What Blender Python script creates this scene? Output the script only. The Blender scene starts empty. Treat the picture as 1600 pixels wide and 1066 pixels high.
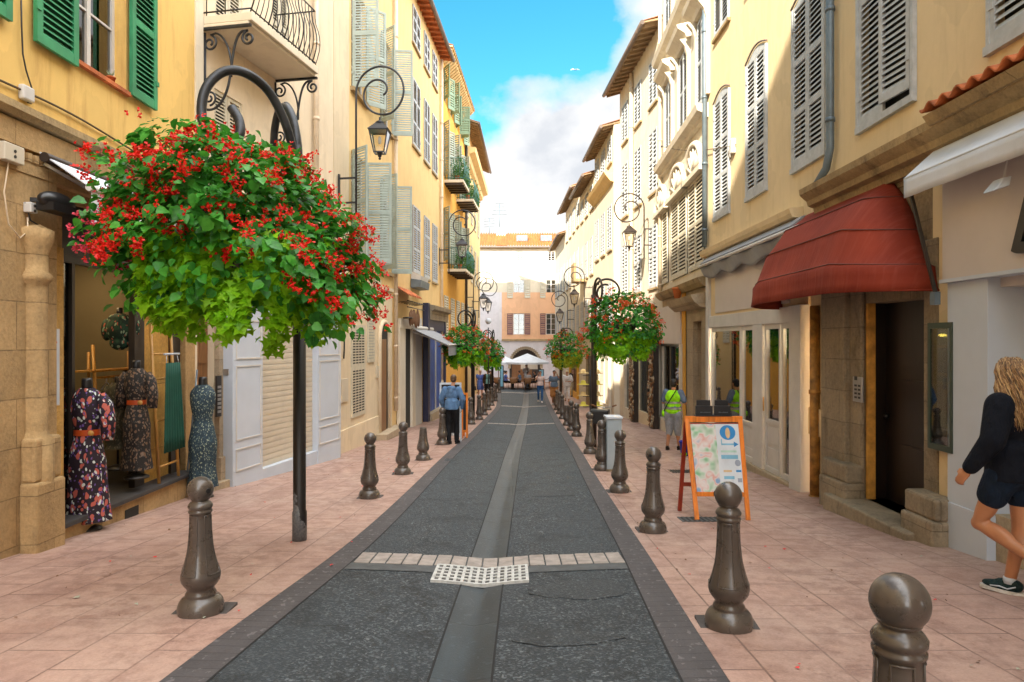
import bpy, bmesh, math, random
import numpy as np
from mathutils import Vector, Matrix, noise as mnoise
R = math.radians
random.seed(7)
scene = bpy.context.scene
COL = scene.collection
F = 1067.0          # lens constant for the 1600 px wide photograph
CZ = 1.5            # eye height

# ---------------------------------------------------------------- street profile
_GK = [(-30, 2.0), (-10, .85), (0, 0.0), (4.35, -.363), (7.45, -.62), (10.24, -.80), (12.67, -.93),
       (15.1, -1.04), (25, -1.46), (38, -1.88), (56, -2.10), (70, -2.15), (400, -2.15)]

def interp(tab, x):
    if x <= tab[0][0]: return tab[0][1]
    n = len(tab)
    for i in range(n - 1):
        x0, y0 = tab[i]; x1, y1 = tab[i + 1]
        if x <= x1:
            def sl(k):
                if k == 0: return (tab[1][1] - tab[0][1]) / (tab[1][0] - tab[0][0])
                if k == n - 1: return 0
                return (tab[k + 1][1] - tab[k - 1][1]) / (tab[k + 1][0] - tab[k - 1][0])
            h = x1 - x0; t = (x - x0) / h
            return ((2*t**3 - 3*t**2 + 1) * y0 + (t**3 - 2*t*t + t) * h * sl(i)
                    + (3*t*t - 2*t**3) * y1 + (t**3 - t*t) * h * sl(i + 1))
    return tab[-1][1]

def g(y): return interp(_GK, y)
KL = [(-4, -2.0), (3.5, -1.87), (7, -1.70), (14.3, -1.54), (20, -1.3), (25.5, -1.1), (31, -.89), (35, -.81), (47, -1.0), (54, -1.1)]
KR = [(-4, .9), (3.5, 1.15), (7, 1.33), (12, 1.5), (16.7, 1.64), (23.5, 1.76), (30, 1.9), (46, 2.3), (54, 2.5)]
KC = [(-4, -.35), (3.5, -.29), (7, -.22), (16, .02), (25, .36), (35, .68), (42, .86), (54, 1.1)]
def kl(y): return interp(KL, y)
def kr(y): return interp(KR, y)
def kc(y): return interp(KC, y)
def G(x, y):
    d = abs(x - kc(y)) / 1.55
    dip = -.055 * max(0.0, 1 - d) ** 1.2 - .020 * max(0.0, 1 - abs(x - kc(y)) / .36) if y < 52 else 0
    return g(y) + dip

# ---------------------------------------------------------------- frames on walls
class Fr:
    """origin o (x,y), unit d along the width, unit n out of the face"""
    def __init__(s, o, d, n):
        s.o = Vector((o[0], o[1])); s.d = Vector(d[:2]).normalized(); s.n = Vector(n[:2]).normalized()
    def P(s, u, o, z):
        p = s.o + s.d * u + s.n * o
        return Vector((p.x, p.y, z))
class Wall(Fr):
    def __init__(s, a, b, side):
        a = Vector(a); b = Vector(b); d = (b - a).normalized()
        n = Vector((-d.y, d.x)) if side > 0 else Vector((d.y, -d.x))
        s.o = a; s.d = d; s.n = n; s.L = (b - a).length; s.side = side
    def pu(s, px, o=0.0):
        k = (px - 800) / F
        a = s.o + s.n * o
        return (k * a.y - a.x) / (s.d.x - k * s.d.y)
    def yy(s, u, o=0.0): return (s.o + s.d * u + s.n * o).y
    def pz(s, px, py, o=0.0): return CZ + (533 - py) / F * s.yy(s.pu(px, o), o)
    def gz(s, u, o=0.0): return g(s.yy(u, o))
def at(px, py, D): return Vector(((px - 800) / F * D, D, CZ + (533 - py) / F * D))

# ---------------------------------------------------------------- scene objects
OFF = {}
def tag(o, label=None, cat=None, group=None, kind=None):
    if label: o['label'] = label
    if cat: o['category'] = cat
    if group: o['group'] = group
    if kind: o['kind'] = kind
    return o
def thing(name, label, cat, loc=(0, 0, 0), group=None, rotz=0.0, local=False):
    """Empty at the base. local=True: parts are modelled round the origin, else in world space"""
    o = bpy.data.objects.new(name, None); COL.objects.link(o)
    o.empty_display_size = .2
    o.location = loc; o.rotation_euler = (0, 0, rotz)
    OFF[o.name] = Vector((0, 0, 0)) if local else Vector(loc)
    return tag(o, label, cat, group)
def copy_tree(o, parent=None):
    c = o.copy(); COL.objects.link(c)
    if parent is not None: c.parent = parent
    OFF[c.name] = OFF.get(o.name, Vector((0, 0, 0)))
    for ch in list(o.children): copy_tree(ch, c)
    return c

class MB:
    def __init__(s): s.v = []; s.f = []; s.m = []; s.sm = []
    def add(s, vs, fs, mi=0, smooth=False):
        b = len(s.v); s.v += [tuple(v) for v in vs]
        for f in fs:
            s.f.append(tuple(i + b for i in f)); s.m.append(mi); s.sm.append(smooth)
    def quad(s, a, b, c, d, mi=0): s.add([a, b, c, d], [(0, 1, 2, 3)], mi)
    def hexa(s, p, mi=0, smooth=False):
        s.add(p, [(0, 3, 2, 1), (4, 5, 6, 7), (0, 1, 5, 4), (1, 2, 6, 5), (2, 3, 7, 6), (3, 0, 4, 7)], mi, smooth)
    def box(s, x0, x1, y0, y1, z0, z1, mi=0):
        s.hexa([(x0, y0, z0), (x1, y0, z0), (x1, y1, z0), (x0, y1, z0), (x0, y0, z1), (x1, y0, z1), (x1, y1, z1), (x0, y1, z1)], mi)
    def wb(s, W, u0, u1, o0, o1, z0, z1, mi=0):
        P = W.P
        s.hexa([P(u0, o0, z0), P(u1, o0, z0), P(u1, o1, z0), P(u0, o1, z0), P(u0, o0, z1), P(u1, o0, z1), P(u1, o1, z1), P(u0, o1, z1)], mi)
    def ext(s, W, prof, u0, u1, mi=0, smooth=False):
        """extrude a closed (o,z) profile along the wall from u0 to u1"""
        n = len(prof)
        vs = [W.P(u0, o, z) for o, z in prof] + [W.P(u1, o, z) for o, z in prof]
        fs = [(i, (i + 1) % n, n + (i + 1) % n, n + i) for i in range(n)] + [tuple(range(n))[::-1], tuple(range(n, 2 * n))]
        s.add(vs, fs, mi, smooth)
    def tube(s, pts, r, seg=8, mi=0, closed=False, caps=True, ry=None):
        pts = [Vector(p) for p in pts]; n = len(pts)
        rs = r if isinstance(r, (list, tuple)) else [r] * n
        b = len(s.v); up = None
        for i, p in enumerate(pts):
            if closed: t = pts[(i + 1) % n] - pts[i - 1]
            else: t = pts[min(i + 1, n - 1)] - pts[max(i - 1, 0)]
            if t.length < 1e-9: t = Vector((0, 0, 1))
            t.normalize()
            if up is None:
                ref = Vector((0, 0, 1)) if abs(t.z) < .9 else Vector((0, 1, 0))
                up = (ref - t * ref.dot(t)).normalized()
            else:
                up = up - t * up.dot(t)
                if up.length < 1e-6: up = Vector((1, 0, 0)) - t * t.x
                up.normalize()
            sd = t.cross(up)
            for k in range(seg):
                a = 2 * math.pi * k / seg
                q = p + up * (math.cos(a) * rs[i]) + sd * (math.sin(a) * (rs[i] if ry is None else ry))
                s.v.append(tuple(q))
        m = n if closed else n - 1
        for i in range(m):
            j = (i + 1) % n
            for k in range(seg):
                k2 = (k + 1) % seg
                s.f.append((b + i * seg + k, b + i * seg + k2, b + j * seg + k2, b + j * seg + k)); s.m.append(mi); s.sm.append(True)
        if caps and not closed:
            s.f.append(tuple(b + k for k in range(seg))[::-1]); s.m.append(mi); s.sm.append(False)
            s.f.append(tuple(b + (n - 1) * seg + k for k in range(seg))); s.m.append(mi); s.sm.append(False)
    def bar(s, a, b, w, h=None, mi=0):
        """square bar a->b"""
        h = h or w; a = Vector(a); b = Vector(b); t = (b - a).normalized()
        ref = Vector((0, 0, 1)) if abs(t.z) < .9 else Vector((0, 1, 0))
        sd = t.cross(ref).normalized(); up = sd.cross(t)
        p = []
        for c in (a, b):
            p += [c - sd * w / 2 - up * h / 2, c + sd * w / 2 - up * h / 2, c + sd * w / 2 + up * h / 2, c - sd * w / 2 + up * h / 2]
        s.hexa(p, mi)
    def lathe(s, prof, c=(0, 0, 0), seg=20, mi=0, smooth=True, sq=None):
        b = len(s.v); n = len(prof)
        for r, z in prof:
            for k in range(seg):
                a = 2 * math.pi * (k + (.5 if seg == 4 else 0)) / seg
                s.v.append((c[0] + r * math.cos(a), c[1] + r * math.sin(a), c[2] + z))
        for i in range(n - 1):
            for k in range(seg):
                k2 = (k + 1) % seg
                s.f.append((b + i * seg + k, b + i * seg + k2, b + (i + 1) * seg + k2, b + (i + 1) * seg + k)); s.m.append(mi); s.sm.append(smooth)
        s.f.append(tuple(b + k for k in range(seg))[::-1]); s.m.append(mi); s.sm.append(False)
        s.f.append(tuple(b + (n - 1) * seg + k for k in range(seg))); s.m.append(mi); s.sm.append(False)
    def ell(s, c, r, mi=0, seg=14, rings=9, rot=None):
        b = len(s.v); c = Vector(c)
        if not isinstance(r, (list, tuple)): r = (r, r, r)
        for i in range(rings + 1):
            th = math.pi * i / rings
            th = min(max(th, .02), math.pi - .02)
            for k in range(seg):
                a = 2 * math.pi * k / seg
                p = Vector((r[0] * math.sin(th) * math.cos(a), r[1] * math.sin(th) * math.sin(a), -r[2] * math.cos(th)))
                if rot is not None: p = rot @ p
                s.v.append(tuple(c + p))
        for i in range(rings):
            for k in range(seg):
                k2 = (k + 1) % seg
                s.f.append((b + i * seg + k, b + i * seg + k2, b + (i + 1) * seg + k2, b + (i + 1) * seg + k)); s.m.append(mi); s.sm.append(True)
        s.f.append(tuple(b + k for k in range(seg))[::-1]); s.m.append(mi); s.sm.append(True)
        s.f.append(tuple(b + rings * seg + k for k in range(seg))); s.m.append(mi); s.sm.append(True)
    def grid(s, fn, nu, nv, mi=0, smooth=True):
        b = len(s.v)
        for i in range(nu + 1):
            for j in range(nv + 1): s.v.append(tuple(fn(i / nu, j / nv)))
        for i in range(nu):
            for j in range(nv):
                q = b + i * (nv + 1) + j
                s.f.append((q, q + nv + 1, q + nv + 2, q + 1)); s.m.append(mi); s.sm.append(smooth)
    def mesh(s, name, off=Vector((0, 0, 0)), weld=False):
        me = bpy.data.meshes.new(name)
        me.from_pydata([(v[0] - off[0], v[1] - off[1], v[2] - off[2]) for v in s.v], [], s.f)
        me.polygons.foreach_set('material_index', s.m)
        me.polygons.foreach_set('use_smooth', s.sm)
        me.update()
        return me
    def build(s, name, mats, parent=None, label=None, fix=True, bevel=0):
        off = Vector((0, 0, 0)); root = parent
        while root is not None and root.parent is not None: root = root.parent
        if root is not None: off = OFF.get(root.name, off)
        me = s.mesh(name, off)
        if not isinstance(mats, (list, tuple)): mats = [mats]
        for m in mats: me.materials.append(m)
        if fix:
            bm = bmesh.new(); bm.from_mesh(me); bmesh.ops.recalc_face_normals(bm, faces=bm.faces); bm.to_mesh(me); bm.free()
        o = bpy.data.objects.new(name, me); COL.objects.link(o)
        if parent is not None: o.parent = parent
        if label: o['label'] = label
        if bevel:
            b = o.modifiers.new('Bevel', 'BEVEL'); b.width = bevel; b.segments = 2; b.limit_method = 'ANGLE'; b.angle_limit = R(35)
        return o

def remesh(mb, name, mats, parent, voxel=.015, smooth=4, label=None, bump=None):
    """grow one continuous skin from overlapping solids"""
    o = mb.build(name, mats, parent, label, fix=True)
    m = o.modifiers.new('r', 'REMESH'); m.mode = 'VOXEL'; m.voxel_size = voxel; m.use_smooth_shade = True
    if smooth:
        k = o.modifiers.new('s', 'SMOOTH'); k.iterations = smooth; k.factor = .5
    dg = bpy.context.evaluated_depsgraph_get(); dg.update()
    me = bpy.data.meshes.new_from_object(o.evaluated_get(dg), preserve_all_data_layers=True, depsgraph=dg)
    o.modifiers.clear(); o.data = me
    if not me.materials:
        for mm in (mats if isinstance(mats, (list, tuple)) else [mats]): me.materials.append(mm)
    return o

# ---------------------------------------------------------------- materials
def nm(name):
    m = bpy.data.materials.new(name); m.use_nodes = True
    nt = m.node_tree; b = nt.nodes['Principled BSDF']
    return m, nt, b
def N(nt, t, **kw):
    n = nt.nodes.new(t)
    for k, v in kw.items():
        if k in n.inputs: n.inputs[k].default_value = v
        else: setattr(n, k, v)
    return n
def pos(nt, scale=(1, 1, 1), rot=(0, 0, 0), loc=(0, 0, 0), obj=False):
    if obj:
        gnode = N(nt, 'ShaderNodeTexCoord'); out = gnode.outputs['Object']
    else:
        gnode = N(nt, 'ShaderNodeNewGeometry'); out = gnode.outputs['Position']
    mp = N(nt, 'ShaderNodeMapping'); mp.inputs['Scale'].default_value = scale
    mp.inputs['Rotation'].default_value = rot; mp.inputs['Location'].default_value = loc
    nt.links.new(out, mp.inputs[0]); return mp.outputs[0]
def noise(nt, vec, scale=5, detail=4, rough=.55, out='Fac'):
    n = N(nt, 'ShaderNodeTexNoise', Scale=scale, Detail=detail, Roughness=rough)
    nt.links.new(vec, n.inputs['Vector']); return n.outputs[out]
def ramp(nt, fac, stops):
    r = N(nt, 'ShaderNodeValToRGB'); e = r.color_ramp.elements
    while len(e) > 1: e.remove(e[-1])
    e[0].position = stops[0][0]; e[0].color = c4(stops[0][1])
    for p, c in stops[1:]:
        k = e.new(p); k.color = c4(c)
    nt.links.new(fac, r.inputs[0]); return r.outputs[0]
def c4(c):
    if isinstance(c, (int, float)): c = (c, c, c)
    return (*c, 1) if len(c) == 3 else c
def mix(nt, f, a, b, mode='MIX'):
    m = N(nt, 'ShaderNodeMix', data_type='RGBA', blend_type=mode)
    for i, v in ((0, f), (6, a), (7, b)):
        if hasattr(v, 'is_linked'): nt.links.new(v, m.inputs[i])
        else: m.inputs[i].default_value = v if i == 0 else c4(v)
    return m.outputs[2]
def bump(nt, b, h, strength=.3, dist=.01):
    k = N(nt, 'ShaderNodeBump', Strength=strength, Distance=dist)
    nt.links.new(h, k.inputs['Height']); nt.links.new(k.outputs[0], b.inputs['Normal']); return k
def mul(c, k): return tuple(min(1, x * k) for x in c)

def m_paint(name, c, rough=.5, metal=0, var=.12, scale=6, bmp=.1, obj=False, coat=0):
    m, nt, b = nm(name)
    v = pos(nt, obj=obj)
    n = noise(nt, v, scale, 5)
    col = ramp(nt, n, [(.3, mul(c, 1 - var * 1.3)), (.7, mul(c, 1 + var))])
    if var > .05: col = mix(nt, ramp(nt, noise(nt, pos(nt, (1, 1, .4), obj=obj), scale * 2.3, 7, .7), [(.56, 0.0), (.74, min(.5, var * 3))]), col, mul(c, .55))
    nt.links.new(col, b.inputs['Base Color']); b.inputs['Roughness'].default_value = rough; b.inputs['Metallic'].default_value = metal
    if coat: b.inputs['Coat Weight'].default_value = coat
    if bmp: bump(nt, b, noise(nt, v, scale * 12, 3), bmp, .004)
    return m
def m_plaster(name, c, stain=(.30, .22, .12), amt=.35, c2=None):
    m, nt, b = nm(name)
    v = pos(nt); vs = pos(nt, (2.2, 2.2, .32))
    n1 = noise(nt, v, .55, 5, .6); n2 = noise(nt, v, 9, 6, .65); n3 = noise(nt, vs, 2.3, 7, .66)
    base = ramp(nt, n1, [(.3, mul(c, .9)), (.5, c), (.72, c2 or mul(c, 1.07))])
    base = mix(nt, mathn(nt, 'MULTIPLY', ramp(nt, n2, [(.35, 0.0), (.75, 1.0)]), .18), base, mul(c, .8))
    st = mathn(nt, 'MULTIPLY', ramp(nt, n3, [(.50, 0.0), (.70, 1.0)]), amt)
    pt = noise(nt, v, 1.1, 3, .5)
    base = mix(nt, ramp(nt, pt, [(.56, 0.0), (.572, .38)]), base, mul(c, .80))
    base = mix(nt, ramp(nt, noise(nt, v, 31, 5, .7), [(.66, 0.0), (.72, .35)]), base, mul(stain, .8))
    base = mix(nt, st, base, stain)
    nt.links.new(base, b.inputs['Base Color']); b.inputs['Roughness'].default_value = .9
    h = mathn(nt, 'ADD', noise(nt, v, 45, 5, .7), mathn(nt, 'MULTIPLY', n1, 2.0))
    bump(nt, b, h, .35, .006)
    return m
def mathn(nt, op, a, b_=None, clamp=False):
    n = N(nt, 'ShaderNodeMath', operation=op); n.use_clamp = clamp
    for i, v in ((0, a), (1, b_)):
        if v is None: continue
        if hasattr(v, 'is_linked'): nt.links.new(v, n.inputs[i])
        else: n.inputs[i].default_value = v
    return n.outputs[0]
def m_stone(name, c, scale=1.0, bw=.62, bh=.34, mortar=.006, ang=R(90), c2=None, dark=.45, dirt=(.05, .035, .02), damt=.5):
    """ashlar blocks on a vertical wall running along y"""
    m, nt, b = nm(name)
    g_ = N(nt, 'ShaderNodeNewGeometry'); sx = N(nt, 'ShaderNodeSeparateXYZ'); nt.links.new(g_.outputs['Position'], sx.inputs[0])
    cb = N(nt, 'ShaderNodeCombineXYZ')
    nt.links.new(mathn(nt, 'ADD', sx.outputs[0], sx.outputs[1]), cb.inputs[0]); nt.links.new(sx.outputs[2], cb.inputs[1])
    br = N(nt, 'ShaderNodeTexBrick'); nt.links.new(cb.outputs[0], br.inputs['Vector'])
    br.inputs['Scale'].default_value = 1; br.inputs['Mortar Size'].default_value = mortar; br.inputs['Mortar Smooth'].default_value = .3
    br.inputs['Brick Width'].default_value = bw; br.inputs['Row Height'].default_value = bh
    br.inputs['Color1'].default_value = c4(mul(c, 1.12)); br.inputs['Color2'].default_value = c4(c2 or mul(c, .82)); br.inputs['Mortar'].default_value = c4(mul(c, dark))
    v = g_.outputs['Position']
    n1 = noise(nt, v, 1.7, 7, .68); n2 = noise(nt, v, 26, 6, .7)
    col = mix(nt, ramp(nt, n1, [(.32, 0.0), (.62, damt)]), br.outputs[0], mul(c, .42))
    col = mix(nt, ramp(nt, noise(nt, v, .9, 4), [(.5, 0.0), (.7, .35)]), col, mul(c, 1.7))
    col = mix(nt, ramp(nt, noise(nt, pos(nt, (1, 1, .5)), 3.1, 8, .7), [(.50, 0.0), (.68, damt * 1.3)]), col, dirt)
    col = mix(nt, .30, col, ramp(nt, n2, [(.3, mul(c, .4)), (.7, mul(c, 1.5))]))
    nt.links.new(col, b.inputs['Base Color']); b.inputs['Roughness'].default_value = .92
    h = mathn(nt, 'ADD', mathn(nt, 'MULTIPLY', br.outputs['Fac'], -1.6), mathn(nt, 'ADD', mathn(nt, 'MULTIPLY', n2, .5), n1))
    bump(nt, b, h, 1.0, .02)
    return m
def m_wood(name, c, rough=.5, axis='z', scale=1.0, coat=0):
    m, nt, b = nm(name)
    sc = {'z': (14, 14, 1.2), 'x': (1.2, 14, 14), 'y': (14, 1.2, 14)}[axis]
    v = pos(nt, tuple(x * scale for x in sc))
    n = noise(nt, v, 1.5, 6, .65)
    nt.links.new(ramp(nt, n, [(.28, mul(c, .55)), (.5, c), (.75, mul(c, 1.3))]), b.inputs['Base Color'])
    b.inputs['Roughness'].default_value = rough; b.inputs['Coat Weight'].default_value = coat
    bump(nt, b, n, .25, .003); return m
def m_glass(name, tint=(.8, .9, .9), refl=.10, rough=.02):
    m, nt, b = nm(name)
    nt.nodes.remove(b); out = nt.nodes['Material Output']
    tr = N(nt, 'ShaderNodeBsdfTransparent'); tr.inputs[0].default_value = c4(tint)
    gl = N(nt, 'ShaderNodeBsdfGlossy'); gl.inputs['Roughness'].default_value = rough
    lw = N(nt, 'ShaderNodeFresnel', IOR=1.5)
    f = mathn(nt, 'ADD', mathn(nt, 'MULTIPLY', lw.outputs[0], .9), refl, True)
    mx = N(nt, 'ShaderNodeMixShader'); nt.links.new(f, mx.inputs[0]); nt.links.new(tr.outputs[0], mx.inputs[1]); nt.links.new(gl.outputs[0], mx.inputs[2])
    nt.links.new(mx.outputs[0], out.inputs[0]); return m
def m_leaf(name, c1, c2, c3, rough=.45, trans=.35):
    m, nt, b = nm(name)
    at_ = N(nt, 'ShaderNodeNewGeometry')
    col = ramp(nt, at_.outputs['Random Per Island'], [(0, c1), (.5, c2), (1, c3)])
    v = pos(nt); col = mix(nt, .3, col, ramp(nt, noise(nt, v, 30, 3), [(.3, mul(c1, .6)), (.7, mul(c3, 1.2))]))
    nt.links.new(col, b.inputs['Base Color']); b.inputs['Roughness'].default_value = rough; b.inputs['Specular IOR Level'].default_value = .28
    tl = N(nt, 'ShaderNodeBsdfTranslucent'); nt.links.new(mix(nt, .5, col, mul(c3, 1.4)), tl.inputs[0])
    mx = N(nt, 'ShaderNodeMixShader'); mx.inputs[0].default_value = trans
    nt.links.new(b.outputs[0], mx.inputs[1]); nt.links.new(tl.outputs[0], mx.inputs[2])
    nt.links.new(mx.outputs[0], nt.nodes['Material Output'].inputs[0]); return m
def m_emit(name, c, s):
    m, nt, b = nm(name); b.inputs['Emission Color'].default_value = c4(c); b.inputs['Emission Strength'].default_value = s
    b.inputs['Base Color'].default_value = c4(c); return m

M = {}
M['plaster_yellow'] = m_plaster('plaster_yellow', (.74, .49, .15), (.44, .24, .07), .55)
M['plaster_cream'] = m_plaster('plaster_cream', (.72, .60, .43), (.42, .32, .2), .25)
M['plaster_sand'] = m_plaster('plaster_sand', (.72, .56, .33), (.46, .34, .18), .30)
M['plaster_warm'] = m_plaster('plaster_warm', (.74, .52, .23), (.5, .32, .12), .28)
M['plaster_orange'] = m_plaster('plaster_orange', (.68, .35, .05), (.45, .24, .06), .3)
M['plaster_pale'] = m_plaster('plaster_pale', (.70, .58, .40), (.42, .32, .18), .32)
M['plaster_white'] = m_plaster('plaster_white', (.68, .60, .46), (.45, .36, .24), .22)
M['plaster_bright'] = m_plaster('plaster_bright', (.66, .59, .47), (.42, .32, .2), .35)
M['plaster_apricot'] = m_plaster('plaster_apricot', (.72, .42, .24), (.5, .3, .17), .25)
M['plaster_lilac'] = m_plaster('plaster_lilac', (.62, .59, .60), (.4, .36, .34), .2)
M['plaster_grey'] = m_plaster('plaster_grey', (.55, .54, .52), (.35, .32, .3), .2)
M['stone_warm'] = m_stone('stone_warm', (.46, .30, .135), bw=.9, bh=.47, mortar=.006, damt=.42)
M['stone_plain'] = m_stone('stone_plain', (.46, .29, .12), bw=3.1, bh=2.7, mortar=.002, damt=.5)
M['stone_grey'] = m_stone('stone_grey', (.30, .235, .155), bw=.8, bh=.42, mortar=.006, damt=.55)
M['stone_cornice'] = m_stone('stone_cornice', (.40, .285, .14), bw=1.4, bh=3.1, mortar=.004, damt=.6)
M['stone_pale'] = m_stone('stone_pale', (.42, .33, .22), bw=.8, bh=.6, mortar=.006, damt=.3)
M['white_paint'] = m_paint('white_paint', (.56, .54, .51), .55, var=.07, scale=3)
M['cream_paint'] = m_paint('cream_paint', (.56, .49, .38), .5, var=.06, scale=3)
M['cool_white'] = m_paint('cool_white', (.50, .55, .62), .5, var=.04, scale=2, bmp=.05)
M['fascia_white'] = m_paint('fascia_white', (.56, .50, .46), .6, var=.04, scale=2, bmp=.05)
M['shutter_white'] = m_paint('shutter_white', (.43, .45, .46), .6, var=.12, scale=9)
M['shutter_cream'] = m_paint('shutter_cream', (.55, .50, .38), .6, var=.1, scale=9)
M['shutter_green'] = m_paint('shutter_green', (.03, .24, .10), .5, var=.25, scale=3)
M['shutter_sage'] = m_paint('shutter_sage', (.34, .40, .36), .6, var=.1, scale=5)
M['shutter_grey'] = m_paint('shutter_grey', (.30, .34, .27), .6, var=.1, scale=5)
M['shutter_olive'] = m_paint('shutter_olive', (.22, .32, .20), .6, var=.1, scale=5)
M['shutter_mauve'] = m_paint('shutter_mauve', (.20, .10, .09), .6, var=.1, scale=5)
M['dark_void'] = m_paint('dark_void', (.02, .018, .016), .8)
M['iron'] = m_paint('iron', (.030, .033, .038), .42, .4, var=.3, scale=8, bmp=.2)
M['iron_black'] = m_paint('iron_black', (.009, .007, .007), .38, .2, var=.3, scale=5, bmp=.2)
M['iron_brown'] = m_paint('iron_brown', (.045, .032, .024), .45, .3, var=.2, scale=5)
M['zinc'] = m_paint('zinc', (.13, .17, .20), .45, .3, var=.15, scale=4)
M['pipe_cream'] = m_paint('pipe_cream', (.66, .53, .38), .5, var=.08)
M['pipe_rust'] = m_paint('pipe_rust', (.36, .17, .03), .6, var=.5, scale=7, bmp=.5)
M['black_plastic'] = m_paint('black_plastic', (.012, .012, .013), .35, var=.1, bmp=0)
M['dark_metal'] = m_paint('dark_metal', (.05, .045, .042), .4, .5, var=.1)
M['bronze_frame'] = m_paint('bronze_frame', (.040, .032, .026), .4, .3, var=.1, bmp=0)
M['steel'] = m_paint('steel', (.45, .44, .42), .3, .8, var=.05, bmp=0)
M['cable'] = m_paint('cable', (.10, .07, .04), .8, var=.2, bmp=0)
M['cable_black'] = m_paint('cable_black', (.015, .015, .015), .6, bmp=0)
M['awning_white'] = m_paint('awning_white', (.60, .63, .68), .8, var=.06, scale=2.5, bmp=.3)
M['awning_grey'] = m_paint('awning_grey', (.27, .28, .30), .8, var=.08, scale=4, bmp=.3)
M['slab'] = m_paint('slab', (.045, .042, .042), .6, var=.2)
M['soffit'] = m_paint('soffit', (.30, .20, .11), .8, var=.2, scale=3)
M['gutter'] = m_paint('gutter', (.16, .12, .10), .5, .2, var=.2)
M['glass'] = m_glass('glass', (.85, .92, .9), .06)
M['glass_dark'] = m_glass('glass_dark', (.35, .42, .38), .14)
M['glass_lamp'] = m_glass('glass_lamp', (.97, .93, .85), .10, .08)
M['wood_brown'] = m_wood('wood_brown', (.22, .10, .035), .45, 'z')
M['wood_dark'] = m_wood('wood_dark', (.012, .006, .004), .4, 'z')
M['wood_orange'] = m_wood('wood_orange', (.72, .20, .015), .38, 'z', coat=.3)
M['wood_red'] = m_wood('wood_red', (.30, .035, .012), .4, 'z', coat=.2)
M['bamboo'] = m_wood('bamboo', (.50, .26, .06), .4, 'z', .6)
M['light_strip'] = m_emit('light_strip', (1, .72, .36), 16)
M['terracotta'] = m_paint('terracotta', (.46, .125, .035), .8, var=.35, scale=6, bmp=.4)
M['roof_tile'] = m_paint('roof_tile', (.30, .105, .018), .85, var=.35, scale=2.2, bmp=.4)
M['skin'] = m_paint('skin', (.44, .215, .125), .45, var=.1, scale=10, bmp=.03)
M['skin_tan'] = m_paint('skin_tan', (.42, .18, .085), .45, var=.08, scale=10, bmp=.03)
# ================================================================ ground materials
def m_tiles():
    m, nt, b = nm('pavement_tiles')
    g_ = N(nt, 'ShaderNodeNewGeometry'); sx = N(nt, 'ShaderNodeSeparateXYZ'); nt.links.new(g_.outputs['Position'], sx.inputs[0])
    cb = N(nt, 'ShaderNodeCombineXYZ')
    skew = mathn(nt, 'ADD', sx.outputs[0], mathn(nt, 'MULTIPLY', sx.outputs[1], -.02))
    nt.links.new(sx.outputs[1], cb.inputs[0]); nt.links.new(skew, cb.inputs[1])
    br = N(nt, 'ShaderNodeTexBrick'); nt.links.new(cb.outputs[0], br.inputs['Vector'])
    br.inputs['Scale'].default_value = 1; br.inputs['Mortar Size'].default_value = .0075; br.inputs['Mortar Smooth'].default_value = .2
    br.inputs['Brick Width'].default_value = .58; br.inputs['Row Height'].default_value = .44
    br.inputs['Color1'].default_value = c4((.46, .305, .245)); br.inputs['Color2'].default_value = c4((.36, .235, .19)); br.inputs['Mortar'].default_value = c4((.045, .028, .022))
    v = g_.outputs['Position']
    n1 = noise(nt, v, .7, 6, .6); n2 = noise(nt, v, 60, 5, .75); n3 = noise(nt, v, 4.5, 7, .7)
    col = mix(nt, ramp(nt, n1, [(.42, 0.0), (.62, .5)]), br.outputs[0], (.47, .365, .30))
    col = mix(nt, ramp(nt, n3, [(.46, 0.0), (.70, .7)]), col, (.14, .082, .066))
    col = mix(nt, ramp(nt, noise(nt, pos(nt, (1, .5, 1)), 1.9, 8, .72), [(.53, 0.0), (.66, .55)]), col, (.19, .10, .078))
    gum = N(nt, 'ShaderNodeTexVoronoi', Scale=3.1); nt.links.new(v, gum.inputs['Vector'])
    col = mix(nt, ramp(nt, gum.outputs['Distance'], [(.035, .75), (.06, 0.0)]), col, (.10, .07, .06))
    jd = noise(nt, v, 6, 5, .7); col = mix(nt, mathn(nt, 'MULTIPLY', ramp(nt, jd, [(.5, 0.0), (.6, .8)]), ramp(nt, noise(nt, v, .55, 4), [(.45, 0.0), (.6, 1.0)])), col, (.17, .10, .08))
    col = mix(nt, .35, col, ramp(nt, n2, [(.3, (.17, .085, .062)), (.72, (.56, .34, .27))]))
    nt.links.new(col, b.inputs['Base Color'])
    nt.links.new(ramp(nt, n3, [(.3, .42), (.7, .72)]), b.inputs['Roughness'])
    h = mathn(nt, 'ADD', mathn(nt, 'MULTIPLY', br.outputs['Fac'], -2.2), mathn(nt, 'MULTIPLY', n2, .6))
    bump(nt, b, h, .5, .006); return m
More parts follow.
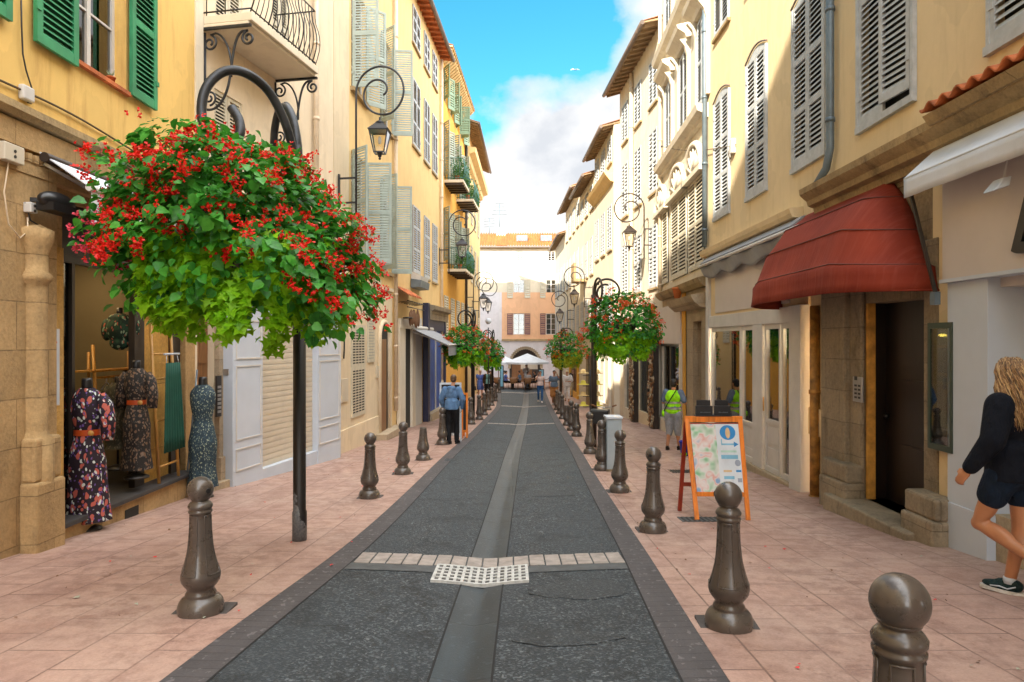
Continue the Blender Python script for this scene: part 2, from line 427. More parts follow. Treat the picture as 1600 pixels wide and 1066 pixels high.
def m_asphalt(name, base=.032, tint=(.78, 1.02, 1.22), speck=.85):
    m, nt, b = nm(name)
    v = pos(nt); vo = N(nt, 'ShaderNodeTexVoronoi', Scale=70.0); nt.links.new(v, vo.inputs['Vector'])
    n1 = noise(nt, v, .8, 6, .6); n2 = noise(nt, v, 140, 3, .7)
    rnd = N(nt, 'ShaderNodeSeparateColor'); nt.links.new(vo.outputs['Color'], rnd.inputs[0])
    c = mul(tint, base)
    col = ramp(nt, n1, [(.3, mul(c, .75)), (.7, mul(c, 1.45))])
    col = mix(nt, mathn(nt, 'MULTIPLY', ramp(nt, rnd.outputs[0], [(.62, 0.0), (1.0, 1.0)]), speck), col, (.17, .20, .22))
    col = mix(nt, .4, col, ramp(nt, n2, [(.35, mul(c, .3)), (.7, mul(c, 2.6))]))
    sp = noise(nt, pos(nt, (1.6, 1, 1)), 17, 2, .5)
    col = mix(nt, ramp(nt, sp, [(.66, 0.0), (.70, .6)]), col, (.20, .22, .23))
    col = mix(nt, ramp(nt, noise(nt, pos(nt, (1.6, .25, 1)), 1.3, 6, .6), [(.42, 0.0), (.62, .5)]), col, mul(c, 2.1))
    col = mix(nt, ramp(nt, noise(nt, v, 2.3, 6, .65), [(.55, 0.0), (.63, .5)]), col, mul(c, .35))
    crk = N(nt, 'ShaderNodeTexVoronoi', Scale=.55, feature='DISTANCE_TO_EDGE')
    dv = N(nt, 'ShaderNodeVectorMath', operation='ADD'); nt.links.new(v, dv.inputs[0])
    nn = N(nt, 'ShaderNodeTexNoise', Scale=2.5, Detail=6.0); nt.links.new(v, nn.inputs['Vector']); nt.links.new(nn.outputs['Color'], dv.inputs[1]); nt.links.new(dv.outputs[0], crk.inputs['Vector'])
    cm = mathn(nt, 'MULTIPLY', ramp(nt, crk.outputs['Distance'], [(0, 1.0), (.009, 0.0)]), ramp(nt, n1, [(.44, 0.0), (.5, .85)]))
    col = mix(nt, cm, col, (.006, .006, .006))
    nt.links.new(col, b.inputs['Base Color']); b.inputs['Roughness'].default_value = .68
    h = mathn(nt, 'ADD', n2, mathn(nt, 'MULTIPLY', vo.outputs['Distance'], 1.2))
    bump(nt, b, h, .8, .006); return m
def m_blocks(name, c, bw, bh, c2=None, rough=.7, swap=False, mort=.006, wear=.35):
    m, nt, b = nm(name)
    g_ = N(nt, 'ShaderNodeNewGeometry'); sx = N(nt, 'ShaderNodeSeparateXYZ'); nt.links.new(g_.outputs['Position'], sx.inputs[0])
    cb = N(nt, 'ShaderNodeCombineXYZ')
    nt.links.new(sx.outputs[1 if swap else 0], cb.inputs[0]); nt.links.new(sx.outputs[0 if swap else 1], cb.inputs[1])
    br = N(nt, 'ShaderNodeTexBrick'); nt.links.new(cb.outputs[0], br.inputs['Vector'])
    br.inputs['Scale'].default_value = 1; br.inputs['Mortar Size'].default_value = mort; br.inputs['Mortar Smooth'].default_value = .2
    br.inputs['Brick Width'].default_value = bw; br.inputs['Row Height'].default_value = bh
    br.inputs['Color1'].default_value = c4(c); br.inputs['Color2'].default_value = c4(c2 or mul(c, .72)); br.inputs['Mortar'].default_value = c4(mul(c, .3))
    v = g_.outputs['Position']; n1 = noise(nt, pos(nt, (2.2, .45, 1)), 2.5, 6, .65); n2 = noise(nt, v, 70, 4, .7)
    col = mix(nt, ramp(nt, n1, [(.42, 0.0), (.66, wear)]), br.outputs[0], mul(c, 1.9))
    sp = noise(nt, pos(nt, (1.4, 1, 1)), 15, 2, .5)
    col = mix(nt, ramp(nt, sp, [(.63, 0.0), (.655, .6)]), col, mul(c, 3.4))
    col = mix(nt, .3, col, ramp(nt, n2, [(.3, mul(c, .5)), (.7, mul(c, 1.7))]))
    nt.links.new(col, b.inputs['Base Color']); b.inputs['Roughness'].default_value = rough
    bump(nt, b, mathn(nt, 'ADD', mathn(nt, 'MULTIPLY', br.outputs['Fac'], -1.5), mathn(nt, 'MULTIPLY', n2, .5)), .5, .006); return m
M['tiles'] = m_tiles()
M['asphalt'] = m_asphalt('asphalt', .020)
M['asphalt_patch'] = m_asphalt('asphalt_patch', .024, (.85, 1.02, 1.15), .45)
M['kerb'] = m_blocks('kerb_setts', (.060, .054, .056), 50, .115, rough=.7)
M['channel'] = m_blocks('channel_slabs', (.020, .028, .034), 50, .95, (.013, .019, .024), rough=.42, mort=.014, wear=.7)
M['band'] = m_paint('band_stone', (.31, .27, .24), .8, var=.22, scale=9, bmp=.4)
M['band_grey'] = m_paint('band_grey', (.075, .08, .082), .8, var=.2, scale=9, bmp=.4)
M['earth'] = m_paint('earth', (.22, .18, .15), .9, var=.2)

def drange(a, b, fine=.4):
    out = []; d = a
    while d < b: out.append(d); d += fine if d < 20 else fine * 2.5
    out.append(b); return out
def strip(name, f1, f2, d0, d1, mat, dz=0.0, nx=4, hf=G):
    mb = MB(); ds = drange(d0, d1)
    def fn(a, t):
        i = int(round(a * (len(ds) - 1))); y = ds[i]
        x = f1(y) + (f2(y) - f1(y)) * t
        return (x, y, hf(x, y) + dz)
    mb.grid(fn, len(ds) - 1, nx, smooth=True)
    o = mb.build(name, mat, fix=False); me = o.data
    if len(me.polygons) and me.polygons[0].normal.z < 0: me.flip_normals()
    return tag(o, kind='structure')
KW = .25
# the ground sheet reaches the horizon in every direction
mb = MB(); ys = [-300, -60, -30, -10, 0, 5, 10, 15, 20, 28, 38, 48, 56, 70, 150, 400, 900]
for i in range(len(ys) - 1):
    mb.quad((-600, ys[i], g(ys[i]) - .14), (600, ys[i], g(ys[i]) - .14), (600, ys[i+1], g(ys[i+1]) - .14), (-600, ys[i+1], g(ys[i+1]) - .14))
tag(mb.build('ground', M['earth'], fix=False), kind='structure')
flat = lambda x, y: g(y)
strip('pavement', lambda y: -14, lambda y: kl(y), -24, 52, M['tiles'], hf=flat)
strip('pavement', lambda y: kr(y), lambda y: 14, -24, 52, M['tiles'], hf=flat)
strip('kerb_strip', lambda y: kl(y), lambda y: kl(y) + KW, -24, 52, M['kerb'], nx=2, dz=-.001)
strip('kerb_strip', lambda y: kr(y) - KW, lambda y: kr(y), -24, 52, M['kerb'], nx=2, dz=-.001)
CW = .175
strip('road', lambda y: kl(y) + KW, lambda y: kc(y) - CW, -24, 52, M['asphalt'], nx=4)
strip('road', lambda y: kc(y) + CW, lambda y: kr(y) - KW, -24, 52, M['asphalt'], nx=4)
mb = MB(); ds = drange(-24, 52)
mb.grid(lambda a, t: (lambda y: (kc(y) - CW + 2 * CW * t, y, G(kc(y) - CW + 2 * CW * t, y) - .014 * (1 - abs(2 * t - 1))))(ds[int(round(a * (len(ds) - 1)))]), len(ds) - 1, 6)
o = mb.build('gutter_channel', M['channel'], fix=False)
if o.data.polygons[0].normal.z < 0: o.data.flip_normals()
tag(o, kind='structure')
strip('plaza_paving', lambda y: -30, lambda y: 30, 52, 64, M['tiles'], hf=flat)

M['seam'] = m_paint('seam_dark', (.008, .008, .009), .8, bmp=0)
for f_ in (lambda y: kc(y) - CW, lambda y: kc(y) + CW, lambda y: kl(y) + KW, lambda y: kr(y) - KW):
    strip('road_seam', lambda y: f_(y) - .007, lambda y: f_(y) + .007, -5, 51.9, M['seam'], nx=1, dz=.0025)
# white stone bands laid across the road
def band(y0, y1, n, mat, seed=0, dz=.004):
    rr = random.Random(seed); mb = MB()
    ym = (y0 + y1) / 2; xa = kl(ym) + KW + .01; xb = kr(ym) - KW - .01; w = (xb - xa) / n
    for i in range(n):
        a = xa + w * i + .006; b = xa + w * (i + 1) - .006; j = rr.uniform(-.012, .012); hz = rr.uniform(.0, .006)
        p = [(a, y0 + j, 0), (b, y0 + j, 0), (b, y1 + j, 0), (a, y1 + j, 0)]
        lo = [(x, y, G(x, y) - .03) for x, y, _ in p]; hi = [(x, y, G(x, y) + dz + hz) for x, y, _ in p]
        mb.hexa(lo + hi)
    o = mb.build('road_band', mat, bevel=.006 if y0 < 8 else 0)
    return tag(o, kind='structure')
band(6.27, 6.67, 17, M['band'], 1)
strip('road_band', lambda y: kl(y) + KW + .01, lambda y: kr(y) - KW - .01, 6.02, 6.24, M['band_grey'], dz=.006, nx=8)
for yy, wd in ((24.3, .3), (34.6, .4), (46.5, .5)):
    band(yy, yy + wd, 12, M['band'], int(yy))
def patch(cx, cy, rx, ry, seed, mat):
    rr = random.Random(seed); mb = MB(); n = 22; ps = []
    for i in range(n):
        a = 2 * math.pi * i / n; k = rr.uniform(.8, 1.08); x = cx + rx * k * math.cos(a); y = cy + ry * k * math.sin(a)
        ps.append((x, y, G(x, y) + .004))
    ps.append((cx, cy, G(cx, cy) + .007))
    mb.add(ps, [(i, (i + 1) % n, n) for i in range(n)])
    tag(mb.build('road_patch', mat, fix=False), kind='structure')
patch(.55, 5.45, .42, .30, 3, M['asphalt_patch']); patch(.35, 4.35, .40, .14, 4, M['asphalt_patch'])
for (x0, x1, y0, y1) in ((.32, .95, 10.2, 10.75), (-1.42, -1.05, 14.3, 14.7), (.8, 1.25, 18, 18.5)):
    mb = MB(); mb.grid(lambda a, t: (x0 + (x1 - x0) * a, y0 + (y1 - y0) * t, G(x0 + (x1 - x0) * a, y0 + (y1 - y0) * t) + .005), 4, 2)
    tag(mb.build('road_patch', M['asphalt_patch'], fix=False), kind='structure')
for o in [o for o in COL.objects if o.name.startswith('road_patch')]:
    if o.data.polygons[0].normal.z < 0: o.data.flip_normals()
# small slabs the bollards stand on are made with the bollards

# ---------------------------------------------------------------- drain grate
t = thing('drain_grate', 'pale perforated metal drain grate in the middle of the road by the white band', 'drain grate', (-.26, 5.8, G(-.26, 5.8)))
gx0, gx1, gy0, gy1 = -.67, .13, 5.72, 6.24
def gz_(x, y): return G(x, y) + .022
mb = MB(); nc, nr = 13, 5
xs = [gx0 + (gx1 - gx0) * i / nc for i in range(nc + 1)]; ysg = [gy0 + (gy1 - gy0) * j / nr for j in range(nr + 1)]
hw = .0125
for x in xs: mb.hexa([(x-hw, gy0-hw, gz_(x, gy0)-.03), (x+hw, gy0-hw, gz_(x, gy0)-.03), (x+hw, gy1+hw, gz_(x, gy1)-.03), (x-hw, gy1+hw, gz_(x, gy1)-.03),
                      (x-hw, gy0-hw, gz_(x, gy0)), (x+hw, gy0-hw, gz_(x, gy0)), (x+hw, gy1+hw, gz_(x, gy1)), (x-hw, gy1+hw, gz_(x, gy1))])
for y in ysg:
    for i in range(nc):
        a, b = xs[i] + hw, xs[i + 1] - hw; za, zb = gz_(xs[i], y), gz_(xs[i + 1], y)
        mb.hexa([(a, y-hw, za-.03), (b, y-hw, zb-.03), (b, y+hw, zb-.03), (a, y+hw, za-.03), (a, y-hw, za), (b, y-hw, zb), (b, y+hw, zb), (a, y+hw, za)])
M['grate'] = m_paint('grate', (.50, .50, .48), .55, .1, var=.2, scale=20, bmp=.4)
mb.build('grate_bars', M['grate'], t)
mb = MB(); mb.grid(lambda a, b: (gx0 + (gx1 - gx0) * a, gy0 + (gy1 - gy0) * b, G(gx0 + (gx1 - gx0) * a, gy0 + (gy1 - gy0) * b) + .012), 8, 2)
o = mb.build('pit', M['dark_void'], t, fix=False)
if o.data.polygons[0].normal.z < 0: o.data.flip_normals()
# drain gratings in the right pavement
for (x0, x1, y0, y1, lb) in ((2.95, 3.55, 12.55, 12.95, 'dark slotted drain grating in the right pavement near the man in the yellow vest'),
                             (2.05, 2.75, 8.2, 8.5, 'worn metal service cover in the pavement behind the orange sandwich board')):
    t = thing('pavement_grating', lb, 'grating', ((x0+x1)/2, (y0+y1)/2, g((y0+y1)/2)))
    mb = MB(); n = 12
    for i in range(n):
        a = x0 + (x1 - x0) * i / n
        mb.hexa([(a, y0, g(y0)-.02), (a + .028, y0, g(y0)-.02), (a + .028, y1, g(y1)-.02), (a, y1, g(y1)-.02), (a, y0, g(y0)+.007), (a + .028, y0, g(y0)+.007), (a + .028, y1, g(y1)+.007), (a, y1, g(y1)+.007)])
    mb.build('slotted_bars', M['dark_metal'] if y0 > 10 else M['band_grey'], t)
    mb = MB(); mb.quad((x0, y0, g(y0)+.003), (x1, y0, g(y0)+.003), (x1, y1, g(y1)+.003), (x0, y1, g(y1)+.003)); mb.build('pit', M['dark_void'], t, fix=False)

# fallen petals and scraps
mb = MB(); rr = random.Random(11)
def scrap(x, y, r, mi):
    n = 5; a0 = rr.uniform(0, 6); z = G(x, y) + .006
    vs = [(x + r * rr.uniform(.5, 1.1) * math.cos(a0 + 2 * math.pi * i / n), y + r * rr.uniform(.5, 1.1) * math.sin(a0 + 2 * math.pi * i / n), z + rr.uniform(0, .012)) for i in range(n)]
    mb.add(vs, [tuple(range(n))], mi)
for i in range(150):
    y = rr.uniform(3.4, 16); s_ = rr.random()
    x = rr.uniform(-4.7, kl(y)) if s_ < .5 else rr.uniform(kr(y), 4.3)
    scrap(x, y, rr.uniform(.008, .02), rr.choice([0, 1, 1, 1, 2]))
for px, py, r in ((242, 872, .02), (518, 884, .024), (1246, 1046, .016), (1249, 1042, .010), (392, 900, .014), (550, 848, .016), (1196, 855, .02), (1226, 860, .02), (120, 935, .03)):
    D = 3.4
    while D < 20 and (533 - py) / F * D + CZ > g(D): D += .01
    scrap((px - 800) / F * D, D, r, 0 if px != 120 else 2)
M['petal'] = m_paint('petal', (.62, .02, .02), .6, bmp=0); M['scrap_brown'] = m_paint('scrap_brown', (.16, .08, .04), .8, bmp=0); M['scrap_pale'] = m_paint('scrap_pale', (.35, .36, .28), .8, bmp=0)
tag(mb.build('fallen_litter', [M['petal'], M['scrap_brown'], M['scrap_pale']], fix=False), 'red petals and dry leaf scraps lying on the pavement tiles', 'litter', kind='stuff')

# ================================================================ sky, sun, camera
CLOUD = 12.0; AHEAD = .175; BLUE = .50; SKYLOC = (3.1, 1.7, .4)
SUN = Vector((.757, 1.82, -1.06)).normalized()
el = math.asin(-SUN.z); az = math.atan2(-SUN.x, -SUN.y)    # direction towards the sun, measured from +Y to +X
w = bpy.data.worlds.new('World'); scene.world = w; w.use_nodes = True
nt = w.node_tree; bg = nt.nodes['Background']; bg.inputs[1].default_value = .15
sky = N(nt, 'ShaderNodeTexSky', sky_type='NISHITA', sun_disc=False); sky.sun_elevation = el; sky.sun_rotation = az
sky.air_density = 1.0; sky.dust_density = .6; sky.ozone_density = 3.0
tc = N(nt, 'ShaderNodeTexCoord')
hs = N(nt, 'ShaderNodeHueSaturation', Hue=.462, Saturation=1.3, Value=BLUE); nt.links.new(sky.outputs[0], hs.inputs['Color'])
sep = N(nt, 'ShaderNodeSeparateXYZ'); nt.links.new(tc.outputs['Generated'], sep.inputs[0])
mp = N(nt, 'ShaderNodeMapping'); nt.links.new(tc.outputs['Generated'], mp.inputs[0]); mp.inputs['Location'].default_value = SKYLOC; mp.inputs['Scale'].default_value = (1, 1, 1.35)
cn = noise(nt, mp.outputs[0], 3.6, 10, .50)
shade = noise(nt, mp.outputs[0], 6.5, 6, .55)
# clear blue gap high over the left roofs ahead, cloud everywhere else
gap = N(nt, 'ShaderNodeVectorMath', operation='DISTANCE'); nt.links.new(tc.outputs['Generated'], gap.inputs[0]); gap.inputs[1].default_value = Vector((.02, .86, .53)).normalized()
bias = mathn(nt, 'SUBTRACT', mathn(nt, 'MINIMUM', gap.outputs['Value'], .42), .235)
bias = mathn(nt, 'ADD', bias, mathn(nt, 'MULTIPLY', sep.outputs[0], 1.3))
fac = mathn(nt, 'ADD', cn, mathn(nt, 'MULTIPLY', bias, .55))
mask = ramp(nt, fac, [(.46, 0.0), (.50, .55), (.56, 1.0)])
cgr = ramp(nt, shade, [(.38, (.72, .75, .80)), (.49, (.90, .91, .93)), (.57, (1, .985, .96))])
# unseen sky overhead and behind is brightened to light the shaded street, ahead dimmed
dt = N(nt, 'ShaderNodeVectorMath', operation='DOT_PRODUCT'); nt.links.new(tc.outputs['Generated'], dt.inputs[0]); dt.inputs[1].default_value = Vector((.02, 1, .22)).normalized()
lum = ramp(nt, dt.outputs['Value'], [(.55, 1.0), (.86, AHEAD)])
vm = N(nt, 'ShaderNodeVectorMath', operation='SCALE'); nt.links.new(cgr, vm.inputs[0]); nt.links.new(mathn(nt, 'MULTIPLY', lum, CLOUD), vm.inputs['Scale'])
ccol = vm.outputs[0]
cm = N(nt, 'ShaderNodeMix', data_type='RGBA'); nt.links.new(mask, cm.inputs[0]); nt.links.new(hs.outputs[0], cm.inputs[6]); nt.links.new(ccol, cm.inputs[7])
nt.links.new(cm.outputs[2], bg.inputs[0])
sl = bpy.data.lights.new('sun', 'SUN'); sl.energy = 3.9; sl.angle = R(.53); sl.color = (1, .90, .74)
so = bpy.data.objects.new('sun', sl); COL.objects.link(so); so.rotation_euler = SUN.to_track_quat('-Z', 'Y').to_euler(); so.location = (0, 0, 30)
cd = bpy.data.cameras.new('camera'); cam = bpy.data.objects.new('camera', cd); COL.objects.link(cam); scene.camera = cam
cd.sensor_width = 36; cd.lens = F / 1600 * 36; cd.clip_end = 2000; cd.clip_start = .05
cam.location = (0, 0, CZ); cam.rotation_euler = (R(90), 0, 0)
scene.view_settings.view_transform = 'Standard'; scene.view_settings.look = 'None'; scene.view_settings.exposure = 1.82; scene.view_settings.gamma = 1
scene.cycles.max_bounces = 8; scene.cycles.transparent_max_bounces = 16
# ================================================================ building kit
def shutter(fr, w, z0, z1, mat, parent, rails=(.5,), thick=.035, pitch=.05, fill=.62, back=None, stile=.06, label=None, arch=0, hinges=True, name='shutter'):
    """louvred leaf on a frame: u 0..w, centred on o=0"""
    mb = MB(); t = thick / 2
    mb.wb(fr, 0, stile, -t, t, z0, z1); mb.wb(fr, w - stile, w, -t, t, z0, z1)
    zs = [z0 + .10] + [z0 + (z1 - z0) * r for r in rails] + [z1 - .06]
    mb.wb(fr, stile, w - stile, -t * .92, t * .92, z0, z0 + .10); mb.wb(fr, stile, w - stile, -t * .92, t * .92, z1 - .06, z1)
    for r in rails: zc = z0 + (z1 - z0) * r; mb.wb(fr, stile, w - stile, -t * .92, t * .92, zc - .04, zc + .04)
    for i in range(len(zs) - 1):
        a = zs[i] + (.04 if i else 0); b = zs[i + 1] - (.04 if i < len(zs) - 2 else 0)
        n = max(1, int((b - a) / pitch)); p = (b - a) / n
        for k in range(n):
            z = a + p * k; u0, u1 = stile, w - stile; h = p * fill; q = .008
            P = fr.P
            mb.hexa([P(u0, t * .8, z), P(u1, t * .8, z), P(u1, -t * .8, z + h), P(u0, -t * .8, z + h),
                     P(u0, t * .8, z + q), P(u1, t * .8, z + q), P(u1, -t * .8, z + h + q), P(u0, -t * .8, z + h + q)])
    if hinges:
        for zz in (z0 + .35, z1 - .35): mb.wb(fr, -.02, .05, t, t + .012, zz - .03, zz + .03)
    s_ = mb.build(name, mat, parent, label)
    if back:
        mb = MB(); mb.wb(fr, stile, w - stile, -t * .95, -t * .85, z0 + .1, z1 - .06); mb.build('gap_shade_sheet', M[back], s_)  # added dark sheet paints the shade seen between the slats
    return s_

def sash(W, u0, u1, z0, z1, parent, mat, o=-.12, bars=(1, 3), name='window', glass='glass_dark'):
    mb = MB(); fw = .055
    mb.wb(W, u0, u0 + fw, o - .03, o + .03, z0, z1); mb.wb(W, u1 - fw, u1, o - .03, o + .03, z0, z1)
    mb.wb(W, u0 + fw, u1 - fw, o - .03, o + .03, z0, z0 + fw); mb.wb(W, u0 + fw, u1 - fw, o - .03, o + .03, z1 - fw, z1)
    for i in range(1, bars[0] + 1):
        u = u0 + (u1 - u0) * i / (bars[0] + 1); mb.wb(W, u - .035, u + .035, o - .027, o + .034, z0 + fw, z1 - fw)
    for j in range(1, bars[1] + 1):
        z = z0 + (z1 - z0) * j / (bars[1] + 1); mb.wb(W, u0 + fw, u1 - fw, o - .015, o + .024, z - .013, z + .013)
    f = mb.build(name, mat, parent)
    g2 = MB(); g2.wb(W, u0 + fw * .5, u1 - fw * .5, o - .006, o + .003, z0 + fw * .5, z1 - fw * .5)
    g2.build('pane', M[glass], f)
    return f

def facade(W, u0, u1, zb, zt, ops, mat, parent, depth=.22, name='wall', back=7.0, roof=True, side=True):
    """wall with real openings; ops = [(ua,ub,za,zb)]. Closed behind so that it casts a full shadow."""
    us = sorted({u0, u1} | {x for o in ops for x in o[:2]}); zs = sorted({zb, zt} | {x for o in ops for x in o[2:4]})
    us = [x for x in us if u0 <= x <= u1]; zs = [x for x in zs if zb <= x <= zt]
    mb = MB(); P = W.P
    inside = lambda u, z: any(o[0] < u < o[1] and o[2] < z < o[3] for o in ops)
    for i in range(len(us) - 1):
        for j in range(len(zs) - 1):
            if inside((us[i] + us[i+1]) / 2, (zs[j] + zs[j+1]) / 2): continue
            mb.quad(P(us[i], 0, zs[j]), P(us[i+1], 0, zs[j]), P(us[i+1], 0, zs[j+1]), P(us[i], 0, zs[j+1]))
    for (a, b, c, d) in [o[:4] for o in ops]:
        dd = depth
        mb.quad(P(a, 0, c), P(a, -dd, c), P(a, -dd, d), P(a, 0, d)); mb.quad(P(b, 0, c), P(b, -dd, c), P(b, -dd, d), P(b, 0, d))
        mb.quad(P(a, 0, c), P(b, 0, c), P(b, -dd, c), P(a, -dd, c)); mb.quad(P(a, 0, d), P(b, 0, d), P(b, -dd, d), P(a, -dd, d))
    if back:
        if side:
            mb.quad(P(u0, 0, zb), P(u0, -back, zb), P(u0, -back, zt), P(u0, 0, zt)); mb.quad(P(u1, 0, zb), P(u1, -back, zb), P(u1, -back, zt), P(u1, 0, zt))
        mb.quad(P(u0, -back, zb), P(u1, -back, zb), P(u1, -back, zt), P(u0, -back, zt))
        if roof: mb.quad(P(u0, 0, zt), P(u1, 0, zt), P(u1, -back, zt), P(u0, -back, zt))
    return mb.build(name, mat, parent, fix=False)
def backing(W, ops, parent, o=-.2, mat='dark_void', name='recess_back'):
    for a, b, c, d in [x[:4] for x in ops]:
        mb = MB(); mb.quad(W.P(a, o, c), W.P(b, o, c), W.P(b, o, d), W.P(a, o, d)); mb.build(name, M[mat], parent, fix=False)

def closed_window(W, u0, u1, z0, z1, mat, parent, rails=(.5,), pitch=.05, sill='stone_cornice', o=.0, surround=None, ajar=0):
    w = (u1 - u0) / 2 - .004
    shutter(Fr(W.P(u0, o, 0)[:2], W.d, W.n), w, z0, z1, mat, parent, rails, pitch=pitch)
    o2 = Fr(W.P(u1, o, 0)[:2], -W.d, W.n)
    shutter(o2, w, z0, z1, mat, parent, rails, pitch=pitch)
    if sill:
        mb = MB(); mb.wb(W, u0 - .08, u1 + .08, -.02, .07, z0 - .07, z0 - .004); mb.build('sill', M[sill], parent)
def open_leaf(W, u, z0, z1, w, ang, mat, parent, inward=-1, rails=(.5,), pitch=.065, label=None, folded=False):
    """leaf hinged at u, ang degrees out of the wall; inward -1: hinge on the near jamb, +1: far jamb"""
    a = R(ang); d = (W.d * (inward * math.cos(a)) + W.n * math.sin(a))
    n = Vector((-d.y, d.x));
    if n.y > 0: n = -n
    return shutter(Fr(W.P(u, .03, 0)[:2], d, n), w, z0, z1, mat, parent, rails, pitch=pitch, label=label, fill=.7)
def cornice(W, u0, u1, z, prof, mat, parent, name='cornice', label=None):
    mb = MB(); mb.ext(W, [(o, z + h) for o, h in prof], u0, u1); return mb.build(name, mat, parent, label)
CPROF = [(-.05, 0), (.05, 0), (.08, .06), (.16, .10), (.20, .17), (.28, .20), (.30, .28), (-.05, .31)]
def pipe(W, u, z0, z1, r, mat, parent, o=.09, foot=None, name='downpipe'):
    mb = MB(); pts = [W.P(u, o, z1), W.P(u, o, z0)]
    if foot: pts += [W.P(u + f[0], o + f[1], z0 - f[2]) for f in foot]
    mb.tube(pts, r, 12)
    z = z0 + .4
    while z < z1:
        mb.tube([W.P(u, o, z - .03), W.P(u, o, z + .03)], r * 1.22, 12); z += 1.55
    return mb.build(name, mat, parent)
def eave(W, u0, u1, z, out, parent, slope=.12, th=.10, mat_top='roof_tile', mat_under='soffit', rafters=True, gutter=True):
    """overhanging roof edge with soffit boards, rafters and a gutter"""
    mb = MB(); mb.ext(W, [(-.3, z + .02), (out, z - slope), (out, z - slope + .05), (-.3, z + .09)], u0, u1)
    s_ = mb.build('soffit', M[mat_under], parent)
    if rafters:
        mb = MB(); u = u0 + .15
        while u < u1 - .1:
            mb.ext(W, [(0, z - .10), (out * .9, z - slope - .09), (out * .9, z - slope + .0), (0, z + .01)], u, u + .09); u += .42
        mb.build('rafter_ends', M[mat_under], parent)
    if gutter:
        mb = MB(); mb.tube([W.P(u0, out + .05, z - slope + .02), W.P(u1, out + .05, z - slope + .02)], .075, 10); mb.build('gutter', M['gutter'], parent)
    mb = MB(); n = int((u1 - u0) / .2); D_ = 3.0
    def fn(a, t):
        u = u0 + (u1 - u0) * a; o = out + .02 - (D_) * t
        return W.P(u, o, z - slope + .07 + (out - o) * .32 + .04 * math.sin(a * n * 2 * math.pi))
    mb.grid(fn, n * 4, 3); mb.build('roof', M[mat_top], parent, fix=False)

# wall lines, near end first (eye at x=0, y=0; the street runs along +y)
WR = Wall((4.47, 0), (4.60, 16.0), 1)
WR2 = Wall((4.60, 16.0), (4.85, 22.0), 1)
WR3 = Wall((4.85, 22.0), (4.50, 28.5), 1)
WR4 = Wall((4.25, 28.5), (3.95, 39.5), 1)
WR5 = Wall((3.95, 39.5), (3.60, 57.0), 1)
WL = Wall((-4.85, 0), (-4.85, 10.45), -1)
WL1 = Wall((-4.85, 10.45), (-3.95, 15.1), -1)
WL2 = Wall((-3.95, 15.1), (-3.00, 29.2), -1)
WL3 = Wall((-3.00, 29.2), (-2.55, 37.0), -1)
WL4 = Wall((-2.55, 37.0), (-2.25, 48.0), -1)

def pxs(W, pxa, pxb, o=0): return W.pu(pxa, o), W.pu(pxb, o)
# ================================================================ LEFT: yellow corner building with the dress shop
M['gap_shade_green'] = m_paint('gap_shade_green', (.012, .10, .05), .7)  # darker green standing in for shade in the slat gaps
B = thing('yellow_building', 'golden yellow building with open green shutters above the sandstone dress shop front', 'building', (-4.85, 5, g(5)))
zS = -.42    # shop floor
wu0, wu1 = pxs(WL, 112, 195)
wu1 += .02
ops = [(wu0, wu1, 4.62, 6.9), (4.55, 5.6, 4.62, 6.9)]
facade(WL, -2, 10.45, 3.8, 9.4, ops, M['plaster_yellow'], B, back=7)
sash(WL, wu0, wu1, 4.62, 6.9, B, M['white_paint'], o=-.17, bars=(1, 2))
sash(WL, 4.55, 5.6, 4.62, 6.9, B, M['white_paint'], o=-.17, bars=(1, 2))
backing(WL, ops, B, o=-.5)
mb = MB()
for a, b in ((wu0, wu1), (4.55, 5.6)): mb.wb(WL, a - .06, b + .04, -.15, .06, 4.575, 4.622)
mb.build('window_sill', M['terracotta'], B)
def flat_leaf(ua, ub, z0, z1, o=.05, flip=False):
    w = ub - ua
    shutter(Fr(WL.P(ua if not flip else ub, o, 0)[:2], WL.d if not flip else -WL.d, WL.n), w, z0, z1, M['shutter_green'], B, (.42, .8), thick=.045, pitch=.062, stile=.085, back='gap_shade_green')
flat_leaf(*pxs(WL, 46, 112), 4.52, 6.88, .06); flat_leaf(wu1 + .01, WL.pu(237), 4.60, 6.88, .06, True)
flat_leaf(5.62, WL.pu(7), 4.55, 6.88, .06, True)
# corbelled cornice line between plaster and stone
for (z, pr, mt) in ((3.66, [(0, 0), (.10, .0), (.15, .05), (.15, .12), (.02, .16), (0, .16)], 'stone_cornice'),):
    cornice(WL, -2, 10.4, z, pr, M[mt], B, 'string_course')
# stone shop front: entablature, dentils, piers
fru = [(pxs(WL, 97, 290)[0], pxs(WL, 97, 290)[1], zS, 3.02), (10.5 - .0, 10.9, zS, 2.6)]
du0, du1 = fru[0][0], fru[0][1]
mb = MB(); mb.wb(WL, -2, du0, -.35, 0, -1.2, 3.665); mb.wb(WL, du1, 10.45, -.35, 0, -1.2, 3.665); mb.wb(WL, du0, du1, -.35, 0, 3.02, 3.665)
mb.build('shop_front', M['stone_plain'], B)
mb = MB(); mb.wb(WL, -2, 7.15, 0.001, .09, -1.2, 3.15)
mb.build('corner_pier', M['stone_warm'], B, bevel=.015)
mb = MB(); mb.wb(WL, -2, 10.4, 0, .06, 3.40, 3.64); mb.wb(WL, -2, 10.4, 0, .10, 3.14, 3.24)
u = -1.9
while u < 10.3: mb.wb(WL, u, u + .052, .06, .105, 3.27, 3.35); u += .10
mb.build('dentil_cornice', M['stone_warm'], B)
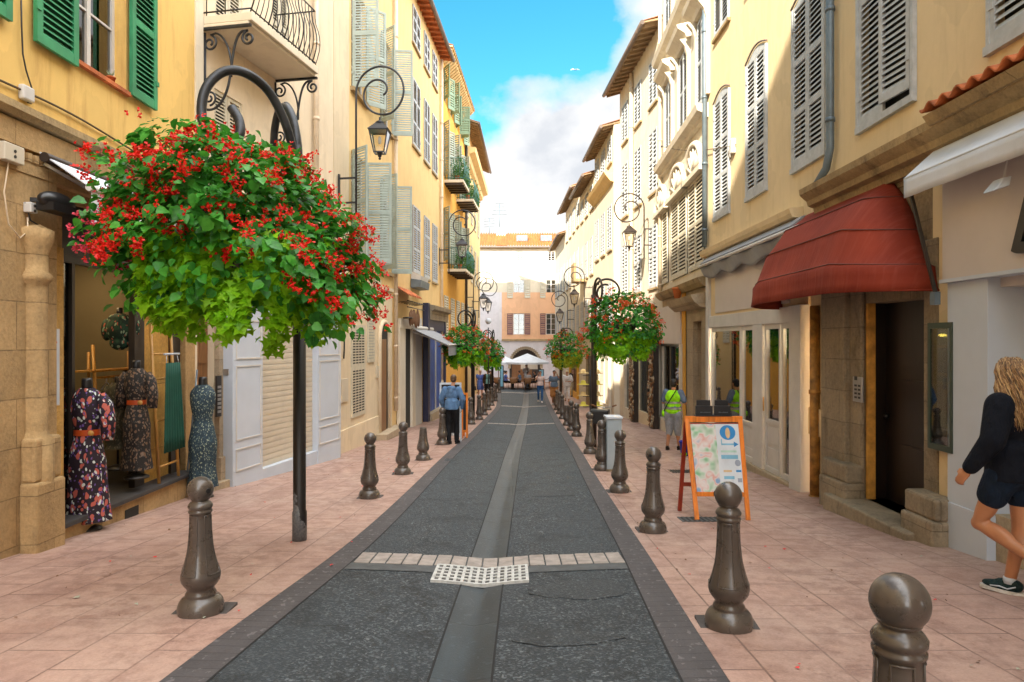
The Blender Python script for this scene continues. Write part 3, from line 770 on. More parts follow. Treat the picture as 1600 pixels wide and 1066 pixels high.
# engaged half column with capital on the pier
pu_ = WL.pu(57, .12)
mb = MB(); pc = WL.P(pu_, .10, 0)
prof = [(.17, g(pc.y) - .1), (.17, .52), (.13, .56), (.115, .62), (.11, 1.6), (.115, 2.0), (.115, 2.06), (.15, 2.10), (.16, 2.15), (.12, 2.19), (.12, 2.38), (.165, 2.50), (.17, 2.60), (.05, 2.66)]
mb.lathe(prof, (pc.x, pc.y, 0), 14); mb.build('engaged_column', M['stone_warm'], B)
mb = MB(); a, b = pxs(WL, 30, 78, .1)
mb.wb(WL, a, b, .09, .27, g(7) - .1, .12); mb.wb(WL, a + .02, b - .02, .09, .24, .12, .55)
mb.build('pier_base', M['stone_warm'], B, bevel=.03)
# plinth and dark slab under the shop window
mb = MB(); mb.wb(WL, 7.2, 10.45, -3, .10, -1.3, zS - .06); mb.build('plinth', M['stone_warm'], B, bevel=.01)
mb = MB(); mb.wb(WL, 7.15, 10.42, -3, .16, zS - .055, zS); mb.build('threshold', M['slab'], B, bevel=.008)
mb = MB(); mb.wb(WL, *pxs(WL, 195, 216, .1), .10, .106, -.70, -.58); mb.build('plinth_vent', M['dark_void'], B)
# room behind
mb = MB(); P = WL.P; a, b, d = du0 - .15, du1 + .2, -2.9
mb.quad(P(a, d, zS), P(b, d, zS), P(b, d, 2.95), P(a, d, 2.95)); mb.quad(P(a, -.35, zS), P(a, d, zS), P(a, d, 2.95), P(a, -.35, 2.95)); mb.quad(P(b, -.35, zS), P(b, d, zS), P(b, d, 2.95), P(b, -.35, 2.95))
mb.quad(P(a, -.35, 2.66), P(b, -.35, 2.66), P(b, d, 2.66), P(a, d, 2.66))
M['interior'] = m_paint('interior', (.19, .155, .095), .8, var=.06, scale=1.5); mb.build('shop_interior', M['interior'], B, fix=False)
mb = MB()
for (uu, oo) in ((8.1, -.9), (8.75, -.9), (8.4, -1.8), (9.4, -1.3)): mb.wb(WL, uu, uu + .42, oo - .04, oo + .04, 2.62, 2.645)
mb.build('ceiling_emitter', M['light_strip'], B)
# dark metal shop frames, open glass door leaf, fascia panel
mb = MB()
fa = WL.pu(97); fb = WL.pu(126); fc = WL.pu(220); fd = WL.pu(238); fe = WL.pu(276); ff = WL.pu(290)
for a_, b_ in ((fa, fa + .05), (fb - .025, fb + .025), (fc, fd - .05), (fe, ff)): mb.wb(WL, a_, b_, -.16, -.08, zS, 2.45)
mb.wb(WL, fa, ff, -.17, -.07, 2.12 + .25, 2.45)
mb.build('shop_frame', M['bronze_frame'], B)
mb = MB(); mb.wb(WL, fa + .05, fb - .025, -.13, -.12, zS + .05, 2.37); mb.build('shop_glass', M['glass_dark'], B)
mb = MB(); mb.wb(WL, fa, ff, -.20, -.06, 2.45, 3.02); mb.build('fascia_panel', M['bronze_frame'], B)
mb = MB(); mb.wb(WL, fd - .02, fe, -.22, -.12, zS, 2.4); mb.build('yellow_backboard', m_stone('ochre_stone', (.62, .35, .08), bw=2, bh=.9, damt=.3), B)
mb = MB(); mb.wb(WL, WL.pu(71), fa - .005, .002, .02, g(7.3) - .1, 2.5); mb.build('ochre_panel', m_stone('ochre_panel', (.56, .33, .09), bw=2, bh=1.1, damt=.4), B)
# green shop interior shelf, cables, junction box
mb = MB(); pts = [WL.P(x, .03, 3.97 + .03 * math.sin(x * 1.9) - .01 * (x - 6)) for x in [i * .25 for i in range(-4, 42)]]
mb.tube(pts, .012, 5); mb.build('facade_cable', M['cable'], B)
cb_ = [(28, -10), (29, 40), (31, 85), (36, 110), (44, 135), (48, 152), (44, 162), (38, 160)]
mb = MB(); mb.tube([WL.P(WL.pu(a), .03, WL.pz(a, b)) for a, b in cb_], .008, 5); mb.build('drop_cable', M['cable_black'], B)
jb = WL.pu(37); jz = WL.pz(37, 148)
mb = MB(); mb.wb(WL, jb - .09, jb + .07, .0, .07, jz - .07, jz + .08); mb.build('junction_box', M['white_paint'], B, bevel=.02)
cb_ = [(31, 232), (10, 255), (3, 300), (10, 350), (28, 372), (40, 362), (40, 340)]
mb = MB(); mb.tube([WL.P(WL.pu(a, .1), .12, WL.pz(a, b, .1)) for a, b in cb_], .007, 5); mb.build('drop_cable', M['pipe_cream'], B)
# small pot on the sill
t = thing('potted_plant', 'tiny spiky succulent in a terracotta pot on the yellow building window sill', 'plant', WL.P(WL.pu(178), -.02, 4.622))
c = WL.P(WL.pu(176), -.02, 4.622)
mb = MB(); mb.lathe([(.035, 0), (.05, .07), (.055, .07), (.055, .085), (.03, .085)], c, 12); mb.build('pot', M['terracotta'], t)
mb = MB()
for i in range(16):
    a_ = i * 2.4; e_ = c + Vector((0, 0, .08)); L_ = random.uniform(.05, .1)
    mb.tube([e_, e_ + Vector((math.cos(a_) * L_ * .7, math.sin(a_) * L_ * .7, L_))], [.008, .001], 4)
mb.build('foliage', M['shutter_olive'], t)

# ---- awning of the dress shop
t = thing('folding_awning', 'off white fabric awning half rolled out above the dress shop', 'awning', WL.P(7.6, .1, 3.1))
a0, a1 = 6.88, 9.55
mb = MB(); mb.ext(WL, [(.09, 3.41), (.60, 3.06), (.60, 3.045), (.09, 3.395)], a0, a1); mb.build('fabric', M['awning_white'], t)
mb = MB(); mb.tube([WL.P(a0 - .04, .61, 3.04), WL.P(a1 + .04, .61, 3.04)], .035, 12); mb.build('front_bar', M['white_paint'], t)
mb = MB(); mb.tube([WL.P(a0 - .02, .15, 3.35), WL.P(a1, .15, 3.35)], .05, 12); mb.build('roller', M['iron_brown'], t)
mb = MB(); mb.grid(lambda a, b: WL.P(a0 + (a1 - a0) * a, .61 + .01 * math.sin(a * 40), 3.02 - .34 * b), 40, 3); mb.build('valance', M['awning_white'], t, fix=False)
mb = MB()
for u in (a0 + .02, a1 - .1): mb.bar(WL.P(u, .12, 3.29), WL.P(u + .25, .38, 3.11), .03, .03); mb.bar(WL.P(u + .25, .38, 3.11), WL.P(u, .60, 3.01), .03, .03)
mb.build('folding_arm', M['steel'], t)
# ---- heater / floodlight and electric boxes
t = thing('patio_heater', 'black rounded heater fixed high on the stone pier beside the dress shop', 'heater', WL.P(7.25, .1, 2.7))
mb = MB(); hc = WL.P(6.90, .25, 2.90)
mb.ell(hc, (.10, .26, .10)); mb.box(hc.x - .07, hc.x + .10, hc.y - .2, hc.y + .2, hc.z - .11, hc.z - .03)
mb.build('hood', M['black_plastic'], t, bevel=0)
mb = MB(); mb.bar(hc + Vector((-.2, -.15, 0)), hc + Vector((0, -.1, 0)), .04); mb.build('mounting_arm', M['black_plastic'], t)
mb = MB(); mb.tube([WL.P(6.65, .11, 2.85), WL.P(6.68, .14, 2.68), WL.P(6.8, .16, 2.64), WL.P(6.85, .12, 2.6)], .008, 5); mb.build('cable', M['cable_black'], t)
for px_, py_, w_, h_, lb, mt in ((43, 325, .10, .10, 'small white socket box on the stone pier below the heater', 'white_paint'), (12, 240, .26, .17, 'cream electrical cover box under the dentil cornice of the stone pier', 'cream_paint')):
    u = WL.pu(px_, .1); z = WL.pz(px_, py_, .1)
    t = thing('electrical_box', lb, 'electrical box', WL.P(u, .09, z))
    mb = MB(); mb.wb(WL, u - w_/2, u + w_/2, .09, .17, z - h_/2, z + h_/2); mb.build('cover', M[mt], t, bevel=.01)
    mb = MB(); mb.tube([WL.P(u, .17, z + .02), WL.P(u, .176, z + .02)], .015, 10); mb.tube([WL.P(u, .17, z - .03), WL.P(u, .176, z - .03)], .015, 10); mb.build('socket', M['dark_metal'], t)
# ---- poster
u0_, u1_ = pxs(WL, 73, 93, .03)
t = thing('wall_poster', 'white poster with a red flower bunch and handwritten lines on the ochre shop panel', 'poster', WL.P(u0_, .03, 1.0))
z0_, z1_ = WL.pz(83, 634), WL.pz(83, 514)
mb = MB(); mb.wb(WL, u0_, u1_, .021, .032, z0_, z1_); mb.build('frame', M['white_paint'], t)
mb = MB(); mb.wb(WL, u0_ + .012, u1_ - .012, .0325, .0335, z0_ + .012, z1_ - .012); mb.build('sheet', M['cool_white'], t)
mb = MB(); rr = random.Random(5); uc = (u0_ + u1_) / 2
for i in range(26):
    a_ = rr.uniform(0, 6.28); r_ = rr.uniform(0, .045); q = WL.P(uc + r_ * math.cos(a_), .036, z1_ - .14 + r_ * math.sin(a_) * 1.1); mb.ell(q, (.003, .014, .014), 0, 6, 4)
mb.build('flower_print', M['petal'], t)
mb = MB(); mb.add([WL.P(uc - .035, .035, z1_ - .19), WL.P(uc + .035, .035, z1_ - .19), WL.P(uc, .035, z1_ - .30)], [(0, 1, 2)]); mb.build('paper_cone', M['scrap_brown'], t, fix=False)
mb = MB(); z = z1_ - .40
while z > z0_ + .06:
    u = u0_ + .05
    pts = []
    while u < u1_ - .05: pts.append(WL.P(u, .0345, z + rr.uniform(-.008, .008))); u += .012
    mb.tube(pts, .0018, 3); z -= .062
mb.build('handwriting', m_paint('ink_mauve', (.28, .12, .28), .8, bmp=0), t)

# ================================================================ cream building with balcony and white roller-shutter shop
B = thing('cream_building', 'pale cream building with an iron railed balcony and a white roller shutter shop', 'building', (-4.4, 12.7, g(12.7)))
L1 = WL1.L
sw0, sw1 = WL1.pu(335), WL1.pu(379)
bz = 6.42
ops = [(sw0, sw1, 3.75, 5.55), (sw0 + .02, sw1, 6.6, 8.6), (WL1.pu(432), WL1.pu(452), 3.3, 5.3), (WL1.pu(426), WL1.pu(452), 6.5, 8.6), (.05, .45, -.7, 2.45)]
facade(WL1, 0, L1, -2, 12.4, ops, M['plaster_cream'], B)
backing(WL1, ops, B)
for o_ in ops[:4]:
    closed_window(WL1, o_[0], o_[1], o_[2], o_[3], M['shutter_cream'], B, rails=(.45,), pitch=.055, o=-.04, sill=None)
mb = MB()
mb.wb(WL1, -.02, .16, -.02, .03, 2.5, 12.4); mb.build('quoin_strip', M['plaster_white'], B)
# dark wooden door with panels, stone pier
mb = MB(); mb.wb(WL1, .05, .45, -.16, -.10, -.7, 2.45)
for z in (-.45, .35, 1.15, 1.75): mb.wb(WL1, .11, .39, -.10, -.075, z, z + .55)
d = mb.build('door', M['wood_brown'], B)
mb = MB(); mb.wb(WL1, .47, WL1.pu(358), .0, .10, -1.2, 2.7); mb.wb(WL1, .45, WL1.pu(358) + .02, 0, .14, -1.2, -.35); mb.build('door_pier', M['stone_pale'], B, bevel=.012)
mb = MB(); mb.wb(WL1, 0, .9, 0, .22, -1.2, -.72); mb.build('step', M['stone_pale'], B, bevel=.01)
mb = MB(); u = WL1.pu(340, .1); mb.wb(WL1, u - .06, u + .06, .10, .13, .30, .95); ip = mb.build('intercom', M['dark_metal'], B)
mb = MB()
for i in range(7): mb.wb(WL1, u - .045, u + .045, .13, .134, .36 + i * .065, .40 + i * .065)
mb.build('buttons', M['steel'], ip)
# projecting white shop front
sa, sb = WL1.pu(362, .25), WL1.pu(514); se = WL1.pu(524)
ra, rb = WL1.pu(409, .25), WL1.pu(492, .2)
mb = MB(); W_ = WL1; zt_ = 2.35
mb.wb(W_, sa, ra, 0, .27, -1.3, zt_); mb.wb(W_, rb, sb, 0, .27, -1.3, zt_); mb.wb(W_, ra, rb, 0, .27, 1.95, zt_); mb.wb(W_, ra, rb, 0, .25, -1.3, -.72)
mb.build('shop_front', M['cool_white'], B, bevel=.006)
mb = MB()
for (a_, b_) in ((sa + .08, ra - .06), (rb + .06, sb - .07)):
    for (c_, d_) in ((-.62, -.25), (-.12, 1.1), (1.2, 1.85)):
        mb.wb(W_, a_, b_, .27, .282, c_, c_ + .025); mb.wb(W_, a_, b_, .27, .282, d_ - .025, d_); mb.wb(W_, a_, a_ + .025, .27, .281, c_ + .025, d_ - .025); mb.wb(W_, b_ - .025, b_, .27, .281, c_ + .025, d_ - .025)
mb.wb(W_, sa - .02, sb + .02, .02, .33, zt_, zt_ + .10)
mb.build('panel_moulding', M['white_paint'], B)
def roller(W, u0, u1, o, z0, z1, mat, parent, p=.10):
    mb = MB(); z = z0
    while z < z1:
        mb.ext(W, [(o - .012, z), (o + .006, z + .002), (o + .009, z + p * .5), (o + .006, z + p - .006), (o - .003, z + p - .004), (o - .012, z + p)], u0, u1); z += p
    return mb.build('roller_shutter', mat, parent)
roller(W_, ra, rb, .14, -.72, 1.95, M['cream_paint'], B)
mb = MB(); mb.wb(W_, sb, se + .03, 0, .12, -1.3, 3.3); mb.build('chipped_pilaster', m_plaster('chipped_white', (.70, .69, .67), (.12, .10, .09), .35), B)
mb = MB(); u = WL1.pu(371); mb.wb(W_, sa - .015, sa, .1, .2, .95, 1.05); mb.build('key_box', M['steel'], B)
# downpipe at the joint with the next house
pipe(WL1, WL1.pu(488), 2.6, 12.4, .055, M['pipe_cream'], B)
# balcony slab, corbels, railing
ba = 10.62 - 10.45; bb = 2.35; bo = .85
mb = MB(); mb.wb(WL1, ba, bb, 0, bo, bz, bz + .13); mb.wb(WL1, ba + .0, bb, .0, bo - .06, bz - .05, bz); bal = mb.build('balcony', M['plaster_white'], B, bevel=.01)
mb = MB(); mb.wb(WL1, ba - .01, ba + .03, 0, bo - .02, bz - .09, bz - .051); mb.wb(WL1, bb - .03, bb + .01, 0, bo - .02, bz - .09, bz - .051); mb.build('angle_iron', M['iron'], bal)
def spiral(c, ax, r0, r1, a0, turns, n=26):
    """points of a flat spiral; ax=(vx,vz) world vectors"""
    return [c + ax[0] * ((r0 + (r1 - r0) * i / n) * math.cos(a0 + turns * 2 * math.pi * i / n)) + ax[1] * ((r0 + (r1 - r0) * i / n) * math.sin(a0 + turns * 2 * math.pi * i / n)) for i in range(n + 1)]
def bezier(p0, p1, p2, p3, n=14):
    return [(p0 * (1-t)**3 + p1 * 3*t*(1-t)**2 + p2 * 3*t*t*(1-t) + p3 * t**3) for t in [i / n for i in range(n + 1)]]
for uu in (ba + .05, bb - .05):
    mb = MB(); Q = lambda o, z: WL1.P(uu, o, z)
    X = WL1.P(0, 1, 0) - WL1.P(0, 0, 0); Z = Vector((0, 0, 1)); zb = bz - .11
    # near scroll at the wall, then a long stem down; outer scroll at the slab edge
    c1 = Q(.10, zb - .17); c2 = Q(.76, zb - .14); c3 = Q(.09, zb - 1.02)
    mb.tube(spiral(c1, (X, Z), .045, .09, R(200), 1.3) [::-1][:0] + spiral(c1, (X, Z), .03, .125, R(-60), 1.4) + bezier(Q(.16, zb - .02), Q(.35, zb), Q(.5, zb - .35), Q(.47, zb - .72))[1:], .017, 7)
    mb.tube(spiral(c2, (-X, Z), .03, .115, R(-60), 1.4) + bezier(Q(.70, zb - .02), Q(.52, zb - .02), Q(.50, zb - .4), Q(.44, zb - .75))[1:] + bezier(Q(.44, zb - .75), Q(.40, zb - 1.0), Q(.25, zb - 1.25), Q(.05, zb - 1.2))[1:], .02, 7)
    mb.tube(spiral(c3, (X, Z), .03, .12, R(60), -1.4), .017, 7)
    mb.tube([Q(.015, zb - 1.3), Q(.015, zb)], .018, 6)
    mb.build('scroll_bracket', M['iron'], bal)
mb = MB(); rz0 = bz + .14; rz1 = bz + 1.15
def bulge(t): return .10 * math.sin(min(1, t * 1.25) * math.pi) if t < .8 else 0
n = 17
for i in range(n + 1):
    u = ba + .04 + (bb - ba - .08) * i / n
    mb.tube([WL1.P(u, bo - .05 + bulge(k / 8), rz0 + (rz1 - rz0) * k / 8) for k in range(9)], .008 if i % 4 else .012, 5)
for uu in (ba + .04, bb - .04):
    for i in range(0, 7):
        o = .05 + (bo - .1) * i / 7
        if uu < 1 and i not in (0, 3): continue
        mb.tube([WL1.P(uu, o, rz0), WL1.P(uu, o, rz1)], .009, 5)
for zz in (rz1, rz0 + .06): 
    mb.tube([WL1.P(ba + .04, 0, zz), WL1.P(ba + .04, bo - .05, zz), WL1.P(bb - .04, bo - .05, zz), WL1.P(bb - .04, 0, zz)], .014, 6)
mb.build('railing', M['iron_black'], bal)

# ================================================================ long yellow building with the pale green shutters
B = thing('long_yellow_building', 'long honey yellow building with pale sage shutters and a terracotta eave', 'building', (-3.5, 22, g(22)))
W_ = WL2
up = [(W_.pu(549), W_.pu(549) + 1.2), (W_.pu(594), W_.pu(594) + 1.2)]
zlo, zup = (3.5, 6.1), (7.6, 10.15)
ops = []
for a_, b_ in up: ops += [(a_, b_, *zlo), (a_, b_, *zup)]
cl = [(W_.pu(644), W_.pu(655)), (W_.pu(662), W_.pu(670)), (W_.pu(675), W_.pu(682))]
for a_, b_ in cl: ops += [(a_, b_, 3.85, 6.15), (a_, b_, 8.2, 10.5), (a_, b_, 11.7, 13.0)]
facade(W_, 0, W_.L, -2.5, 13.5, ops, M['plaster_warm'], B, roof=True)
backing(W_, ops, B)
sg = M['shutter_sage']
for k, (a_, b_) in enumerate(up):
    for (c_, d_) in (zlo, zup):
        sash(W_, a_, b_, c_, d_, B, M['white_paint'], bars=(1, 3))
        mb = MB(); mb.wb(W_, a_ - .1, b_ + .1, -.02, .10, c_ - .1, c_ - .004); mb.build('sill', M['stone_cornice'], B)
open_leaf(W_, up[0][0], zup[0], zup[1], .64, 88, sg, B, -1); open_leaf(W_, up[0][1], zup[0], zup[1], .6, 40, sg, B, 1)
open_leaf(W_, up[1][0], zup[0], zup[1], .6, 128, sg, B, 1, label='shutter leaf standing half closed'); open_leaf(W_, up[1][1], zup[0], zup[1], .62, 80, sg, B, 1)
open_leaf(W_, up[0][0], zlo[0], zlo[1], .6, 50, sg, B, -1); open_leaf(W_, up[0][1], zlo[0], zlo[1], .64, 84, sg, B, 1)
open_leaf(W_, up[1][0], zlo[0], zlo[1], .6, 60, sg, B, -1); open_leaf(W_, up[1][1], zlo[0], zlo[1], .6, 80, sg, B, 1)
for a_, b_ in cl:
    for (c_, d_) in ((3.85, 6.15), (8.2, 10.5), (11.7, 13.0)):
        closed_window(W_, a_, b_, c_, d_, M['shutter_white'], B, rails=(.35, .68), pitch=.075, o=.03)
eave(W_, 3, W_.L, 13.5, .45, B, slope=.05, mat_under='terracotta')
pipe(W_, W_.pu(614), -.6, 13.3, .06, M['pipe_cream'], B)
pipe(W_, W_.pu(687), -.6, 13.3, .06, M['pipe_cream'], B)
# string course above the shops, first pale bay of the facade
mb = MB(); e = W_.pu(612); mb.wb(W_, 0.0, e, .004, .016, -2.4, 2.95); mb.wb(W_, 0, 1.1, .004, .012, 2.95, 13.4); mb.build('pale_render', M['plaster_pale'], B)
mb = MB(); mb.wb(W_, 0, e, .016, .07, 2.95, 3.05); mb.wb(W_, 0, W_.pu(590), .016, .05, -2, -.55); mb.build('string_course', M['plaster_pale'], B)
# perforated shutter at ground level
a_, b_ = W_.pu(547), W_.pu(568)
mb = MB(); z0_, z1_ = W_.pz(557, 650), W_.pz(557, 508)
mb.wb(W_, a_, b_, .017, .05, z0_, z1_); sh = mb.build('perforated_shutter', M['shutter_cream'], B)
mb = MB(); nz = 30
for i in range(nz):
    z = z0_ + .1 + (z1_ - z0_ - .25) * i / nz
    if abs(i - nz * .55) < 1: continue
    for k in range(4):
        u = a_ + .07 + (b_ - a_ - .12) * k / 4; mb.wb(W_, u, u + (b_ - a_) / 6, .05, .053, z, z + (z1_ - z0_) / nz * .45)
mb.build('vent_slots', M['dark_void'], sh)
for (pa, pb, py0, py1, mt) in ((572.5, 583, 566, 500, 'shutter_cream'), (531, 541, 628, 592, 'cream_paint'), (583, 593, 466, 436, 'cream_paint'), (586, 590, 590, 572, 'cream_paint')):
    a_, b_ = W_.pu(pa), W_.pu(pb); mb = MB(); mb.wb(W_, a_, b_, .017, .05, W_.pz((pa+pb)/2, py0), W_.pz((pa+pb)/2, py1)); nb = mb.build('notice_board' if py1 < 560 and pa < 580 else 'meter_cover', M[mt], B)
    if pa == 572.5:
        mb = MB()
        for i in range(16): z = W_.pz(578, 560) + i * .075; mb.wb(W_, a_ + .05, b_ - .05 - .1 * (i % 3 == 0), .05, .052, z, z + .012)
        mb.build('printed_lines', M['zinc'], nb)
mb = MB(); mb.tube([W_.P(W_.pu(536), .03, z) for z in (3.4, 2.6, 2.0, 1.3)] + [W_.P(W_.pu(536) - .1, .05, 1.1)], .018, 6); mb.build('facade_cable', M['cable_black'], B)
# arched doorway
a_, b_ = W_.pu(591), W_.pu(604)
zt_ = 1.55
mb = MB(); mb.wb(W_, a_, b_, .018, .03, -1.6, zt_)
pts = [W_.P((a_ + b_) / 2 + (b_ - a_) / 2 * math.cos(R(x)), .03, zt_ + .45 * math.sin(R(x))) for x in range(0, 181, 15)]
mb.add(pts, [tuple(range(len(pts)))]); mb.build('doorway', M['dark_void'], B, fix=False)
mb = MB(); mb.wb(W_, a_ + .05, b_ - .25, .03, .06, -1.5, zt_); mb.build('door', M['wood_brown'], B)
mb = MB(); arc = [W_.P((a_ + b_) / 2 + ((b_ - a_) / 2 + .05) * math.cos(R(x)), .05, zt_ + .5 * math.sin(R(x))) for x in range(0, 181, 12)]
mb.tube([W_.P(b_ + .05, .05, -1.2)] + arc + [W_.P(a_ - .05, .05, -1.2)], .06, 6); mb.build('door_surround', M['plaster_cream'], B)
mb = MB(); mb.wb(W_, a_ - .4, W_.pu(615), 0.02, .35, -1.8, g(18.5) + .16); mb.build('door_step', M['stone_pale'], B, bevel=.01)
mb = MB(); mb.wb(W_, b_ + .12, b_ + .3, .017, .05, .1, .42); mb.build('intercom', M['steel'], B)

# ---- trinket shop (white boarding) and navy shop
t = thing('trinket_shop_front', 'narrow white peeling shop front under a small terracotta canopy', 'shop front', W_.P(W_.pu(632), 0, g(20)))
a_, b_ = W_.pu(619), W_.pu(655)
mb = MB(); c1, c2 = W_.pu(628), W_.pu(639)
gz0 = -1.9
mb.wb(W_, a_, c1, .02, .12, gz0, 1.9); mb.wb(W_, c2, W_.pu(644), .02, .12, gz0, 1.9); mb.wb(W_, a_, W_.pu(644), .02, .14, 1.9, 2.2); mb.build('boarding', M['plaster_bright'], t)
mb = MB(); mb.wb(W_, c1, c2, .02, .04, gz0, 1.9); mb.build('doorway', M['dark_void'], t)
mb = MB(); mb.wb(W_, W_.pu(645), b_, .02, .10, gz0, 2.3); mb.build('side_panel', M['plaster_grey'], t)
mb = MB(); z0_ = 3.05; mb.grid(lambda a, b: W_.P(a_ - .1 + 1.9 * a, .02 + .42 * b, z0_ + .12 - .26 * b + .035 * math.sin(a * 14 * math.pi)), 56, 3)
mb.build('tiled_canopy', M['terracotta'], t, fix=False)
mb = MB()
for z in (2.75, 2.55): mb.tube([W_.P(a_, .35, z), W_.P(a_ + 2.6, .35, z)], .015, 5)
for k in range(7): mb.tube([W_.P(a_ + .2 + k * .38, .02, 2.7), W_.P(a_ + .2 + k * .38, .38, 2.75)], .012, 5)
mb.build('iron_rail', M['iron_black'], t)
rr = random.Random(3); mb = MB()
for k in range(9):
    u = a_ + .35 + k * .16; mb.ell(W_.P(u, .36, 2.25 + rr.uniform(-.1, .1)), (.05, .07, .24), 0, 8, 6)
mb.build('hanging_goods', M['scrap_brown'], t)
mb = MB(); mb.lathe([(.02, 0), (.16, .0), (.16, .04), (.02, .05)], W_.P(a_ + .3, .3, 2.2), 12); mb.build('wall_clock', M['dark_metal'], t)
u = W_.pu(641); t = thing('wall_sign', 'small dark shop sign with a white top on the wall above the trinket shop', 'sign', W_.P(u, .1, 3.5))
mb = MB(); mb.ext(W_, [(.02, 3.3), (.35, 3.32), (.38, 3.55), (.02, 3.6)], u, u + 1.5); mb.build('sign_box', M['zinc'], t)
mb = MB(); mb.ext(W_, [(.02, 3.605), (.33, 3.56), (.36, 3.7), (.02, 3.85)], u + .05, u + 1.4); mb.build('sign_top', M['white_paint'], t)
t = thing('folding_awning', 'grey fabric awning with a striped valance reaching over the pavement beside the navy shop', 'awning', W_.P(W_.pu(640), .1, 2))
u0_ = W_.pu(637); u1_ = u0_ + 3.6
mb = MB(); P = W_.P
mb.hexa([P(u0_, .1, 1.92), P(u1_, .1, 1.92), P(u1_, 1.35, 1.35), P(u0_, 1.35, 1.35), P(u0_, .1, 1.94), P(u1_, .1, 1.94), P(u1_, 1.35, 1.37), P(u0_, 1.35, 1.37)]); mb.build('fabric', M['awning_grey'], t)
mb = MB(); mb.grid(lambda a, b: P(u0_ + (u1_ - u0_) * a, 1.36 + .015 * math.sin(a * 60), 1.37 - .36 * b), 60, 2); mb.build('valance', M['awning_grey'], t, fix=False)
mb = MB(); mb.tube([P(u0_, .15, 1.95), P(u1_, .15, 1.95)], .07, 10); mb.tube([P(u0_, 1.36, 1.37), P(u1_, 1.36, 1.37)], .03, 8); mb.build('roller', M['white_paint'], t)
mb = MB()
for u in (u0_ + .1, u1_ - .1): mb.bar(P(u, .15, 1.8), P(u + .4, .8, 1.55), .035); mb.bar(P(u + .4, .8, 1.55), P(u, 1.33, 1.33), .035)
mb.build('folding_arm', M['white_paint'], t)
t = thing('navy_shop_front', 'navy blue shop front with a stone lintel behind the grey awning', 'shop front', W_.P(W_.pu(672), 0, g(24)))
a_, b_ = W_.pu(660), W_.pu(690)
M['navy'] = m_paint('navy', (.015, .02, .06), .4, var=.1); M['blue_panel'] = m_paint('blue_panel', (.02, .07, .30), .5, var=.3, scale=2)
mb = MB(); mb.wb(W_, a_, a_ + .35, .02, .22, -2, 2.9); mb.wb(W_, b_ - .35, b_, .02, .2, -2, 2.3); mb.wb(W_, a_ + .35, b_ - .35, .02, .18, 1.9, 2.3); mb.build('pilasters', M['navy'], t)
mb = MB(); mb.wb(W_, a_ + .35, b_ - .35, .02, .06, -1.9, 1.9); mb.build('window_panel', M['blue_panel'], t)
mb = MB(); mb.ext(W_, [(.02, 2.3), (.25, 2.3), (.28, 2.62), (.40, 2.68), (.42, 2.82), (.02, 2.9)], a_ + .3, b_ + .1); mb.build('lintel', M['stone_grey'], t)
mb = MB(); mb.wb(W_, a_ + .9, a_ + 1.0, .06, .1, -1.9, 1.9); mb.wb(W_, a_ + 2.2, a_ + 2.3, .06, .1, -1.9, 1.9); mb.build('glazing_bar', M['white_paint'], t)
mb = MB(); mb.wb(W_, a_ + .35, b_ - .3, .06, .3, -2, g(25) + .25); mb.build('sill', M['stone_pale'], t)

# ================================================================ orange building with plant-filled balconies
B = thing('orange_building', 'saturated orange yellow building with green shutters and plant filled balconies', 'building', (-2.8, 33, g(33)))
W_ = WL3; L3 = W_.L
ops = []
cols_ = [(.5, 1.6), (2.5, 3.6), (4.4, 5.5), (6.2, 7.2)]
for a_, b_ in cols_: ops += [(a_, b_, 5.0, 7.3), (a_, b_, 8.7, 11.0), (a_, b_, 12.0, 13.4), (a_, b_, 1.3, 3.5)]
facade(W_, 0, L3, -2.8, 14.0, ops, M['plaster_orange'], B)
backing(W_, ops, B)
for i, (a_, b_) in enumerate(cols_):
    closed_window(W_, a_, b_, 1.3, 3.5, M['shutter_cream'], B, pitch=.11, o=.03)
    for (c_, d_) in ((5.0, 7.3), (8.7, 11.0), (12.0, 13.4)):
        sash(W_, a_, b_, c_, d_, B, M['shutter_grey'])
        mt = M['shutter_grey'] if c_ < 12 else M['shutter_olive']
        open_leaf(W_, a_, c_, d_, .5, 60 if i % 2 else 35, mt, B, -1, pitch=.1)
        if i < 3 or c_ == 12.0: open_leaf(W_, b_, c_, d_, .52, 86 if (c_ == 12.0 and i == 2) else 25, mt, B, 1, pitch=.1)
eave(W_, -.2, L3 + .3, 14.0, .5, B, slope=.0, mat_under='plaster_warm', gutter=False)
mb = MB(); u = 0
while u < L3: mb.ext(W_, [(0, 13.55), (.10, 13.6), (.40, 13.85), (.45, 13.95), (0, 13.95)], u, u + .16); u += .30
mb.build('corbels', M['plaster_warm'], B)
pipe(W_, L3 - .1, -1.6, 13.9, .07, M['iron_brown'], B)
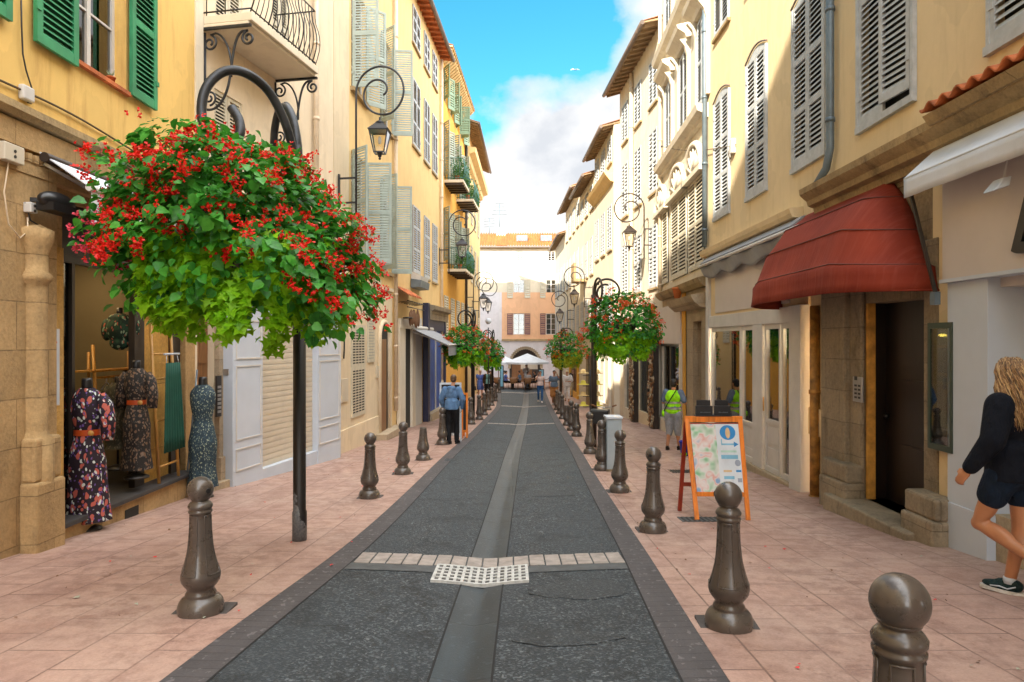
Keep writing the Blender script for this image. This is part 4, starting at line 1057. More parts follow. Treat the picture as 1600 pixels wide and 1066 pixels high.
def lush_balcony(W, u0, u1, z, out, lab, seed):
    mb = MB(); mb.wb(W, u0, u1, 0, out, z - .12, z)
    slab = mb.build('balcony', M['plaster_white'], B, label=lab)
    mb = MB()
    for k in range(5): mb.wb(W, u0 + .1 + k * (u1 - u0 - .3) / 4, u0 + .2 + k * (u1 - u0 - .3) / 4, 0, out - .05, z - .2, z - .121)
    mb.build('slab_joists', M['iron_brown'], slab)
    mb = MB(); n = int((u1 - u0) / .11)
    for i in range(n + 1):
        u = u0 + .03 + (u1 - u0 - .06) * i / n; mb.tube([W.P(u, out - .04 + .07 * math.sin(k / 4 * math.pi), z + .95 * k / 4) for k in range(5)], .011, 4)
    for uu in (u0 + .03, u1 - .03):
        for k in range(6): mb.tube([W.P(uu, .05 + (out - .1) * k / 6, z), W.P(uu, .05 + (out - .1) * k / 6, z + .95)], .011, 4)
    for zz in (z + .95, z + .08): mb.tube([W.P(u0 + .03, 0, zz), W.P(u0 + .03, out - .04, zz), W.P(u1 - .03, out - .04, zz), W.P(u1 - .03, 0, zz)], .018, 5)
    mb.build('railing', M['balcony_green'], slab)
    mb = MB(); rr = random.Random(seed)
    for k in range(900):
        c = W.P(rr.uniform(u0 + .1, u1 - .1), rr.uniform(.3, out + .05), z + abs(rr.gauss(.35, .35)))
        a1 = Vector((rr.gauss(0, 1), rr.gauss(0, 1), rr.gauss(0, 1))).normalized() * .07; a2 = Vector((rr.gauss(0, 1), rr.gauss(0, 1), rr.gauss(0, 1))).normalized() * .035
        mb.quad(c, c + a1 + a2, c + a1 * 2, c + a1 - a2)
    mb.build('plants', M['balcony_leaf'], slab, fix=False)
    mb = MB()
    for k in range(4): mb.lathe([(.08, 0), (.11, .2), (.12, .22), (.05, .22)], W.P(u0 + .25 + k * (u1 - u0 - .5) / 3, out - .3, z + .001), 9)
    mb.build('flower_pots', M['terracotta'], slab)
M['balcony_green'] = m_paint('balcony_green', (.03, .12, .09), .5)
M['balcony_leaf'] = m_leaf('balcony_leaf', (.02, .07, .015), (.04, .13, .02), (.09, .2, .04))
lush_balcony(W_, W_.pu(694), W_.pu(694) + 2.1, 8.55, .85, 'upper balcony with trailing plants and a terracotta pot', 1)
lush_balcony(W_, W_.pu(713), W_.pu(713) + 2.6, 8.5, .85, 'upper balcony with green tarpaulin like foliage', 2)
lush_balcony(W_, W_.pu(699), W_.pu(699) + 3.2, 4.75, .85, 'lower balcony crowded with cactus and shrubs', 3)

# ================================================================ far left building
B = thing('corner_building', 'tall ochre building with a deep moulded cornice at the far left end of the street', 'building', (-2.4, 42, g(42)))
W_ = WL4; L4 = W_.L
ops = [(a_, a_ + 1.0, c_, d_) for a_ in (1.0, 3.6, 6.2, 8.8) for c_, d_ in ((1.4, 3.5), (5.0, 7.2), (8.5, 10.6))]
facade(W_, 0, L4, -2.8, 13.6, ops, M['plaster_warm'], B)
backing(W_, ops, B)
for o_ in ops: closed_window(W_, *o_, M['shutter_cream'], B, pitch=.14, o=.03, sill=None)
cornice(W_, 0, L4, 11.3, [(0, 0), (.2, .1), (.25, .35), (.55, .45), (.6, .7), (0, .75)], M['plaster_warm'], B)
eave(W_, 0, L4, 13.6, .7, B, slope=.3)

# ================================================================ houses behind the eye on the left: they shade the street
def rear(name, label, W, u0, u1, zt, mat):
    t = thing(name, label, 'building', W.P((u0+u1)/2, 0, g(0)))
    ops = []
    u = u0 + .8
    while u < u1 - 1.6:
        for z in (4.2, 7.6, 11.0):
            if z + 2.2 < zt: ops.append((u, u + 1.1, z, z + 2.1))
        u += 2.6
    facade(W, u0, u1, -1, zt, ops, mat, t, back=9); backing(W, ops, t)
    for a_, b_, c_, d_ in ops:
        mb = MB(); mb.wb(W, a_, b_, -.05, -.01, c_, d_); mb.build('shutter', M['shutter_sage'], t)
rear('rear_building', 'tall sand coloured house on the left side behind the viewpoint', WL, -14.5, -2.02, 17.6, M['plaster_sand'])
rear('rear_building', 'very tall pale house far behind the viewpoint on the left', WL, -34, -14.52, 21.5, M['plaster_pale'])
# ================================================================ RIGHT: cream building over the door, the white shops
B = thing('cream_stone_building', 'cream plaster building with weathered grey white shutters over the dark stone doorway', 'building', (4.5, 9, g(9)))
W_ = WR; LR = W_.L
wz = (4.28, 6.83)
wins = [(W_.pu(1428), W_.pu(1346)), (W_.pu(1290), W_.pu(1242)), (W_.pu(1198), W_.pu(1169)), (W_.pu(1140), W_.pu(1118)), (W_.pu(1553) - 1.25, W_.pu(1553))]
ops = [(a_, b_, *wz) for a_, b_ in wins] + [(a_, b_, 8.3, 10.4) for a_, b_ in wins]
facade(W_, -6, LR, 3.3, 12.2, ops, M['plaster_sand'], B)
backing(W_, ops, B, o=-.1)
for i, (a_, b_) in enumerate(wins):
    if i == 0:
        w = (b_ - a_) / 2 - .004
        shutter(Fr(W_.P(b_, .02, 0)[:2], -W_.d, W_.n), w, wz[0], wz[1], M['shutter_white'], B, (.62,), pitch=.075)
        # near leaf: upper part fixed, lower part tilted outwards at the bottom
        zm = wz[0] + (wz[1] - wz[0]) * .60
        shutter(Fr(W_.P(a_, .02, 0)[:2], W_.d, W_.n), w, zm + .02, wz[1], M['shutter_white'], B, (), pitch=.075)
        lf = shutter(Fr(W_.P(a_ + .03, .02, 0)[:2], (W_.d * .985 + W_.n * .10), W_.n), w - .03, wz[0] + .09, zm, M['shutter_white'], B, (), pitch=.075, label='loose lower shutter flap hanging ajar')
        mb = MB(); mb.wb(W_, a_ - .06, a_ - .001, 0, .05, wz[0] - .02, wz[1]); mb.wb(W_, b_ + .001, b_ + .06, 0, .05, wz[0] - .02, wz[1]); mb.wb(W_, a_ - .06, b_ + .06, 0, .06, wz[0] - .09, wz[0] - .004); mb.build('window_frame', M['shutter_white'], B)
    else:
        closed_window(W_, a_, b_, *wz, M['shutter_white'], B, rails=(.33, .64), pitch=.075, o=.02, sill=None)
        mb = MB(); mb.wb(W_, a_ - .05, a_ - .001, 0, .045, wz[0] - .02, wz[1]); mb.wb(W_, b_ + .001, b_ + .05, 0, .045, wz[0] - .02, wz[1]); mb.wb(W_, a_ - .07, b_ + .07, 0, .06, wz[0] - .09, wz[0] - .004); mb.build('window_frame', M['shutter_white'], B)
    closed_window(W_, a_, b_, 8.3, 10.4, M['shutter_white'], B, rails=(.5,), pitch=.08, o=.02)
    # shallow segmental arch over each window
    mb = MB(); n = 12
    mb.tube([W_.P(a_ - .08 + (b_ - a_ + .16) * k / n, .03, wz[1] + .03 + .16 * math.sin(math.pi * k / n)) for k in range(n + 1)], .018, 5); mb.build('window_arch', M['gutter'], B)
    mb = MB(); mb.add([W_.P(a_ + (b_ - a_) * k / n, .012, wz[1] + .16 * math.sin(math.pi * k / n)) for k in range(n + 1)] , [tuple(range(n + 1))]); mb.build('arch_infill', M['shutter_white'], B, fix=False)
pipe(W_, W_.pu(1307), 4.2, 12, .055, M['zinc'], B, foot=[(.12, 0, .25), (.32, .12, .55)])
pipe(W_, W_.pu(1107), 3.7, 12, .06, M['zinc'], B)
# stone moulded cornice over the doorway
ca, cb_u = W_.pu(1478), W_.pu(1262, .2)
cornice(W_, 2, cb_u, 3.36, [(-.02, 0), (.10, 0), (.12, .09), (.20, .12), (.22, .19), (.27, .23), (.32, .28), (.33, .36), (-.02, .40)], M['stone_cornice'], B)
cornice(W_, W_.pu(1255), LR, 3.42, [(-.02, 0), (.16, .02), (.20, .08), (.22, .16), (-.02, .19)], M['plaster_sand'], B, 'shop_cornice')
# lower wall in stone with doorway
dn, df = W_.pu(1447), W_.pu(1353)
px0, px1 = W_.pu(1483), W_.pu(1270)
dz0, dz1 = -.52, 1.98
facade(W_, px0 - .5, px1, -1.6, 3.62, [(dn, df, dz0, dz1)], m_stone('door_stone', (.31, .225, .13), bw=.6, bh=.47, mortar=.007, damt=.6), B, depth=.34, name='ground_floor_wall', back=0)
mb = MB(); mb.wb(W_, px0 - .5, W_.pu(1462), 0.002, .03, -1.5, 3.5); mb.wb(W_, W_.pu(1292), px1, .002, .03, -1.3, 3.5); mb.build('yellow_render', M['plaster_sand'], B)
mb = MB(); mb.wb(W_, W_.pu(1310), px1 + .02, .03, .06, .1, .5); mb.build('render_patch', M['plaster_sand'], B)
# clustered door piers
mb = MB()
for (a_, b_, o_) in ((W_.pu(1472), dn - .02, .045), (W_.pu(1460), dn, .025), (df, W_.pu(1325), .06), (W_.pu(1335), W_.pu(1297), .14)):
    mb.wb(W_, a_, b_, 0.003, o_, -1.2, 2.6)
mb.build('door_pier', M['stone_grey'], B, bevel=.03)
for (a_, b_) in ((W_.pu(1472, .2), dn - .02), (W_.pu(1342, .1), W_.pu(1290, .2))):
    mb = MB(); mb.wb(W_, a_, b_, .03, .30, -1.3, -.33); mb.wb(W_, a_ + .01, b_ - .01, .03, .26, -.33, -.10); mb.build('pier_base', M['stone_grey'], B, bevel=.03)
mb = MB(); mb.wb(W_, dn - .3, df + .35, -.4, .40, -1.4, dz0); mb.build('doorstep', M['stone_grey'], B, bevel=.02)
mb = MB(); mb.wb(W_, dn + .02, df - .02, -.30, -.25, dz0, dz1)
for z in (dz0 + .15, dz0 + .95, dz0 + 1.7): mb.wb(W_, dn + .2, df - .35, -.25, -.235, z, z + .6)
dr = mb.build('door', M['wood_dark'], B)
mb = MB(); mb.ell(W_.P(df - .12, -.2, .55), .035, 0, 10, 6); mb.build('handle', M['iron_black'], dr)
mb = MB(); mb.wb(W_, df - .012, df - .001, -.33, -.11, dz0, dz1); mb.build('reveal_shade', M['wood_dark'], B)  # dark sheet over the stone reveal paints the black of the interior
mb = MB(); mb.wb(W_, df - .045, df - .001, -.10, .0, dz0, dz1); mb.build('ochre_jamb', m_paint('ochre_paint', (.62, .30, .05), .7, var=.3, scale=7), B)
# intercom
a_, b_ = W_.pu(1352, .1), W_.pu(1327, .1)
u = W_.pu(1340, .15)
mb = MB(); mb.wb(W_, u - .14, u + .1, .141, .165, W_.pz(1340, 628, .15), W_.pz(1340, 589, .15)); ip = mb.build('intercom', M['steel'], B, bevel=.006)
mb = MB(); zc = W_.pz(1340, 609, .15)
for i in range(4):
    for k in range(2): mb.wb(W_, u - .10 + k * .09, u - .04 + k * .09, .165, .168, zc - .11 + i * .05, zc - .085 + i * .05)
mb.wb(W_, u - .02, u + .05, .165, .168, zc + .12, zc + .17); mb.build('buttons', M['black_plastic'], ip)
# ochre rainwater pipe beside the white shop
pipe(W_, W_.pu(1272, .1), -1.2, 2.02, .07, M['pipe_rust'], B, name='rusty_pipe')

# ---- glazed menu case
t = thing('display_case', 'dark green glazed menu case with small framed pictures beside the doorway', 'display case', W_.P(6.9, .05, 0))
a_, b_ = W_.pu(1500, .05), W_.pu(1461, .05); z0_, z1_ = W_.pz(1470, 700), W_.pz(1470, 505)
mb = MB(); mb.wb(W_, a_, b_, .031, .045, z0_, z1_); mb.build('back_board', M['zinc'], t)
mb = MB()
for q in ((a_, b_, z0_, z0_ + .06), (a_, b_, z1_ - .06, z1_), (a_, a_ + .04, z0_ + .06, z1_ - .06), (b_ - .04, b_, z0_ + .06, z1_ - .06)): mb.wb(W_, q[0], q[1], .031, .13, q[2], q[3])
M['case_green'] = m_paint('case_green', (.03, .05, .035), .4); mb.build('case_frame', M['case_green'], t)
mb = MB(); mb.wb(W_, a_ + .04, b_ - .04, .115, .12, z0_ + .06, z1_ - .06); mb.build('pane', M['glass'], t)
um = (a_ + b_) / 2 + .04
for zz, hh, mt in ((z1_ - .55, .32, 'blue_panel'), (z1_ - .95, .34, 'wood_red'), (z0_ + .14, .3, 'scrap_pale')):
    mb = MB(); mb.wb(W_, um - .13, um + .13, .05, .06, zz, zz + hh); pc_ = mb.build('framed_picture', M['bamboo'], t)
    mb = MB(); mb.wb(W_, um - .10, um + .10, .06, .062, zz + .03, zz + hh - .03); mb.build('print', M[mt], pc_)
mb = MB(); mb.ell(W_.P(um, .08, z1_ - .13), (.03, .05, .015), 0, 8, 5); mb.build('lamp', m_emit('case_lamp', (1, .65, .1), 6), t)

# ---- tiled coping over the near cornice
mb = MB(); e0, e1 = 2.0, W_.pu(1458, .3)
nT = int((e1 - e0) / .21)
mb.grid(lambda a, b: W_.P(e0 + (e1 - e0) * a, .44 - .46 * b, 3.80 + .10 * b + .035 * math.sin(a * nT * 2 * math.pi)), nT * 8, 4)
o = mb.build('coping_tiles', M['terracotta'], B, fix=False); k = o.modifiers.new('s', 'SOLIDIFY'); k.thickness = .02
mb = MB(); mb.ext(W_, [(-.02, 3.60), (.35, 3.66), (.41, 3.75), (-.02, 3.80)], e0, e1); mb.build('coping_bed', M['stone_cornice'], B)

# ---- white near shop
t = thing('white_shop_front', 'smooth white shop front with a large black letter on its fascia at the right edge', 'shop front', W_.P(5, .1, g(5)))
s1 = 6.93
mb = MB(); mb.wb(W_, 0, s1, .0, .16, 2.12, 3.56); mb.build('fascia', M['fascia_white'], t, bevel=.004)
mb = MB(); mb.wb(W_, 0, s1 + .015, -.01, .185, 2.085, 2.12); mb.build('fascia_trim', M['cool_white'], t)
p0 = 6.32
mb = MB(); mb.wb(W_, p0, s1 - .02, -.3, .12, -1.3, 2.085); mb.build('pillar', M['cool_white'], t, bevel=.004)
mb = MB(); mb.wb(W_, p0 - .01, s1 - .01, -.3, .135, -1.3, -.12); mb.build('pillar_base', M['cool_white'], t, bevel=.004)
mb = MB(); mb.wb(W_, 0, p0, -.32, -.30, -.1, 2.085); mb.build('show_window', m_paint('pale_blind', (.52, .56, .58), .3, bmp=0), t)
mb = MB(); mb.wb(W_, 0, p0, -.34, .05, -1.3, -.1); mb.build('plinth', M['stone_pale'], t)
mb = MB(); mb.wb(W_, 0, p0, -.3, .0, 2.0, 2.085); mb.build('soffit', M['fascia_white'], t)
# letter
cu = bpy.data.curves.new('letter', 'FONT'); cu.body = 'b'; cu.size = .62; cu.shear = .35; cu.extrude = .02; cu.offset = .018; cu.bevel_depth = .004
to = bpy.data.objects.new('tmp', cu); COL.objects.link(to); dg = bpy.context.evaluated_depsgraph_get(); dg.update()
me = bpy.data.meshes.new_from_object(to.evaluated_get(dg)); bpy.data.objects.remove(to)
lu = W_.pu(1583, .18); X = -W_.d.to_3d(); n3 = W_.n.to_3d()
mt_ = Matrix(((X.x, 0, n3.x), (X.y, 0, n3.y), (0, 1, 0))).to_4x4()
mt_.translation = W_.P(lu, .19, W_.pz(1583, 394, .18)) - Vector((W_.P(5, .1, g(5))))
me.transform(mt_); me.materials.clear(); me.materials.append(M['black_plastic'])
lo = bpy.data.objects.new('sign_letter', me); COL.objects.link(lo); lo.parent = t
# white awning
t = thing('canvas_awning', 'white canvas awning with a straight valance over the white shop at the right edge', 'awning', W_.P(5, .3, 3.3))
e1 = 7.08
mb = MB(); mb.ext(W_, [(.10, 3.52), (.46, 3.19), (.46, 3.175), (.10, 3.50)], 1.5, e1); mb.build('fabric', M['awning_white'], t)
mb = MB(); mb.grid(lambda a, b: W_.P(1.5 + (e1 - 1.5) * a, .465 + .008 * math.sin(a * 50) * b, 3.19 - .21 * b), 60, 3); o = mb.build('valance', M['awning_white'], t, fix=False)
o.modifiers.new('s', 'SOLIDIFY').thickness = .004
mb = MB(); mb.tube([W_.P(1.5, .12, 3.5), W_.P(e1, .12, 3.5)], .045, 10); mb.tube([W_.P(1.5, .45, 3.18), W_.P(e1, .45, 3.18)], .018, 8); mb.build('roller', M['white_paint'], t)
mb = MB(); mb.bar(W_.P(e1 - .03, .44, 3.15), W_.P(6.97, .20, 1.98), .03); mb.build('support_arm', M['bronze_frame'], t)
mb = MB(); c = W_.P(6.98, .20, 1.95); mb.box(c.x-.03, c.x+.03, c.y-.04, c.y+.04, c.z-.08, c.z+.05); mb.build('wall_bracket', M['zinc'], t)
# small white floodlight
t = thing('floodlight', 'small white floodlight hanging under the white canvas awning', 'floodlight', W_.P(5.95, .3, 3.1))
c = W_.P(W_.pu(1563, .35), .35, 2.86 - .03)
mb = MB(); mb.hexa([c + Vector(p) for p in ((-.10, -.07, -.06), (.02, -.09, -.02), (.04, .07, -.02), (-.10, .09, -.06), (-.02, -.07, .05), (.06, -.06, .07), (.07, .06, .07), (-.02, .07, .05))]); mb.build('lamp_housing', M['cool_white'], t, bevel=.012)
mb = MB(); mb.tube([c + Vector((.03, 0, .05)), c + Vector((.05, 0, .2)), W_.P(5.95, .15, 3.35)], .01, 6); mb.build('mounting_arm', M['white_paint'], t)

# ---- red dome awning
t = thing('dome_awning', 'faded brick red dome awning with ribbed hoops above the dark doorway', 'awning', W_.P(9, .3, 2.6))
uA, uB = 8.15, 10.5    # ends of the straight front
lv = [(.02, 3.44, 0.0, 0), (.34, 3.20, .30, .04), (.60, 2.83, .62, .10), (.74, 2.42, .84, .10), (.78, 2.37, .92, .08), (.80, 2.07, .96, .04)]
def hoop(o, z, e, dip, n=9):
    """wall -> rounded corner -> front -> corner -> wall"""
    pts = []
    for k in range(n + 1):
        a_ = math.pi / 2 * k / n
        pts.append(W_.P(uA - e * math.cos(a_) , .02 + (o - .02) * math.sin(a_) ** .8, z - dip * math.cos(a_)))
    for k in range(1, 9): pts.append(W_.P(uA + (uB - uA) * k / 9, o, z))
    for k in range(n + 1):
        a_ = math.pi / 2 * (1 - k / n); pts.append(W_.P(uB + e * math.cos(a_), .02 + (o - .02) * math.sin(a_) ** .8, z - dip * math.cos(a_)))
    return pts
lv2 = []
for i, l in enumerate(lv):
    lv2.append(l)
    if i < len(lv) - 1 and i != 3:
        for f_ in (.33, .66): q_ = [l[k] + (lv[i+1][k] - l[k]) * f_ for k in range(4)]; q_[0] -= .008; lv2.append(tuple(q_))
H0 = [hoop(*l) for l in lv]
H = [[p + W_.n.to_3d() * (.009 * mnoise.noise(p * 3.1) + .004 * mnoise.noise(Vector((p.x * 3, p.y * 14, p.z * 2)))) for p in hoop(*l)] for l in lv2]
mb = MB(); m_ = len(H[0]); b0 = 0
for h in H: mb.v += [tuple(p) for p in h]
for i in range(len(H) - 1):
    for k in range(m_ - 1): mb.f.append((i * m_ + k, i * m_ + k + 1, (i + 1) * m_ + k + 1, (i + 1) * m_ + k)); mb.m.append(0); mb.sm.append(True)
def m_red():
    m, nt, b = nm('awning_red'); v = pos(nt)
    n1 = noise(nt, v, 1.4, 5, .6); n2 = noise(nt, pos(nt, (1, 9, .6)), 3, 4, .6)
    col = ramp(nt, n1, [(.3, (.18, .024, .012)), (.7, (.27, .042, .020))])
    col = mix(nt, ramp(nt, n2, [(.5, 0.0), (.8, .35)]), col, (.32, .085, .06))
    nt.links.new(col, b.inputs['Base Color']); b.inputs['Roughness'].default_value = .8; b.inputs['Specular IOR Level'].default_value = .2
    bump(nt, b, noise(nt, pos(nt, (1, 14, 1)), 2, 4), .5, .015); return m
M['awning_red'] = m_red()
o = mb.build('fabric', M['awning_red'], t); k = o.modifiers.new('s', 'SOLIDIFY'); k.thickness = .006
mb = MB()
for l in (1, 2, 3): mb.tube([p + W_.n.to_3d() * .008 for p in H0[l]], .007, 5)
mb.build('hoop_seam', m_paint('seam', (.12, .03, .02), .6), t)
mb = MB(); mb.tube([p + Vector((0, 0, .006)) - W_.n.to_3d() * .02 for p in H0[5]], .012, 5); mb.build('hem_tube', M['awning_red'], t)

# ================================================================ pale timber shop front
t = thing('pale_shop_front', 'off white timber shop front with glazed doors reflecting the street beside the red awning', 'shop front', W_.P(12.5, 0, g(12.5)))
f0, f1 = W_.pu(1266), LR - .12
zf = -.80
WP = M['white_paint']
dA, dB = W_.pu(1246), W_.pu(1222)      # glazed bay next to pilaster
mb = MB()
mb.wb(W_, f0, W_.pu(1248), -.05, .16, -1.6, 2.06)                        # near pilaster
mb.wb(W_, W_.pu(1113), f1, -.05, .10, -1.7, 3.4)                        # far pilaster
mb.wb(W_, W_.pu(1197), W_.pu(1182), -.06, .08, zf, 1.8)
mb.wb(W_, f0, f1, -.06, .08, 1.80, 2.06)
mb.build('pilaster', WP, t, bevel=.008)
mb = MB(); mb.wb(W_, f0, f1, -.06, .03, 2.06, 3.42); mb.build('upper_wall', M['plaster_sand'], t)
mb = MB(); mb.wb(W_, W_.pu(1238), W_.pu(1121), .03, .055, 2.12, 3.02); mb.build('blank_sign_board', M['fascia_white'], t, bevel=.006)
mb = MB(); mb.wb(W_, f0, f1 + .1, -2.5, .12, -1.8, zf); mb.build('step', M['stone_pale'], t, bevel=.015)
mb = MB(); mb.wb(W_, f0 + .2, f1, .12, .34, -1.8, zf - .13); mb.build('step', M['stone_grey'], t, bevel=.015)
M['glass_shop'] = m_glass('glass_shop', (.9, .92, .9), .22)
def leaf_door(pa, pb, name, glazed_from, handle=False):
    a_, b_ = W_.pu(pa), W_.pu(pb)
    mb = MB(); s_ = .075; zt_ = 1.80
    mb.wb(W_, a_, a_ + s_, -.03, .04, zf, zt_); mb.wb(W_, b_ - s_, b_, -.03, .04, zf, zt_); mb.wb(W_, a_ + s_, b_ - s_, -.03, .04, zt_ - .09, zt_); mb.wb(W_, a_ + s_, b_ - s_, -.03, .04, zf, zf + .09)
    if glazed_from > zf + .2:
        mb.wb(W_, a_ + s_, b_ - s_, -.03, .04, glazed_from - .07, glazed_from); mb.wb(W_, a_ + s_, b_ - s_, -.015, .015, zf + .09, glazed_from - .07)
        for z in ((zf + .14, glazed_from - .5), (glazed_from - .42, glazed_from - .12)):
            mb.wb(W_, a_ + s_ + .04, b_ - s_ - .04, .015, .028, z[0], z[1])
    f_ = mb.build(name, WP, t, bevel=.004)
    mb = MB(); mb.wb(W_, a_ + s_, b_ - s_, -.004, .004, max(zf + .09, glazed_from), zt_ - .09); mb.build('pane', M['glass_shop'], f_)
    if handle:
        mb = MB(); mb.tube([W_.P(b_ - .03, .07, .25), W_.P(b_ - .03, .07, .5)], .012, 6); mb.build('handle', M['bamboo'], f_)
leaf_door(1247, 1224, 'shop_window', zf)
leaf_door(1223, 1198, 'door', .12, True)
leaf_door(1181.5, 1161, 'door', -.05)
leaf_door(1160.5, 1114, 'shop_window', zf + .35)
# room behind; its warm lighting is added to brighten the panes
mb = MB(); a_, b_, d_ = f0 - .1, f1 + .1, -2.6; P = W_.P
mb.quad(P(a_, d_, zf), P(b_, d_, zf), P(b_, d_, 2.2), P(a_, d_, 2.2)); mb.quad(P(a_, -.06, zf), P(a_, d_, zf), P(a_, d_, 2.2), P(a_, -.06, 2.2)); mb.quad(P(b_, -.06, zf), P(b_, d_, zf), P(b_, d_, 2.2), P(b_, -.06, 2.2)); mb.quad(P(a_, -.06, 2.1), P(b_, -.06, 2.1), P(b_, d_, 2.1), P(a_, d_, 2.1))
mb.build('shop_interior', m_paint('warm_interior', (.66, .52, .32), .8), t, fix=False)
mb = MB()
for uu in (10.9, 12.2, 13.5, 14.7): mb.wb(W_, uu, uu + .8, -1.1, -.8, 2.05, 2.08)
mb.build('ceiling_emitter', m_emit('pane_fill_glow', (1, .82, .55), 70), t)  # added glowing strips, unseen from the street, to brighten the shop glass
mb = MB(); rr = random.Random(8)
for k in range(9):
    uu = 10.9 + k * .42; mb.lathe([(.02, 0), (.17, .05), (.13, .9), (.10, 1.0), (.15, 1.25), (.04, 1.35)], W_.P(uu, -1.3 - rr.random() * .4, zf + .1), 9, mi=k % 3)
mb.build('clothes_on_rack', [m_paint('mustard_cloth', (.55, .32, .05), .8), m_paint('rose_cloth', (.45, .12, .09), .8), m_paint('linen_cloth', (.6, .55, .45), .8)], t)
# retracted grey awning
t = thing('rolled_awning', 'grey fabric awning rolled in above the blank white sign board with sagging scalloped valance', 'awning', W_.P(13, .1, 3))
a0, a1 = W_.pu(1258, .2), W_.pu(1100, .2)
mb = MB(); mb.ext(W_, [(.06, 3.42), (.10, 3.42), (.30, 3.26), (.26, 3.22)], a0 + .3, a1); mb.build('fabric', M['awning_grey'], t)
mb = MB(); mb.tube([W_.P(a0, .30, 3.20), W_.P(a1, .30, 3.20)], .033, 10); mb.build('front_bar', M['white_paint'], t)
mb = MB(); mb.grid(lambda a, b: W_.P(a0 + .3 + (a1 - a0 - .3) * a, .28 - .10 * b + .03 * math.sin(a * 26), 3.18 - b * (.20 + .10 * abs(math.sin(a * math.pi * 4)))), 80, 5)
o = mb.build('valance', M['awning_grey'], t, fix=False); o.modifiers.new('s', 'SOLIDIFY').thickness = .004

# ================================================================ ornate building
B = thing('ornate_building', 'tall sunlit building with moulded cornices, shell arches and louvred shutters', 'building', (4.7, 19, g(19)))
W_ = WR2; L2 = W_.L
def uu(px): return W_.pu(px)
c2 = [(uu(1106), uu(1092)), (uu(1076), uu(1064)), (uu(1051), uu(1042))]
c1 = [(uu(1102), uu(1078)), (uu(1075), uu(1051)), (uu(1045), uu(1030))]
ops = [(a_, b_, 7.25, 9.35) for a_, b_ in c2] + [(a_, b_, 10.8, 12.9) for a_, b_ in c2] + [(a_, b_, 3.3, 5.55) for a_, b_ in c1]
facade(W_, 0, L2, 2.9, 16.5, ops, M['plaster_bright'], B)
backing(W_, ops, B, o=-.1)
for a_, b_ in c2:
    for z0_, z1_ in ((7.25, 9.35), (10.8, 12.9)):
        closed_window(W_, a_, b_, z0_, z1_, M['shutter_white'], B, pitch=.08, o=.03, sill=None)
        mb = MB()
        mb.wb(W_, a_ - .22, a_ - .06, 0, .08, z0_, z1_ + .1); mb.wb(W_, b_ + .06, b_ + .22, 0, .08, z0_, z1_ + .1)
        mb.ext(W_, [(0, z1_ + .1), (.12, z1_ + .1), (.16, z1_ + .2), (.34, z1_ + .32), (.38, z1_ + .42), (0, z1_ + .5)], a_ - .3, b_ + .3)
        for q in (a_ - .2, b_ + .06):
            mb.ext(W_, [(.0, z1_ - .35), (.08, z1_ - .3), (.14, z1_ - .1), (.28, z1_ + .08), (0, z1_ + .1)], q, q + .14)
        mb.build('window_surround', M['plaster_bright'], B)
for a_, b_ in c1:
    closed_window(W_, a_, b_, 3.3, 5.55, M['shutter_cream'], B, pitch=.09, o=.04, sill=None)
    mb = MB(); m = (a_ + b_) / 2; w = (b_ - a_) / 2 + .1; n = 14
    arc = [W_.P(m + w * math.cos(math.pi * k / n), .10, 5.65 + .75 * math.sin(math.pi * k / n)) for k in range(n + 1)]
    mb.tube(arc, .09, 7); mb.wb(W_, m - w - .1, m + w + .1, 0, .2, 5.56, 5.68)
    for k in range(1, 7): mb.tube([W_.P(m, .10, 5.72), W_.P(m + w * .8 * math.cos(math.pi * k / 7), .08, 5.70 + .6 * math.sin(math.pi * k / 7))], [.05, .08], 6)
    mb.build('shell_arch', M['plaster_bright'], B)
for z, k in ((6.75, 1), (10.15, 1.2), (13.6, 1.3), (16.2, 1.8)):
    cornice(W_, -.02, L2 + .02, z, [(0, 0), (.10 * k, 0), (.12 * k, .10), (.26 * k, .16), (.30 * k, .30), (0, .34)], M['plaster_bright'], B)
cornice(W_, 0, L2, 2.8, [(0, 0), (.1, 0), (.2, .1), (.25, .2), (0, .25)], M['stone_cornice'], B, 'string_course')
mb = MB(); a_, b_ = uu(1104), uu(1062); mb.ext(W_, [(0, 2.3), (.15, 2.32), (.30, 2.45), (.38, 2.6), (0, 2.66)], a_, b_); mb.build('door_hood', M['stone_pale'], B)
da, db = uu(1096), uu(1083)
facade(W_, 0, L2, -2, 2.9, [(da, db, -1.2, 2.0), (uu(1066), uu(1034), -1.0, 1.42)], M['stone_pale'], B, name='ground_floor_wall', back=0, depth=.3)
mb = MB(); mb.wb(W_, da, db, -.28, -.22, -1.2, 2.0); mb.build('door', M['wood_brown'], B)
pipe(W_, L2 - .05, 2.9, 16, .06, M['pipe_cream'], B)
mb = MB(); mb.wb(W_, uu(1073), uu(1068), .02, .05, -2, 3); mb.build('ochre_strip', M['plaster_orange'], B)
